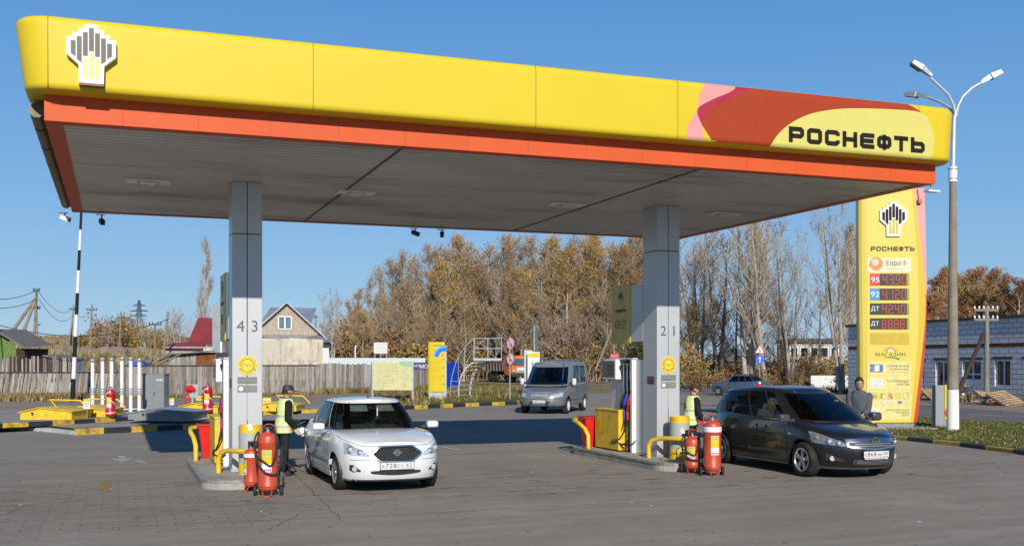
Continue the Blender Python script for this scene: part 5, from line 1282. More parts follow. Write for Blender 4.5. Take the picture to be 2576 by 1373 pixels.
free_hose('refuelling_hose', 'black hose with red nozzle sleeve held at the open flap of the white sedan', [LC(3.32, 5.3, 1.0), LC(3.55, 5.25, .45), LC(3.85, 4.9, .10), LC(3.95, 4.35, .12), h0+Vector((-.30, -.03, -.35)), h0+Vector((-.18, 0, -.10)), h0])
yaw2 = radians(18); base2 = LC(12.12, 4.35, 0); k2 = 1.66/1.78
hand2 = AY(1773, 1062, 22.0)
attR = person('person in a brown cap and pale hi-vis vest fuelling the black minivan', base2, yaw2, 1.66, .07, loc_of(hand2, base2, yaw2, k2), loc_of(AY(1776, 1072, 22.4), base2, yaw2, k2), (-.3, .35), hands=(glove_m, glove_m), vest=True, cap=mat('brown_cap', (.07, .045, .03), .9), stance=.06)
b = MB(); gm = [c for c in attR.children if c.name.startswith('body')][0]
h0 = hand2+Vector((-.12, 0, -.03))
free_hose('refuelling_hose', 'black hose held by the person in the brown cap beside the black minivan', [LC(11.75, 5.3, 1.0), LC(11.95, 5.2, .5), LC(12.1, 4.8, .3), LC(12.15, 4.1, .35), h0+Vector((-.25, -.03, -.25)), h0+Vector((-.15, 0, -.08)), h0])
base3 = Vector((6.98, 21.5, 0)); yaw3 = radians(-105); k3 = 1.80/1.78
man = person('person in a grey blue polo sweater looking down at a wallet beyond the black minivan', base3, yaw3, 1.80, .04, (.30, -.06, 1.04), (.32, .05, 1.03), (.08, .12), upper=shirt_m, stance=.03)
b = MB(); b.box((.34, -.10, .86), (.37, .06, .97), mat('wallet_leather', (.03, .032, .03), .5)); w_ = b.build('wallet'); w_.location = base3; w_.rotation_euler = (0, 0, yaw3); tag(w_, 'dark leather wallet in the hands of the person in the grey blue sweater', 'wallet')
# ================ price pylon, lamp post, block building and things on the right
def pix(ox, oy, sc): return lambda X, Y: ((ox+X/sc)/1.4317, (oy+Y/sc)/1.4317)
PE, PF = pix(3080, 670, 2.86), pix(3080, 1130, 2.86)
PY = 31.9; pbase = Vector((11.2, PY, .1))
def pz(x, y): p = AY(x, y, PY); return (p.x-pbase.x, p.z-pbase.z)
pyl = thing('price_pylon', 'tall yellow price pylon with the hand emblem and fuel prices at the grass verge', 'sign', pbase)
FR = frame((0, 0, 0), (1, 0, 0), (0, 0, 1))
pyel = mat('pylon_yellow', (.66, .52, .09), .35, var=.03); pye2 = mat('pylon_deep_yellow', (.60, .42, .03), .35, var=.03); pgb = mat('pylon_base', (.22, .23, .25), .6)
right = [(2326, 474), (2329.6, 639), (2331, 737), (2331, 789), (2326, 887), (2313.7, 1009), (2306.4, 1062)]
mid = [(2300, 474), (2313.7, 590), (2320, 639), (2327, 712), (2328, 789), (2322, 862), (2311, 960), (2297.8, 1062)]
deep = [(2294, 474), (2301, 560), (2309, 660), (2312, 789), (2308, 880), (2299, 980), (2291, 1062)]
def den(P, n=5):
    o = []
    for i in range(len(P)-1):
        a, b_, c, d = P[max(i-1, 0)], P[i], P[i+1], P[min(i+2, len(P)-1)]
        for k in range(n):
            t = k/n; o.append(tuple(.5*(2*b_[q]+(c[q]-a[q])*t+(2*a[q]-5*b_[q]+4*c[q]-d[q])*t*t+(3*b_[q]-a[q]-3*c[q]+d[q])*t**3) for q in (0, 1)))
    return o+[P[-1]]
def at(P, y):
    for a, c in zip(P, P[1:]):
        if a[1] <= y <= c[1]: return a[0]+(c[0]-a[0])*(y-a[1])/(c[1]-a[1])
    return P[-1][0]
dr, dm, dd = den(right), den(mid), den(deep); ys = [474+588*i/40 for i in range(41)]
b = MB()
rows = []
for y in ys:          # front, right edge, back and a rounded left edge
    _, z = pz(2200, y); xr = pz(at(dr, y), y)[0]; xl = pz(2160+6*((y-474)/588)**2, y)[0]
    rows.append([(xl+.20, 0, z), (xl+.10, .03, z), (xl+.03, .09, z), (xl, .2, z), (xl+.02, .34, z), (xl+.12, .45, z), (xr-.1, .45, z), (xr, .38, z), (xr, .02, z), (xr-.02, 0, z)])
b.rings([[tuple(p) for p in r] for r in rows], pyel, False); b.build('pylon_body', pyl, 0)
b = MB()
def pband(l, r, m, off, y0=474, y1=1062):
    n = 36; G_ = []
    for i in range(n+1):
        y = y0+(y1-y0)*i/n; xa, xb = (l(y), r(y)); z = pz(0, y)[1]; G_.append([(pz(xa, y)[0], -off, z), (pz(xb, y)[0], -off, z)])
    b.grid(G_, m)
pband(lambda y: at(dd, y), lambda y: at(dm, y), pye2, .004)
pband(lambda y: at(dm, y), lambda y: at(dr, y), pink, .005, 474, 740); pband(lambda y: at(dm, y), lambda y: at(dr, y), mat('pylon_red', (.50, .05, .02), .35), .005, 740, 1062)
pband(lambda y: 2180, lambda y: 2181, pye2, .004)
b.build('edge_band', pyl)
b = MB(); x0, z0 = pz(2172, 1062); x1, _ = pz(2303, 1062); zb = -.06
b.add([(x0-.02, .06, zb), (x1-.06, .06, zb), (x1+.0, .04, z0), (x0, .04, z0), (x0-.02, .5, zb), (x1-.06, .5, zb), (x1, .42, z0), (x0, .42, z0)], [(0, 1, 2, 3), (1, 5, 6, 2), (5, 4, 7, 6), (4, 0, 3, 7)], pgb); b.build('plinth', pyl)
b = MB(); b.box((-.85, -.25, -.1), (1.45, .6, .02), conc); b.build('footing', pyl)
b = MB(); ax, az = pz(*PE(248, 520)); bx_, _ = pz(*PE(528, 520)); emblem(b, (ax+bx_)/2, az, bx_-ax, frame((0, -.003, 0), (1, 0, 0), (0, 0, 1)), white, blackp, mat('emblem_olive', (.50, .42, .06), .4), .06); b.build('emblem', pyl)
FN2 = frame((0, -.008, 0), (1, 0, 0), (0, 0, 1))
ink = mat('print_brown', (.09, .07, .03), .5); greyt = mat('print_grey', (.17, .15, .08), .5)
b = MB(); ax, az = pz(*PE(160, 668)); bx_, bz = pz(*PE(612, 622)); wide_word(b, ax, az, bx_-ax, bz-az, FN2, ink, 0, .012, t=.24); b.build('lettering', pyl)
def panel(x0, y0, x1, y1, m, P, name='panel', off=.006, par=pyl, build=True):
    a, c = pz(*P(x0, y1)), pz(*P(x1, y0)); b_ = MB(); b_.box((a[0], -off, a[1]), (c[0], -.001, c[1]), m); return b_, a, c
b, a, c = panel(125, 740, 575, 885, mat('panel_cream', (.68, .63, .42), .4), PE)
def T(b, s, X0, Y0, X1, Y1, P, m): a, c = pz(*P(X0, Y1)), pz(*P(X1, Y0)); text(b, s, a[0], a[1], c[0]-a[0], c[1]-a[1], FN2, m, .004)
T(b, 'Евро·5', 322, 765, 522, 832, PE, ink); T(b, 'Международный стандарт', 322, 848, 520, 856, PE, greyt)
p = pz(*PE(215, 800)); b.prism(disc(p[0], p[1], .20), 0, .004, mat('drop_orange', (.62, .22, .07), .4), FN2); b.prism(disc(p[0]-.03, p[1]+.05, .11), .004, .007, mat('drop_pale', (.66, .48, .32), .4), FN2)
b.build('grade_panel', pyl)
SEG = {'0': 'abcdef', '1': 'bc', '2': 'abged', '3': 'abgcd', '4': 'fgbc', '8': 'abcdefg', '9': 'abfgcd', '5': 'afgcd', '7': 'abc', '6': 'afgedc'}
led = mat('led_segment', (.50, .07, .025), .5)
def seg7(b, ch, x, z, w, h):
    t_ = h*.085; S_ = {'a': (0, h-t_, w, h), 'd': (0, 0, w, t_), 'g': (0, h/2-t_/2, w, h/2+t_/2), 'f': (0, h/2, t_, h), 'e': (0, 0, t_, h/2), 'b': (w-t_, h/2, w, h), 'c': (w-t_, 0, w, h/2)}
    for k in SEG[ch]: q = S_[k]; g = .006; b.box((x+q[0]+g*(k in 'adg'), z+q[1]+g*(k not in 'adg'), 0), (x+q[2]-g*(k in 'adg'), z+q[3]-g*(k not in 'adg'), .004), led, FN2)
rowy = [(902, 1025, PE, '95', '43.90', mat('tag_red', (.55, .04, .06), .4)), (1054, 1175, PE, '92', '41.20', mat('tag_blue', (.03, .26, .62), .4)), (1206, 1325, PE, 'ДТ', '42.40', charc), (44, 160, PF, 'ДТ', '88.88', charc)]
for y0, y1, P, tg, pr, tm in rowy:
    b, a, c = panel(152, y0, 556, y1, mat('display_black', (.035, .022, .022), .4), P); h = c[1]-a[1]
    d = MB(); d.box((a[0], -.009, a[1]+.01), (a[0]+h*.82, -.004, c[1]), tm); text(d, tg, a[0]+.03, a[1]+h*.28, h*.7, h*.45, FN2, white, .004)
    x = a[0]+h*1.06; w = h*.38
    for ch in pr:
        if ch == '.': d.box((x-.05, a[1]+h*.10, 0), (x-.02, a[1]+h*.16, .004), led, FN2); continue
        seg7(d, ch, x, a[1]+h*.1, w, h*.78); x += w*1.42
    o = b.build('price_display', pyl); e = MB(); e.box((c[0]-.07, -.009, a[1]), (c[0], -.004, c[1]), mat('display_edge', (.30, .30, .02), .4)); e.build('display_edge', o); d.build('digits', o)
b, a, c = panel(152, 195, 556, 315, mat('blank_panel', (.52, .36, .03), .4), PF); b.build('blank_panel', pyl)
b = MB(); T(b, 'МАГАЗИН', 210, 397, 516, 433, PF, mat('print_green', (.02, .16, .06), .5)); cx, cz = pz(*PF(365, 386)); rd = mat('sun_red', (.55, .06, .01), .4)
for k in range(7):
    an = radians(12+26*k); r0, r1 = .10, .24 if k not in (0, 6) else .26; wd = .12
    b.prism([(cx+r0*cos(an-wd), cz+r0*sin(an-wd)*.8), (cx+r1*cos(an), cz+r1*sin(an)*.62), (cx+r0*cos(an+wd*1.6), cz+r0*sin(an+wd*1.6)*.8)], 0, .003, rd, FN2)
b.prism([(cx+.09*cos(pi*k/10), cz+.07*sin(pi*k/10)) for k in range(11)], .001, .005, white, FN2)
sw = [pz(*PF(x, y)) for x, y in ((285, 450), (330, 440), (400, 443), (458, 457), (452, 470), (400, 455), (330, 448))]; b.prism(sw, 0, .003, mat('print_green', (0,)*3), FN2); b.build('shop_logo', pyl)
pan = mat('panel_pale', (.66, .58, .22), .4)
for y0, y1 in ((487, 632), (637, 783), (789, 933), (939, 1085)):
    b, a, c = panel(124, y0, 575, y1, pan, PF, off=.004)
    if y0 == 487:
        q = [pz(*PF(x, y)) for x, y in ((152, 600), (287, 518))]; b.box((q[0][0], -.007, q[0][1]), (q[1][0], -.004, q[1][1]), mat('photo_blue', (.12, .2, .3), .4, var=.6, scale=6)); b.box((q[0][0]+.14, -.009, q[0][1]+.03), (q[0][0]+.28, -.007, q[1][1]-.03), white)
        T(b, 'СЕМЕЙНАЯ', 330, 518, 553, 546, PF, greyt); T(b, 'КОМАНДА', 352, 558, 553, 583, PF, greyt); T(b, '---------------------------', 320, 600, 556, 603, PF, greyt)
    if y0 == 637:
        q = [pz(*PF(x, y)) for x, y in ((147, 760), (287, 668))]; b.box((q[0][0], -.007, q[0][1]), (q[1][0], -.004, q[1][1]), mat('card_white', (.62, .60, .56), .4, var=.15, scale=9))
        T(b, 'ТОПЛИВНЫЕ', 320, 678, 556, 702, PF, greyt); T(b, 'КАРТЫ', 428, 710, 556, 734, PF, greyt)
    if y0 == 789:
        ol = mat('icon_olive', (.55, .48, .12), .4); rdk = mat('icon_red', (.35, .05, .04), .4)
        for k in range(5):
            q = [pz(*PF(x, y)) for x, y in ((168+k*80, 880), (236+k*80, 806))]; b.box((q[0][0], -.007, q[0][1]), (q[1][0], -.004, q[1][1]), ol); cx, cz = (q[0][0]+q[1][0])/2, (q[0][1]+q[1][1])/2
            if k == 0: ringp(b, cx, cz, .045, .06, rdk, FN2, 0, .003, 16, pi, 2*pi); b.box((cx-.06, cz, 0), (cx+.08, cz+.012, .003), rdk, FN2)
            if k == 1:
                for s in (-1, 1): b.box((cx+s*.04-.015, cz-.07, 0), (cx+s*.04+.015, cz+.03, .003), rdk if s < 0 else white, FN2); b.prism(disc(cx+s*.04, cz+.055, .018, 10), 0, .003, rdk, FN2)
            if k == 2: b.box((cx-.045, cz-.05, 0), (cx+.03, cz+.07, .003), rdk, FN2); b.box((cx-.02, cz-.05, .003), (cx-.005, cz+.07, .005), white, FN2); b.prism([(cx, cz-.05), (cx+.07, cz-.08), (cx+.05, cz-.02)], 0, .003, rdk, FN2)
            if k == 4: ribbon(b, [(cx-.03, cz+.07), (cx-.035, cz+.02), (cx-.01, cz-.04), (cx+.03, cz-.07)], .028, FN2, white, 0, .003)
        for k in range(4):
            q = [pz(*PF(x, y)) for x, y in ((254+k*62, 922), (294+k*62, 896))]; b.box((q[0][0], -.007, q[0][1]), (q[1][0], -.004, q[1][1]), (plate_w, plate_w, cream, blue_p)[k]); T(b, ('МИР', 'VISA', 'MC', 'E')[k], 262+k*62, 903, 286+k*62, 915, PF, blue_p if k < 3 else white)
    if y0 == 939:
        q = [pz(*PF(x, y)) for x, y in ((156, 1068), (248, 970))]; b.box((q[0][0], -.007, q[0][1]), (q[1][0], -.004, q[1][1]), white); T(b, 'R', 172, 980, 232, 1038, PF, mat('print_gold', (.60, .36, .05), .4)); T(b, 'Ramburs', 166, 1045, 238, 1058, PF, blue_p)
        for k, s in enumerate(('МЕЖДУНАРОДНАЯ', 'ТОПЛИВНАЯ', 'КАРТА')): T(b, s, (322, 412, 478)[k], 980+26*k, 557, 998+26*k, PF, greyt)
    b.build('info_panel', pyl)
b = MB(); p = [(x, -.05, z) for x, z in (pz(*PE(640, 30)), pz(*PE(655, 140)))]; b.tube(p, .014, pink, 6); b.box((p[1][0]-.05, -.12, p[1][2]-.12), (p[1][0]+.06, -.02, p[1][2]), mat('lamp_rose', (.4, .15, .15), .5)); b.build('spot_lamp', pyl)
# street lamp
lp = G(2397, 1089); lamp = thing('street_lamp', 'three headed street lamp on a concrete post with whitewashed foot', 'street lamp', lp+Vector((0, 0, .05)))
k_ = F/lp.y
def lz(x, y): p = AY(x, y, lp.y); return Vector((p.x-lp.x, 0, p.z-.05))
pole_c = mat('concrete_pole', (.26, .225, .175), .85, var=.2, scale=4, bump=.4, dirt='#4a4034', dscale=2)
lime = mat('limewash', (.74, .74, .72), .8, var=.08, scale=6)
ztop = lz(2397, 458).z; zw = lz(2397, 980).z
b = MB(); b.tube([(0, 0, 0), (0, 0, zw)], [.175, .165], lime, 20); b.build('whitewashed_foot', lamp)
b = MB(); b.tube([(0, 0, zw), (0, 0, ztop)], [.163, .095], pole_c, 20); b.build('post', lamp)
b = MB(); zc = lz(2397, 420).z
b.tube([(0, 0, ztop), (0, 0, zc)], [.125, .12], white, 16)
for z in (ztop+.08, zc-.08): b.tube([(0, 0, z), (0, 0, z+.03)], .135, galv, 16)
b.build('clamp', lamp)
b = MB(); stp = mat('silver_pipe', (.50, .51, .52), .4, metal=.3)
b.tube([(0, 0, zc), lz(2400, 300), lz(2405, 280)], [.075, .06, .055], stp, 12)
armL = [lz(2404, 290), lz(2398, 262), lz(2385, 238), lz(2360, 214), lz(2340, 196)]; armR = [lz(2405, 295), lz(2410, 268), lz(2422, 244), lz(2445, 222), lz(2470, 208)]
armM = [lz(2404, 290)+Vector((0, .02, 0)), lz(2396, 262)+Vector((0, .3, 0)), lz(2384, 240)+Vector((0, .7, 0)), lz(2368, 224)+Vector((0, 1.0, 0))]
for a_ in (armL, armR, armM): b.tube(a_, [.05]+[.038]*(len(a_)-1), stp, 10)
b.build('arm', lamp)
for P0, P1, w in ((lz(2344, 192), lz(2292, 156), .24), (lz(2468, 208), lz(2519, 181), .22), (lz(2366, 222)+Vector((0, 1.0, 0)), lz(2330, 203)+Vector((0, 1.6, 0)), .22)):
    d = (P1-P0); L = d.length; d.normalize(); s_ = d.cross(Vector((0, 0, 1))).normalized(); u = s_.cross(d)
    M4 = Matrix((d, s_, u)).transposed().to_4x4(); M4.translation = P0
    b = MB(); prs = [(0, .05, -.03, .04), (.12, .06, -.04, .07), (L*.45, w*.38, -.04, .10), (L*.5, w*.55, -.06, .10), (L*.95, w*.55, -.06, .06), (L, w*.45, -.03, .02)]
    b.rings([[(x, -h_, z0), (x, h_, z0), (x, h_*.85, z1), (x, -h_*.85, z1)] for x, h_, z0, z1 in prs], galv, False, M4); o = b.build('lamp_head', lamp)
    b = MB(); b.box((L*.5, -w*.42, -.085), (L*.94, w*.42, -.058), mat('lamp_lens', (.10, .11, .12), .2), M4); b.build('lens', o)
# air and water post behind the lamp
ab = G(2398, 1084)+Vector((0, .75, 0)); t = thing('service_post', 'small yellow and grey air and water post behind the street lamp foot', 'service post', ab+Vector((0, 0, .08)))
b = MB(); b.box((-.29, -.14, 0), (.26, .14, 1.28), greym); b.build('cabinet', t, .01)
b = MB(); b.box((-.02, -.165, .24), (.30, -.145, 1.30), yellow); b.box((.15, -.17, 1.10), (.22, -.166, 1.13), charc)
FP_ = frame((0, -.168, 0), (1, 0, 0), (0, 0, 1)); text(b, 'Воздух', .1, .86, .15, .03, FP_, ink); text(b, 'и вода', .1, .80, .13, .03, FP_, ink); b.prism([(.10+.12*cos(a), .44+.16*sin(a)) for a in [k*2*pi/20 for k in range(20)]], 0, .003, lab_r, FP_); b.build('front_panel', t)
# block building along the road
blk = bpy.data.materials.new('aerated_blocks'); blk.use_nodes = True; nt = blk.node_tree; N = nt.nodes; L_ = nt.links; bs = N['Principled BSDF']; bs.inputs['Roughness'].default_value = .9
tc = N.new('ShaderNodeTexCoord'); mp = N.new('ShaderNodeMapping'); mp.inputs['Rotation'].default_value = (pi/2, 0, 0); L_.new(tc.outputs['Object'], mp.inputs[0])
sxx = N.new('ShaderNodeSeparateXYZ'); cxx = N.new('ShaderNodeCombineXYZ'); ad = N.new('ShaderNodeMath'); L_.new(tc.outputs['Object'], sxx.inputs[0]); L_.new(sxx.outputs[0], ad.inputs[0]); L_.new(sxx.outputs[1], ad.inputs[1]); L_.new(ad.outputs[0], cxx.inputs[0]); L_.new(sxx.outputs[2], cxx.inputs[1])
br = N.new('ShaderNodeTexBrick'); br.inputs['Scale'].default_value = 1; br.inputs['Brick Width'].default_value = .6; br.inputs['Row Height'].default_value = .25; br.inputs['Mortar Size'].default_value = .014
br.inputs['Color1'].default_value = (.62, .62, .635, 1); br.inputs['Color2'].default_value = (.55, .55, .57, 1); br.inputs['Mortar'].default_value = (.10, .10, .105, 1)
nz = N.new('ShaderNodeTexNoise'); nz.inputs['Scale'].default_value = 2.2; nz.inputs['Detail'].default_value = 5
dv = N.new('ShaderNodeVectorMath'); dv.operation = 'SCALE'; dv.inputs['Scale'].default_value = .05; L_.new(nz.outputs['Color'], dv.inputs[0]); av = N.new('ShaderNodeVectorMath'); L_.new(cxx.outputs[0], av.inputs[0]); L_.new(dv.outputs[0], av.inputs[1]); L_.new(av.outputs[0], br.inputs['Vector']); L_.new(cxx.outputs[0], nz.inputs['Vector'])
L_.new(br.outputs[0], bs.inputs['Base Color'])
bA, bB = Vector((20.75, 66.0, 0)), Vector((25.6, 47.5, 0)); bd = (bB-bA).normalized(); bn = Vector((-bd.y, bd.x, 0))*-1
if bn.x > 0: bn = -bn
bld = thing('block_building', 'unfinished one storey grey block building beyond the road with white framed windows', 'building', bA, atan2(bd.y, bd.x))
BL = (bB-bA).length+8; BH = 4.2
def bl(x, y):           # photo pixel -> wall coordinates (s, z)
    p = ONP(x, y, bA, bn); return (p-bA).dot(bd), p.z
PB = pix(3300, 1000, 2.745)
def brect(X0, Y0, X1, Y1): a, c = bl(*PB(X0, Y1)), bl(*PB(X1, Y0)); return a[0], a[1], c[0], c[1]
wins = [brect(190, 820, 320, 1095), brect(455, 815, 640, 1190), brect(775, 810, 930, 1070), brect(60, 830, 78, 1085)]
wins.append((wins[2][0]+(wins[2][0]-wins[0][0])*.45, wins[2][1], wins[2][2]+(wins[2][0]-wins[0][0])*.45, wins[2][3]))
b = MB(); cuts = sorted(wins); x = 0
def wall(a, c, z0, z1): b.box((a, -.0, z0), (c, .3, z1), blk) if c-a > .01 and z1-z0 > .01 else None
# local y: +y is away from the road side when bn is -y; flip if needed
sgn = 1 if (Matrix.Rotation(atan2(bd.y, bd.x), 3, 'Z') @ Vector((0, 1, 0))).dot(bn) < 0 else -1
zb_, zt_ = 2.78, 2.98
def wbox(a, c, z0, z1, m=blk, y0=0, y1=.3):
    if c-a > .004 and z1-z0 > .004: b.box((a, min(sgn*y0, sgn*y1), z0), (c, max(sgn*y0, sgn*y1), z1), m)
for a, z0, c, z1 in cuts:
    z0 = max(0, z0); wbox(x, a, 0, zb_); wbox(a, c, 0, z0); wbox(a, c, z1, zb_); x = c
wbox(x, BL, 0, zb_); wbox(0, BL, zt_, BH); wbox(0, BL, zb_, zt_, mat('brick_course', (.16, .06, .04), .9, var=.4, scale=9), .01, .29)
b.box((0, sgn*.3 if sgn > 0 else sgn*9, 0), (.3, sgn*9 if sgn > 0 else sgn*.3, BH), blk); b.box((0, min(sgn*8.7, sgn*9), 0), (BL, max(sgn*8.7, sgn*9), BH), blk)
b.build('wall', bld)
b = MB(); wbox(-.15, BL+.15, BH, BH+.14, mat('roof_edge', (.05, .045, .05), .7), -.12, 9.2); b.build('roof', bld)
for i, (a, z0, c, z1) in enumerate(cuts):
    z0 = max(.12, z0); b = MB(); fy = .10; door = (c-a) > 1.9 or z0 < .5
    for A_, C_, Z_, Y_ in ((a, a+.07, z0, z1), (c-.07, c, z0, z1), ((a+c)/2-.04, (a+c)/2+.04, z0, z1)): wbox(A_, C_, Z_, Y_, white, fy, fy+.08)
    for Z_ in (z0, z1-.07)+((z1-.75,) if z0 < .4 else ()): wbox(a+.07, (a+c)/2-.04, Z_, Z_+.07, white, fy+.002, fy+.078); wbox((a+c)/2+.04, c-.07, Z_, Z_+.07, white, fy+.002, fy+.078)
    if z0 < .4: wbox(a+.07, (a+c)/2-.04, z0+.07, z0+1.0, white, fy+.02, fy+.06); wbox((a+c)/2+.04, c-.07, z0+.07, z0+1.0, white, fy+.02, fy+.06)
    o = b.build('door' if z0 < .4 else 'window', bld)
    b = MB(); wbox(a+.07, c-.07, z0+.07, z1-.07, mat('dark_pane', (.012, .014, .018), .08, spec=.8), fy+.045, fy+.055); b.build('pane', o)
    b = MB(); wbox(a-.15, c+.15, z1+.02, z1+.16, mat('lintel_dark', (.09, .085, .09), .8), -.012, .06); b.build('lintel', o)
# telegraph pole in front of the building
PBm = PB
def standing(name, label, cat, px, ybase, Y=None, z=0, group=None):
    p = G(px, ybase, z) if Y is None else AY(px, ybase, Y); return thing(name, label, cat, p, 0, group), p
pole_w = mat('weathered_pole', (.23, .215, .19), .9, var=.3, scale=5, stretch=(3, 3, .3))
t, p = standing('utility_pole', 'weathered wooden utility pole with two insulator bars before the block building', 'utility pole', 2482, 1017)
def zat(p, y): return CAMH-(y-HY)*p.y/F-p.z
zt = zat(p, 771); b = MB(); b.tube([(0, 0, -.2), (0, 0, zt)], [.13, .10], pole_w, 12); b.build('pole', t)
for yy in (780, 804):
    z = zat(p, yy); b = MB(); b.box((-.62, -.07, z-.05), (.56, .05, z+.05), pole_w); o = b.build('crossbar', t)
    b = MB()
    for k in range(6): b.lathe([(.02, 0), (.05, .05), (.045, .11), (.02, .16), (0, .17)], white, 8, Matrix.Translation((-.58+k*.22, 0, z+.05)))
    b.build('insulators', o)
b = MB(); q0 = AY(2408, 992, p.y-1.2)-p; q1 = Vector((-.12, 0, zat(p, 838))); b.tube([q0, q1], .10, mat('creosote_strut', (.055, .04, .035), .9), 10); b.build('strut', t)
# lumber, pallets
lum = mat('fresh_lumber', (.46, .33, .19), .8, var=.35, scale=3); lum2 = mat('old_lumber', (.24, .19, .14), .85, var=.35, scale=3)
def pallet(name, label, loc, rot, w=1.2, group='pallets and boards'):
    b = MB()
    for k in range(7): b.box((-w/2, -.6+k*.19, .10), (w/2, -.6+k*.19+.10, .125), lum)
    for x in (-w/2, -.05, w/2-.1): b.box((x, -.6, .02), (x+.1, .64, .10), lum2)
    for k in (0, 3, 6): b.box((-w/2, -.6+k*.19, -.005), (w/2, -.6+k*.19+.10, .02), lum)
    o = b.build(name); o.location = loc; o.rotation_euler = rot; return tag(o, label, 'pallet', group)
for k, (px, y, rx, ry, lab) in enumerate(((2330, 1004, .42, .1, 'pale pallet leaning nearest the pylon edge before the block building'), (2372, 1006, .36, -.1, 'pale pallet leaning just left of the street lamp foot'), (2512, 1018, .4, .15, 'pale pallet leaning right of the wooden utility pole'), (2548, 1020, .45, -.1, 'pale pallet leaning at the right edge under the lumber stack'))):
    p = G(px, y+2); pallet('pallet', lab, p+Vector((0, .8, .27)), (rx, ry, .2*k-.2))
def heap(name, label, cat, px0, px1, yb, ytop, n, m, seed, L=3.4):
    R = random.Random(seed); b = MB(); c = G((px0+px1)/2, yb); W_ = (px1-px0)/F*c.y; H_ = (yb-ytop)/F*c.y
    for i in range(n):
        M4 = Matrix.Translation((R.uniform(-.25, .25)*W_, R.uniform(-.6, .6), .06+H_*i/n)) @ Matrix.Rotation(R.uniform(-.16, .16), 4, 'Z') @ Matrix.Rotation(R.uniform(-.07, .07), 4, 'Y')
        l = W_*R.uniform(.3, .5); b.box((-l, -.09, -.02), (l, .09, .022), m if i % 3 else lum2, M4)
    o = b.build(name); o.location = c+Vector((0, .9, 0)); return tag(o, label, cat)
heap('lumber_stack', 'stack of loose planks against the block building right of the door', 'lumber', 2452, 2560, 1012, 972, 46, lum, 3)
heap('lumber_stack', 'low pile of old dark boards left of the building door', 'lumber', 2318, 2370, 1000, 984, 12, lum2, 4)
b = MB(); R = random.Random(5); P = []
for i in range(9):
    th_ = pi/2*i/8; P.append([(.55*sin(th_)*cos(a)*(1+.3*R.random()), .3*sin(th_)*sin(a)*(1+.3*R.random()), .26*cos(th_)*(1+.3*R.random())) for a in [2*pi*k/14 for k in range(14)]]); P[-1].append(P[-1][0])
b.grid(P, mat('orange_tarp', (.62, .10, .03), .6)); o = b.build('tarpaulin'); o.location = G(2443, 1008); tag(o, 'crumpled orange tarpaulin on the ground by the building door', 'tarpaulin')
# ================ middle distance: boards, car wash pylon, stair platform, road signs, truck
def post_thing(name, label, cat, px, yb, group=None): p = G(px, yb); return thing(name, label, cat, p, 0, group), p
def lx(p, px): return (px-HX)*p.y/F-p.x
Pz5 = pix(1250, 1050, 2.7116)
t, p = post_thing('notice_board', 'pale yellow notice board with green and sun corner on two steel posts', 'notice board', 988, 1016)
x0, x1 = lx(p, 938.8), lx(p, 1037); z0, z1 = zat(p, 980.7), zat(p, 908.6)
b = MB(); b.box((x0, -.03, z0), (x1, 0, z1), mat('board_cream', (.56, .52, .26), .5)); bo = b.build('board', t)
b = MB(); FBd = frame((x0, -.032, z0), (1, 0, 0), (0, 0, 1)); w, h = x1-x0, z1-z0; it = mat('board_ink', (.20, .19, .11), .6)
rows = ('ИНФОРМАЦИЯ ДЛЯ ПОТРЕБИТЕЛЕЙ', 'о порядке отпуска нефтепродуктов', '1. Заправка транспортных средств', 'с пассажирами не производится', '2. Отпуск топлива в канистры', 'только по правилам', '3. Двигатель заглушить', '4. Курить запрещается', '5. Соблюдайте очередь', '6. Сохраняйте чек', '7. Спасибо')
for i, s in enumerate(rows): text(b, s, .06*w, h*(.88-.082*i), w*min(.6, .022*len(s)), h*.035, FBd, it)
for i, s in enumerate(('УВАЖАЕМЫЕ', 'КЛИЕНТЫ', 'просим вас', 'не оставлять', 'автомобиль', 'у колонки', 'после', 'заправки', 'и оплаты')): text(b, s, .70*w, h*(.72-.075*i), w*.022*len(s), h*.03, FBd, it)
b.add([(w*.66, h, .001), (w*.70, h*.86, .001), (w*.82, h*.82, .001), (w, h*.80, .001), (w, h, .001)], [(0, 1, 2, 3, 4)], mat('board_green', (.25, .45, .28), .5), False, FBd)
for k in range(8):
    a = radians(5+24*k); b.prism([(w*.87+.06*cos(a-.2), h*.84+.06*sin(a-.2)), (w*.87+.14*cos(a), h*.84+.10*sin(a)), (w*.87+.06*cos(a+.2), h*.84+.06*sin(a+.2))], .002, .004, mat('board_sun', (.7, .35, .1), .5), FBd)
b.build('print', bo)
for x in (x0-.03, x1+.03): b = MB(); b.box((x-.035, -.03, -.05), (x+.035, .04, z1+.02), galv); b.build('post', t)
b = MB(); a, c = AY(915, 1003, 54), AY(1035, 996, 54)
for k in range(9): q0, q1 = a.lerp(c, k/9), a.lerp(c, (k+1)/9); b.tube([q0-a, q1-a], .055, (lab_r, white)[k % 2], 10)
for k in (0.12, .95): q = a.lerp(c, k)-a; b.tube([q, (q.x, q.y, -a.z)], .03, galv, 8)
o = b.build('barrier_bar'); o.location = a; tag(o, 'red and white striped barrier bar under the pale notice board', 'barrier')
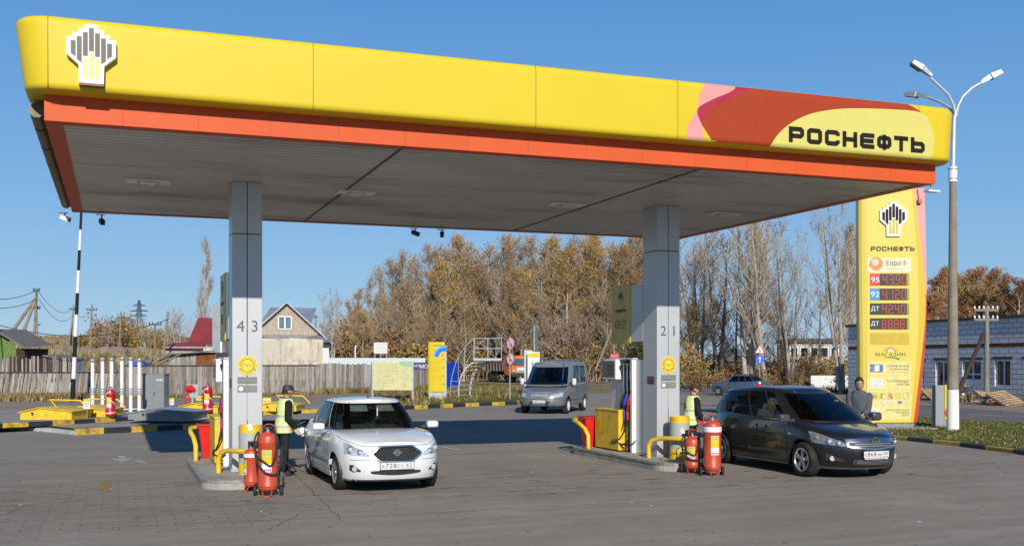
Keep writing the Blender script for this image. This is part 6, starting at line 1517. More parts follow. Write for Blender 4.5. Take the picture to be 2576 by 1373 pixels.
# car wash pylon
t, p = post_thing('car_wash_sign', 'tall yellow car wash pylon with blue arch logo on a grey foot', 'sign', 1100, 1010)
x0, xm, x1 = lx(p, 1076), lx(p, 1090), lx(p, 1119); z0, z1 = zat(p, 984.6), zat(p, 860)
b = MB(); prf = [(x0, .10), (x0+.02, .0), (x0+.10, -.06), (xm, -.10), (x1, -.10), (x1, .18), (x0+.06, .18)]
b.rings([[(x, y, z) for x, y in prf] for z in (z0, z1)], yellow, False); b.build('sign_body', t)
b = MB(); b.box((x1, -.06, zat(p, 1001)), (lx(p, 1123.5), .2, zat(p, 874.5)), galv); b.box((x0+.05, -.04, zat(p, 1002.6)), (x1, .14, z0), galv); b.build('side_panel', t)
for x in (x0+.1, x1-.2): b = MB(); b.box((x, -.02, -.02), (x+.12, .12, zat(p, 1002.6)), galv); b.build('foot', t)
b = MB(); FW_ = frame((xm, -.103, z0), (1, 0, 0), (0, 0, 1)); w, h = x1-xm, z1-z0
text(b, 'МОЙКА', .02, h*.915, w*.9, h*.04, FW_, blackp)
bl2 = mat('arch_blue', (.02, .12, .62), .4); cyb = mat('arch_cyan', (.05, .38, .75), .4)
for r0, r1, m_, zz in ((.44, .58, cyb, .001), (.30, .48, bl2, .003)):
    for k in range(10):
        a0, a1 = radians(75+10.5*k), radians(85.5+10.5*k); cx, cz = w*.98, h*.70
        b.prism([(cx+r*cos(a), cz+r*sin(a)*1.0) for r, a in ((r0, a0), (r1, a0), (r1, a1), (r0, a1))], zz, zz+.002, m_, FW_)
ringp(b, w*.12, h*.83, .035, .05, blackp, FW_, 0, .003, 16); ringp(b, w*.80, h*.735, .03, .045, blackp, FW_, .004, .006, 16)
for k in range(4):
    zz = h*(.645-.165*k); b.box((w*.82, zz, 0), (w*.96, zz+.035, .004), blackp, FW_)
    if k < 3:
        text(b, 'Мойка кузова', .02, zz+.0, w*.6, .025, FW_, it)
        for j in range(4): text(b, 'программа мойки', .02, zz-.06-.05*j, w*(.7-.1*(j == 3)), .02, FW_, mat('faint_print', (.45, .30, .05), .5))
b.build('print', t)
# stair platform
t, p = post_thing('stair_platform', 'grey steel stair platform with curved ladder and railed top', 'platform', 1160, 1009)
st = mat('platform_grey', (.38, .39, .41), .5, metal=.2, var=.1)
def sp(X, Y, dy=0): x, y = Pz5(X, Y); return Vector((lx(p, x), dy, zat(p, y)))
for dy, pts in ((-.25, [(1095, 1078), (1092, 960), (1105, 860), (1140, 780), (1190, 720), (1250, 690), (1350, 682)]), (.25, [(1200, 1078), (1200, 960), (1215, 860), (1240, 790), (1280, 735), (1340, 700), (1400, 690)])):
    b = MB(); P = [sp(*q, dy) for q in den(pts, 4)]
    for u, v in zip(P, P[1:]):
        d = (v-u).normalized(); n_ = Vector((-d.z, 0, d.x))*.035; b.add([u-n_, v-n_, v+n_, u+n_, u-n_+Vector((0, .05, 0)), v-n_+Vector((0, .05, 0)), v+n_+Vector((0, .05, 0)), u+n_+Vector((0, .05, 0))], [(0, 1, 2, 3), (4, 7, 6, 5), (3, 2, 6, 7), (0, 4, 5, 1)], st)
    b.build('stringer', t)
for k, (xa, xb, y) in enumerate(((1095, 1200, 1060), (1092, 1198, 1010), (1095, 1200, 960), (1100, 1205, 910), (1108, 1215, 865), (1125, 1235, 820), (1155, 1260, 772), (1205, 1300, 728))):
    a, c = sp(xa, y, -.25), sp(xb, y, .27); b = MB(); b.add([a, a+Vector((.16, 0, 0)), c+Vector((.1, 0, 0)), c]+[q+Vector((0, 0, .025)) for q in (a, a+Vector((.16, 0, 0)), c+Vector((.1, 0, 0)), c)], [(3, 2, 1, 0), (4, 5, 6, 7), (0, 1, 5, 4), (1, 2, 6, 5), (2, 3, 7, 6), (3, 0, 4, 7)], st); b.build('step', t)
a, c = sp(1238, 668), sp(1512, 640); b = MB(); b.box((a.x, -.4, a.z-.03), (c.x, .4, a.z+.10), st); b.build('deck', t)
b = MB(); zt_ = sp(0, 455).z; zm = sp(0, 555).z; zd = a.z+.1
for x in (a.x+.02, (a.x+c.x)/2, c.x-.02):
    for y in (-.38, .38): b.tube([(x, y, zd), (x, y, zt_)], .022, st, 6)
for z in (zm, zt_):
    for y in (-.38, .38): b.tube([(a.x+.02, y, z), (c.x-.02, y, z)], .022, st, 6)
    b.tube([(c.x-.02, -.38, z), (c.x-.02, .38, z)], .022, st, 6)
for dy, pts in ((-.4, [(1012, 1065), (1015, 930), (1035, 800), (1085, 650), (1150, 548), (1240, 458)]), (.3, [(1150, 760), (1165, 690), (1190, 640), (1260, 540), (1350, 458)])):
    b.tube([sp(*q, dy) for q in den(pts, 4)], .02, st, 6)
for X, Y0, Y1 in ((1090, 640, 880), (1152, 545, 720), (1240, 455, 650)): b.tube([sp(X, Y0, -.38), sp(X, Y1, -.38)], .016, st, 6)
for Y in (870, 918, 965, 1012, 1058): b.tube([sp(1015, Y, -.4), sp(1095, Y+4, -.26)], .014, st, 6)
b.build('handrail', t)
# prohibition signs
def round_sign(b, cx, cz, r, M4, kind):
    b.prism(disc(cx, cz, r), -.01, 0, galv, M4); b.prism(disc(cx, cz, r), 0, .003, lab_r, M4); b.prism(disc(cx, cz, r*.80), .003, .005, white, M4)
    if kind == 0: ribbon(b, [(cx-.5*r, cz-.1*r), (cx+.35*r, cz-.1*r)], .12*r, M4, blackp, .005, .007); b.box((cx+.1*r, cz-.6*r, .005), (cx+.28*r, cz-.25*r, .007), blackp, M4); ribbon(b, [(cx+.35*r, cz+.05*r), (cx+.2*r, cz+.3*r), (cx+.4*r, cz+.5*r)], .05*r, M4, greym, .005, .007)
    else: ribbon(b, [(cx-.35*r, cz+.35*r), (cx-.1*r, cz+.1*r), (cx-.1*r, cz-.45*r)], .22*r, M4, blackp, .005, .007); ribbon(b, [(cx-.1*r, cz-.1*r), (cx+.35*r, cz-.2*r)], .1*r, M4, blackp, .005, .007)
    ribbon(b, [(cx-.58*r, cz+.58*r), (cx+.58*r, cz-.58*r)], .15*r, M4, lab_r, .007, .009)
t, p = post_thing('prohibition_sign', 'grey post with two round red ringed prohibition signs beside the stair platform', 'road sign', 1282.6, 1008)
b = MB(); b.tube([(0, 0, -.05), (0, 0, zat(p, 846))], .035, galv, 10); b.build('post', t)
for k, yy in enumerate((863.5, 902.5)):
    b = MB(); round_sign(b, 0, 0, .36, frame((.03, -.05, zat(p, yy)), (.62, -.78, 0), (0, 0, 1)), k); b.build('sign_plate', t)
t, p = post_thing('lane_sign', 'white and yellow lane sign panel numbered 1 half hidden behind the grey van', 'sign', 1341, 1000)
b = MB(); b.box((lx(p, 1327), -.05, .1), (lx(p, 1357.6), .05, zat(p, 885)), plate_w); b.box((lx(p, 1329), -.055, zat(p, 899)), (lx(p, 1356), -.051, zat(p, 888)), yellow); text(b, '1', lx(p, 1330), zat(p, 948), .45, .85, frame((0, -.052, 0), (1, 0, 0), (0, 0, 1)), greym); b.build('panel', t)
b = MB(); b.box((lx(p, 1319), .35, .1), (lx(p, 1340), .42, zat(p, 880)), galv); b.build('rear_panel', t)
t = thing('mast', 'thin grey pole rising behind the lane sign', 'pole', AY(1344, 975, 90)); b = MB(); b.tube([(0, 0, -.5), (0, 0, (975-820)/F*90)], .09, galv, 8); b.build('pole', t)
b = MB(); b.box((.12, -.05, 2.6), (.30, .05, 5.0), dgrey); b.build('shield', t)
# road signs right
p = Vector(((1911-HX)*68/F, 68, 0)); t = thing('road_sign', 'side road warning triangle over a blue arrow disc on a thin post', 'road sign', p)
b = MB(); b.tube([(0, 0, 0), (0, 0, zat(p, 868))], .035, galv, 8); b.build('post', t)
MF = frame((0, -.05, 0), (1, 0, 0), (0, 0, 1)); zc = zat(p, 881); r = .40
tri = lambda r: [(r*cos(radians(90+120*k)), zc+r*sin(radians(90+120*k))) for k in range(3)]
b = MB(); b.prism(tri(r), 0, .01, lab_r, MF); b.prism(tri(r*.72), .01, .013, white, MF); b.box((-.03, zc-.13, .013), (.02, zc+.14, .016), blackp, MF); b.box((.02, zc-.04, .013), (.10, zc-.01, .016), blackp, MF); b.build('warning_triangle', t)
zc = zat(p, 904); b = MB(); b.prism(disc(0, zc, .285), 0, .01, blue_p, MF); b.box((-.03, zc-.2, .01), (.03, zc+.08, .013), white, MF); b.prism([(-.10, zc+.04), (.10, zc+.04), (0, zc+.22)], .01, .013, white, MF); b.build('blue_disc', t)
p = Vector(((842-HX)*112/F, 112, terr(-18, 112))); t = thing('road_sign', 'distant red triangle sign over a round sign by the white house corner', 'road sign', p)
b = MB(); b.tube([(0, 0, -1), (0, 0, zat(p, 864))], .04, galv, 8); b.build('post', t)
zc = zat(p, 871); b = MB(); b.prism([(.42*cos(radians(90+120*k)), zc+.42*sin(radians(90+120*k))) for k in range(3)], 0, .01, lab_r, MF); b.prism([(.26*cos(radians(90+120*k)), zc+.26*sin(radians(90+120*k))) for k in range(3)], .01, .013, white, MF); b.build('warning_triangle', t)
zc = zat(p, 881); b = MB(); b.prism(disc(0, zc, .3), 0, .01, lab_r, MF); b.prism(disc(0, zc, .2), .01, .013, white, MF); b.build('round_plate', t)
# far white notice on legs
p = AY(957, 905, 95); t = thing('notice_board', 'small white notice on tall legs in front of the brown wood', 'notice board', p)
b = MB(); a = lambda x: lx(p, x); b.box((a(940.6), -.03, zat(p, 888.7)), (a(974.5), .03, zat(p, 861)), plate_w)
FQ = frame((0, -.033, 0), (1, 0, 0), (0, 0, 1)); text(b, 'СХЕМА ПРОЕЗДА', a(943), zat(p, 867), a(972)-a(943), .12, FQ, greym)
for k in range(4): text(b, 'торговая база — прямо 500 м', a(944), zat(p, 872+4*k), a(970)-a(944), .07, FQ, greym)
b.build('board', t)
for x in (943, 957, 972): b = MB(); b.tube([(a(x), .05, -1.5), (a(x), .05, zat(p, 888))], .05, galv, 8); b.build('leg', t)
p = AY(893.6, 905, 90); t = thing('bollard_post', 'thin white post with a bent top beside the white notice', 'post', p); b = MB(); b.tube([(0, 0, -1.5), (0, 0, zat(p, 872)), (.05, 0, zat(p, 870)), (.12, 0, zat(p, 871))], .06, white, 8); b.build('pipe', t)
# yellow hoop by the road
p = G(2031, 985); t = thing('hoop_barrier', 'yellow tube hoop with a dark box beside the road', 'barrier', p)
h_ = zat(p, 966); b = MB(); b.tube([(-.38, 0, 0), (-.38, 0, h_-.05), (-.33, 0, h_), (.33, 0, h_), (.38, 0, h_-.05), (.38, 0, 0)], .04, yellow, 8); b.build('hoop', t)
b = MB(); b.box((-.1, -.08, h_-.02), (.14, .08, h_+.14), charc); b.build('box', t)
# tipper truck
tr = thing('tipper_truck', 'orange cab tipper truck with grey brown body on the far road', 'truck', Vector((-.1, 108, .02)), radians(-62), None, 1.0)
orc = mat('truck_orange', (.62, .16, .03), .45, dirt='#6b4a35', dscale=1.5, damt=.4); tip = mat('tipper_brown', (.17, .125, .115), .8, var=.25)
b = MB()         # x forward
cab = [(2.2, .75), (2.35, 1.1), (2.35, 1.55), (2.25, 2.3), (2.1, 2.62), (.95, 2.66), (.9, .95), (1.1, .75)]
b.add([(x, s*1.22, z) for s in (-1, 1) for x, z in cab], [tuple(range(8)), tuple(reversed(range(8, 16)))]+[(i, (i+1) % 8 , (i+1) % 8+8, i+8) for i in range(8)], orc); c_ = b.build('cab', tr, .05)
b = MB(); b.add([(2.362, -1.02, 1.62), (2.362, 1.02, 1.62), (2.262, .98, 2.32), (2.262, -.98, 2.32)], [(0, 1, 2, 3)], mat('truck_glass', (.06, .09, .11), .1, spec=.8)); b.build('windscreen', c_)
for s in (-1, 1):
    b = MB(); b.add([(1.2, s*1.235, 1.6), (2.1, s*1.235, 1.6), (2.05, s*1.235, 2.3), (1.2, s*1.235, 2.3)], [(0, 1, 2, 3)], mat('truck_glass', (0,)*3)); b.build('side_window', c_)
    b = MB(); b.box((2.30, s*.95-.17, 1.02), (2.42, s*.95+.17, 1.22), lens_g); b.build('headlight', c_)
b = MB(); b.box((2.36, -.6, 1.0), (2.40, .6, 1.45), plate_w); b.box((2.40, -.5, 1.08), (2.41, .5, 1.16), charc); b.build('grille', c_)
b = MB(); b.box((2.1, -1.2, .55), (2.45, 1.2, .88), charc); b.build('bumper', tr, .02)
b = MB(); b.rings([[(-3.6, -1.15, 1.05), (.7, -1.15, 1.05), (.7, 1.15, 1.05), (-3.6, 1.15, 1.05)], [(-3.7, -1.3, 2.0), (.78, -1.3, 2.15), (.78, 1.3, 2.15), (-3.7, 1.3, 2.0)]], tip, False, cap1=False)
for k in range(7): x = -3.4+k*.66; b.box((x, -1.34, 1.1), (x+.08, 1.34, 1.98), tip)
b.box((.72, -1.25, 1.2), (.80, 1.25, 2.5), tip); b.build('tipper_body', tr)
b = MB(); b.box((-3.4, -.45, .7), (2.1, .45, 1.04), charc); b.build('chassis', tr)
for x in (1.55, -1.35, -2.6):
    for s in (-1, 1):
        M4 = Matrix.Translation((x, s*1.0, .5)) @ Matrix.Rotation(-s*pi/2, 4, 'X'); b = MB(); b.lathe([(.24, -.14), (.46, -.14), (.5, -.1), (.5, .1), (.46, .14), (.24, .14), (.2, .06), (0, .1)], tyre_m, 20, M4); b.build('wheel', tr)
# red sign and leaning strut in the wood behind the pump sign
p = AY(1545, 945, 95); t = thing('wayside_sign', 'small red sign on a post seen below the right pump sign', 'sign', p)
b = MB(); b.tube([(0, 0, -.5), (0, 0, zat(p, 860))], .09, pole_c, 8); b.build('post', t)
b = MB(); b.box((lx(p, 1535), -.15, zat(p, 905)), (lx(p, 1557), -.1, zat(p, 889)), lab_r); text(b, 'РЕМОНТ', lx(p, 1537), zat(p, 897), .6, .12, frame((0, -.153, 0), (1, 0, 0), (0, 0, 1)), white); b.build('sign_plate', t)
a, c = AY(1498, 930, 97), AY(1543, 820, 97); b = MB(); b.tube([(0, 0, 0), c-a], .11, pole_c, 8); o = b.build('leaning_post'); o.location = a; tag(o, 'pale concrete prop leaning among the trees left of the right pump sign', 'post')
# ================ left: tank yard, fences, village, poles
kw = dict(rot=0)
def at_px(px, yb, z=0): return G(px, yb, z)
PZ = .28
# striped mast
b = MB(); a = G(182, 1011); c = AY(207, 480, a.y); n = 13; yb_ = [1011, 941, 862, 783, 704, 625, 546, 480]
ys_ = [1011, 936, 886-11, 800, 736, 676, 622, 568, 510, 470]
ys_ = [1011, 936, 869, 799, 786]
stops = [1011, 951, 896, 843, 787, 732, 674, 622, 570, 518, 470]
for k in range(len(stops)-1):
    f0, f1 = [(1011-s)/(1011-470.) for s in stops[k:k+2]]; q0, q1 = a.lerp(c, f0)-a, a.lerp(c, f1)-a
    b.tube([q0, q1], [.115-.06*f0, .115-.06*f1], (blackp, white)[k % 2], 14)
o = b.build('striped_mast'); o.location = a; tag(o, 'tall black and white striped mast leaning slightly behind the vent pipes', 'mast')
# vent pipes
for k, (px, yt, yb) in enumerate(((233, 903, 1027), (258, 900, 1027), (281, 900, 1034), (306.6, 899, 1040), (329, 899, 1031), (350.5, 902, 1028))):
    p = AY(px, yb, 38.5+.0*k); p.z = PZ; t = thing('vent_pipe', ('leftmost white tank vent pipe, beside the striped mast', 'second white vent pipe from the left, behind the small white sign', 'third white vent pipe from the left, above the crimson extinguisher', 'fourth white vent pipe from the left, the lowest standing one', 'fifth white vent pipe from the left', 'white vent pipe right beside the grey cabinet')[k], 'vent pipe', p, 0, 'white vent pipes over the tanks')
    zt = zat(p, yt); b = MB(); b.tube([(0, 0, 0), (0, 0, zt-.1)], .065, white, 12); b.build('pipe', t)
    b = MB(); b.tube([(0, 0, zt-.12), (0, 0, zt-.04), (0, 0, zt)], [.07, .10, .085], galv, 12); b.build('cap', t)
    b = MB(); zf = zat(p, 983)
    for dz in (-.09, 0, .09): b.tube([(0, 0, zf+dz-.02), (0, 0, zf+dz+.02)], .12, galv, 14)
    b.build('flange', t)
b = MB(); b.tube([AY(290, 1030, 38), AY(350, 1028, 38), AY(372, 1032, 38)], .02, white, 6); o = b.build('pipe_link'); tag(o, 'thin white pipe running low between the vent pipes and the grey hatch', 'pipe')
# grey cabinet
p = AY(386, 1030, 39.5); p.z = PZ; t = thing('metal_cabinet', 'grey steel cabinet with two doors beside the vent pipes', 'cabinet', p)
x0, x1 = lx(p, 359), lx(p, 413); h = zat(p, 941); cabm = mat('cabinet_grey', (.19, .21, .215), .5, var=.1)
b = MB(); b.box((x0, 0, 0), (x1, .6, h), cabm); b.box((x0-.02, -.02, h), (x1+.02, .62, h+.03), cabm); b.build('cabinet_body', t)
for a_, c_ in ((x0+.02, (x0+x1)/2-.01), ((x0+x1)/2+.01, x1-.02)): b = MB(); b.box((a_, -.015, .06), (c_, -.001, h-.05), cabm); b.build('door', t)
b = MB(); b.box((.02, -.03, h*.42), (.05, -.015, h*.5), charc); b.build('handle', t); b = MB(); b.box((x0+.5, -.018, h*.83), (x0+.75, -.0155, h*.86), plate_w); b.build('label', t)
# tank hatches
def hatch(label, px0, px1, yb, ytop, m, bars=True, rot=.0, dep=1.6, n=1):
    Y = F*(CAMH-PZ)/(yb-HY); x0, x1 = (px0-HX)*Y/F, (px1-HX)*Y/F; w = x1-x0; h = (yb-ytop)*Y/F*.78
    t = thing('tank_hatch', label, 'hatch', Vector((x0, Y, PZ)), rot, 'hinged tank hatches')
    b = MB(); r = w*.38
    b.add([(0, 0, 0), (w, 0, 0), (w, dep, 0), (0, dep, 0), (0, 0, h*.62), (r, 0, h), (w, 0, h*.72), (w, dep, h*.72), (r, dep, h), (0, dep, h*.62)], [(0, 1, 6, 5, 4), (1, 2, 7, 6), (2, 3, 9, 8, 7), (3, 0, 4, 9)], m); b.build('hatch_body', t)
    for a_, c_, nm in ((( -.06, h*.60), (r, h+.02), 'lid'), ((r, h+.02), (w+.05, h*.70), 'lid')):
        b = MB(); b.add([(a_[0], -.05, a_[1]+.004), (c_[0], -.05, c_[1]+.004), (c_[0], dep+.05, c_[1]+.004), (a_[0], dep+.05, a_[1]+.004), (a_[0], -.05, a_[1]+.03), (c_[0], -.05, c_[1]+.03), (c_[0], dep+.05, c_[1]+.03), (a_[0], dep+.05, a_[1]+.03)], [(0, 1, 2, 3), (7, 6, 5, 4), (0, 4, 5, 1), (1, 5, 6, 2), (2, 6, 7, 3), (3, 7, 4, 0)], m if m is not cabm else mat('lid_grey', (.24, .27, .30), .4)); b.build(nm, t)
    if bars:
        b = MB(); z = h*.85; b.tube([(r+.25, dep*.5, z), (r-.02, dep*.5, z+.30), (r+.95, dep*.5, z+.28), (r+1.2, dep*.5, z)], .028, m, 6); b.build('lifting_bar', t)
    b = MB(); b.box((r*.6, -.08, h*.5), (r*.6+.06, -.05, h*.68), charc); b.build('latch', t)
    return t
hatch('front left yellow tank hatch nearest the white kerb', 51, 180, 1055, 1020, paint_y)
hatch('yellow tank hatch behind the crimson extinguisher, second from the left', 160, 266, 1048, 1018, paint_y)
hatch('low grey tank hatch in front of the grey cabinet', 322, 484, 1055, 1024, cabm, False)
hatch('yellow tank hatch partly hidden behind the left column, beyond the grey hatch', 446, 548, 1040, 1010, paint_y)
hatch('yellow tank hatch seen to the right of the left column behind the person', 650, 745, 1034, 1008, paint_y)
# small signs
for k, (px, yb, yt, w, lab) in enumerate(((312*1.0, 1055, 1012, 0, ''), (0, 0, 0, 0, ''))): pass
def small_sign(px0, px1, y0, y1, yb, label, col):
    Y = F*(CAMH-PZ)/(yb-HY); p = AY((px0+px1)/2, yb, Y); p.z = PZ; t = thing('small_sign', label, 'sign', p, 0, 'small signs in the tank yard')
    b = MB(); b.tube([(0, .01, 0), (0, .01, zat(p, y1))], .012, galv, 6); b.build('post', t)
    b = MB(); a, c = (lx(p, px0), zat(p, y1)), (lx(p, px1), zat(p, y0)); b.box((a[0], -.01, a[1]), (c[0], 0, c[1]), col); FS = frame((a[0], -.0115, a[1]), (1, 0, 0), (0, 0, 1)); w, h = c[0]-a[0], c[1]-a[1]
    b.box((w*.02, h*.72, 0), (w*.98, h*.98, .002), yellow if col is plate_w else pale_y, FS); text(b, 'ОПАСНО', w*.12, h*.42, w*.76, h*.16, FS, charc); text(b, 'не курить', w*.16, h*.2, w*.68, h*.12, FS, charc); b.build('sign_plate', t)
small_sign(210, 227, 1003, 1028, 1052, 'small white notice on a stake in front of the second yellow hatch', plate_w)
small_sign(424, 438, 1001, 1018, 1030, 'small yellow and white notice left of the red hose stand', plate_w)
small_sign(493, 506, 994, 1007, 1026, 'small yellow notice between the red hose stand and the crimson extinguisher', pale_y)
small_sign(1019-358, 1040-358+0, 1000, 1019, 1030, 'small yellow notice seen right of the left column beside the person', pale_y)
# red hose stand
p = AY(484, 1044, 39); p.z = PZ; t = thing('hose_stand', 'red hose coil hanging on a grey post in the tank yard', 'hose stand', p)
b = MB(); b.box((-.03, 0, 0), (.03, .05, zat(p, 968)), galv); b.box((-.22, .05, zat(p, 1000)), (.20, .08, zat(p, 966)), galv); b.build('post', t)
b = MB(); b.tube([(-.22, -.02, zat(p, 978)), (-.02, -.08, zat(p, 975)), (.1, -.05, zat(p, 980))], [.10, .12, .06], redp, 10); b.tube([(-.20, -.03, zat(p, 985)), (-.26, -.03, zat(p, 1005)), (-.20, -.03, zat(p, 1024)), (-.10, -.03, zat(p, 1020)), (-.12, -.03, zat(p, 1000)), (-.17, -.03, zat(p, 983))], .03, lab_r, 6); b.build('hose_coil', t)
# plank fences
def plank_fence(label, A, B, h0, h1, lean=0., seed=1, rail=True, w=.135):
    R = random.Random(seed); d = B-A; L = d.length; yaw = atan2(d.y, d.x); t = thing('plank_fence', label, 'fence', A, yaw)
    b = MB(); n = int(L/w)
    for i in range(n):
        x = i*w; h = h0+(h1-h0)*i/n+R.uniform(-.05, .05); ln = lean*(1+R.uniform(-.3, .3))+R.uniform(-.012, .012); ww = w*R.uniform(.78, .97); dy = R.uniform(-.012, .012)
        b.add([(x, dy, 0), (x+ww, dy, 0), (x+ww+ln, dy, h), (x+ln, dy, h+R.uniform(-.02, .02)), (x, dy+.022, 0), (x+ww, dy+.022, 0), (x+ww+ln, dy+.022, h), (x+ln, dy+.022, h)], [(0, 1, 2, 3), (5, 4, 7, 6), (1, 5, 6, 2), (4, 0, 3, 7), (3, 2, 6, 7)], (wood_g, wood_g, wood_g2, wood_g3)[R.randrange(4)])
    b.build('planks', t)
    b = MB()
    if rail: b.box((0, -.05, (h0+h1)/2-.02 if abs(h1-h0) < .01 else h0-.02), (L, .06, (h0+h1)/2+.04 if abs(h1-h0) < .01 else h0+.04), mat('fence_cap', (.06, .055, .05), .9)) if abs(h1-h0) < .06 else None
    b.box((0, .022, .3), (L, .08, .4), wood_g2); b.build('rail', t); return t
wood_g2 = mat('planks_dark', (.20, .18, .16), .85, var=.45, scale=3, stretch=(6, 6, .6)); wood_g3 = mat('planks_pale', (.37, .34, .30), .85, var=.4, scale=3, stretch=(6, 6, .6))
fA, fB = G(-260, 1008), G(298, 1004); plank_fence('low grey plank fence with leaning boards on the far left', fA, fB, 1.48, 1.50, .22, 1)
fC = G(298, 1003); fD = G(800, 992); plank_fence('grey vertical plank fence behind the vent pipes and the left column', fC, fD, 1.83, 1.86, .0, 2)
fD2 = G(800, 991); fE = G(940, 987); plank_fence('open jagged plank fence beside the pale notice board', fD2, fE, 1.95, 1.9, .05, 3, False, .16)
fE2 = G(935, 987); fF = G(1130, 978); plank_fence('grey plank fence running behind the notice board and car wash pylon', fE2, fF, 1.95, 1.95, .0, 4)
p = AY(1040, 930, 71); b = MB(); x1 = lx(p, 1082); b.box((0, 0, 0), (x1, .02, zat(p, 911)), mat('banner_violet', (.045, .025, .13), .6)); FBn = frame((0, -.002, 0), (1, 0, 0), (0, 0, 1)); text(b, 'АВТО', .05, .2, .42, .16, FBn, white); text(b, 'МОЙКА', .42, .10, 1.3, .34, FBn, white); o = b.build('banner'); o.location = p; tag(o, 'dark violet car wash banner with white letters on the plank fence', 'banner')
p = AY(1124, 977, 76); b = MB(); x1 = lx(p, 1157); h = zat(p, 911)
for k in range(10): b.add([(x1*k/10, 0, -.3), (x1*(k+.5)/10, -.04, -.3), (x1*(k+1)/10, 0, -.3), (x1*k/10, 0, h), (x1*(k+.5)/10, -.04, h), (x1*(k+1)/10, 0, h)], [(0, 1, 4, 3), (1, 2, 5, 4), (4, 1, 0, 3), (5, 2, 1, 4)], blue_p)
b.box((0, .0, -.3), (x1, .02, h), blue_p); o = b.build('blue_fence'); o.location = p; tag(o, 'bright blue corrugated fence panel behind the stair platform', 'fence')
p = AY(826, 912, 88); b = MB(); x1 = lx(p, 1070); b.box((0, 0, -2), (x1, .12, zat(p, 900)), mat('pale_blue_wall', (.50, .56, .60), .7, var=.1)); o = b.build('low_wall'); o.location = p; tag(o, 'low pale blue wall behind the plank fence, right of the gable house', 'wall')
# gable house
HY_ = 88.
p = AY(721, 905, HY_); t = thing('gable_house', 'house with a wooden gable and grey metal roof rising above the fence', 'house', p, radians(13))
hx = lambda x: (x-721)*HY_/F; hz = lambda y: CAMH-(y-HY)*HY_/F-p.z
gw = mat('gable_boards', (.40, .33, .27), .85, var=.35, scale=2.5, stretch=(7, 1, .5)); rfm = mat('metal_roof', (.40, .42, .43), .35, metal=.5, var=.12, dirt='#7a6a5a', dscale=1)
xl, xr, zt, ze, zg = hx(608), hx(834), hz(759), hz(863), hz(842)
b = MB(); b.box((hx(615), 0, -2), (hx(826), 8, hz(866)), mat('white_wall', (.62, .62, .60), .8)); b.build('wall', t)
b = MB(); b.add([(hx(622), -.02, zg), (hx(812), -.02, zg), (0, -.02, zt-.15)], [(0, 1, 2)], gw); b.build('gable', t)
b = MB()
for s, xe in ((-1, xl), (1, xr)):
    b.add([(0, -.5, zt), (xe, -.5, ze), (xe, 8.3, ze), (0, 8.3, zt), (0, -.5, zt-.12), (xe, -.5, ze-.12), (xe, 8.3, ze-.12), (0, 8.3, zt-.12)], [(0, 1, 2, 3) if s < 0 else (3, 2, 1, 0), (4, 5, 6, 7), (0, 4, 5, 1), (1, 5, 6, 2), (2, 6, 7, 3)], rfm)
b.add([(hx(615), -.9, hz(861)), (hx(832), -.9, hz(861)), (hx(814), -.02, hz(841)), (hx(621), -.02, hz(841))], [(0, 1, 2, 3)], mat('shiny_metal', (.55, .57, .6), .22, metal=.8, bump=.6, bscale=2.5)); b.build('roof', t)
b = MB(); wx0, wx1, wz0, wz1 = hx(699.6), hx(734), hz(829), hz(794.6)
for q in ((wx0, wz0, wx0+.09, wz1), (wx1-.09, wz0, wx1, wz1), (wx0, wz0, wx1, wz0+.09), (wx0, wz1-.09, wx1, wz1), ((wx0+wx1)/2-.05, wz0, (wx0+wx1)/2+.05, wz1)): b.box((q[0], -.10, q[1]), (q[2], -.03, q[3]), white)
o = b.build('window', t); b = MB(); b.box((wx0+.05, -.06, wz0+.05), (wx1-.05, -.025, wz1-.05), mat('blue_grey_pane', (.12, .17, .20), .1)); b.build('pane', o)
p = AY(700, 905, 97); t = thing('long_roof_house', 'long grey sheet metal roof behind the wooden gable', 'house', p); a = lambda x: lx(p, x)
b = MB(); b.add([(a(640), 0, zat(p, 835)), (a(781), 0, zat(p, 820)), (a(776), 4, zat(p, 769)), (a(655), 4, zat(p, 767))], [(0, 1, 2, 3)], rfm); b.build('roof', t); b = MB(); b.box((a(655), 1, -2), (a(776), 4, zat(p, 850)), mat('white_wall', (0,)*3)); b.build('wall', t)
# rusty container
p = AY(721, 914, 77); t = thing('shipping_container', 'rust streaked cream shipping container tilted behind the plank fence', 'container', p+Vector((0, 0, -1.2)), radians(12), None)
ctm = mat('container_cream', (.52, .47, .37), .65, var=.12, scale=2, dirt='#7a3a1c', dscale=1.3, damt=.8, stretch=(1.5, 1.5, .45))
b = MB(); D = Matrix.Rotation(radians(2.5), 4, 'Y'); H_ = zat(p, 848)+1.15; b.box((.05, .05, 0), (2.45, 6.0, H_), ctm, D)
for k in range(24): b.box((-.0, .15+k*.24, .15), (.06, .15+k*.24+.12, H_-.12), ctm, D)
b.build('container_body', t)
b = MB(); b.box((.02, .0, .02), (1.24, .05, H_-.06), ctm, D); b.box((1.26, .0, .02), (2.46, .05, H_-.06), ctm, D); dd_ = b.build('door', t)
b = MB()
for x in (.3, .9, 1.55, 2.15): b.tube([D @ Vector((x, -.03, .1)), D @ Vector((x, -.03, H_-.12))], .025, ctm, 6)
b.build('lock_rod', dd_); b = MB(); FCn = D @ frame((0, -.005, 0), (1, 0, 0), (0, 0, 1)); text(b, '66-65', .3, 1.35, .9, .22, FCn, greym); text(b, 'ЧР', 1.6, 1.35, .4, .2, FCn, greym); b.build('number', t)
p = AY(700, 914, 79); t = thing('shipping_container', 'pale corrugated container left of the rust streaked one', 'container', p+Vector((-1.6, 0, -1.2)), radians(24)); b = MB(); H2 = zat(p, 851)+1.2; b.box((.05, .05, 0), (2.4, 4.0, H2), ctm)
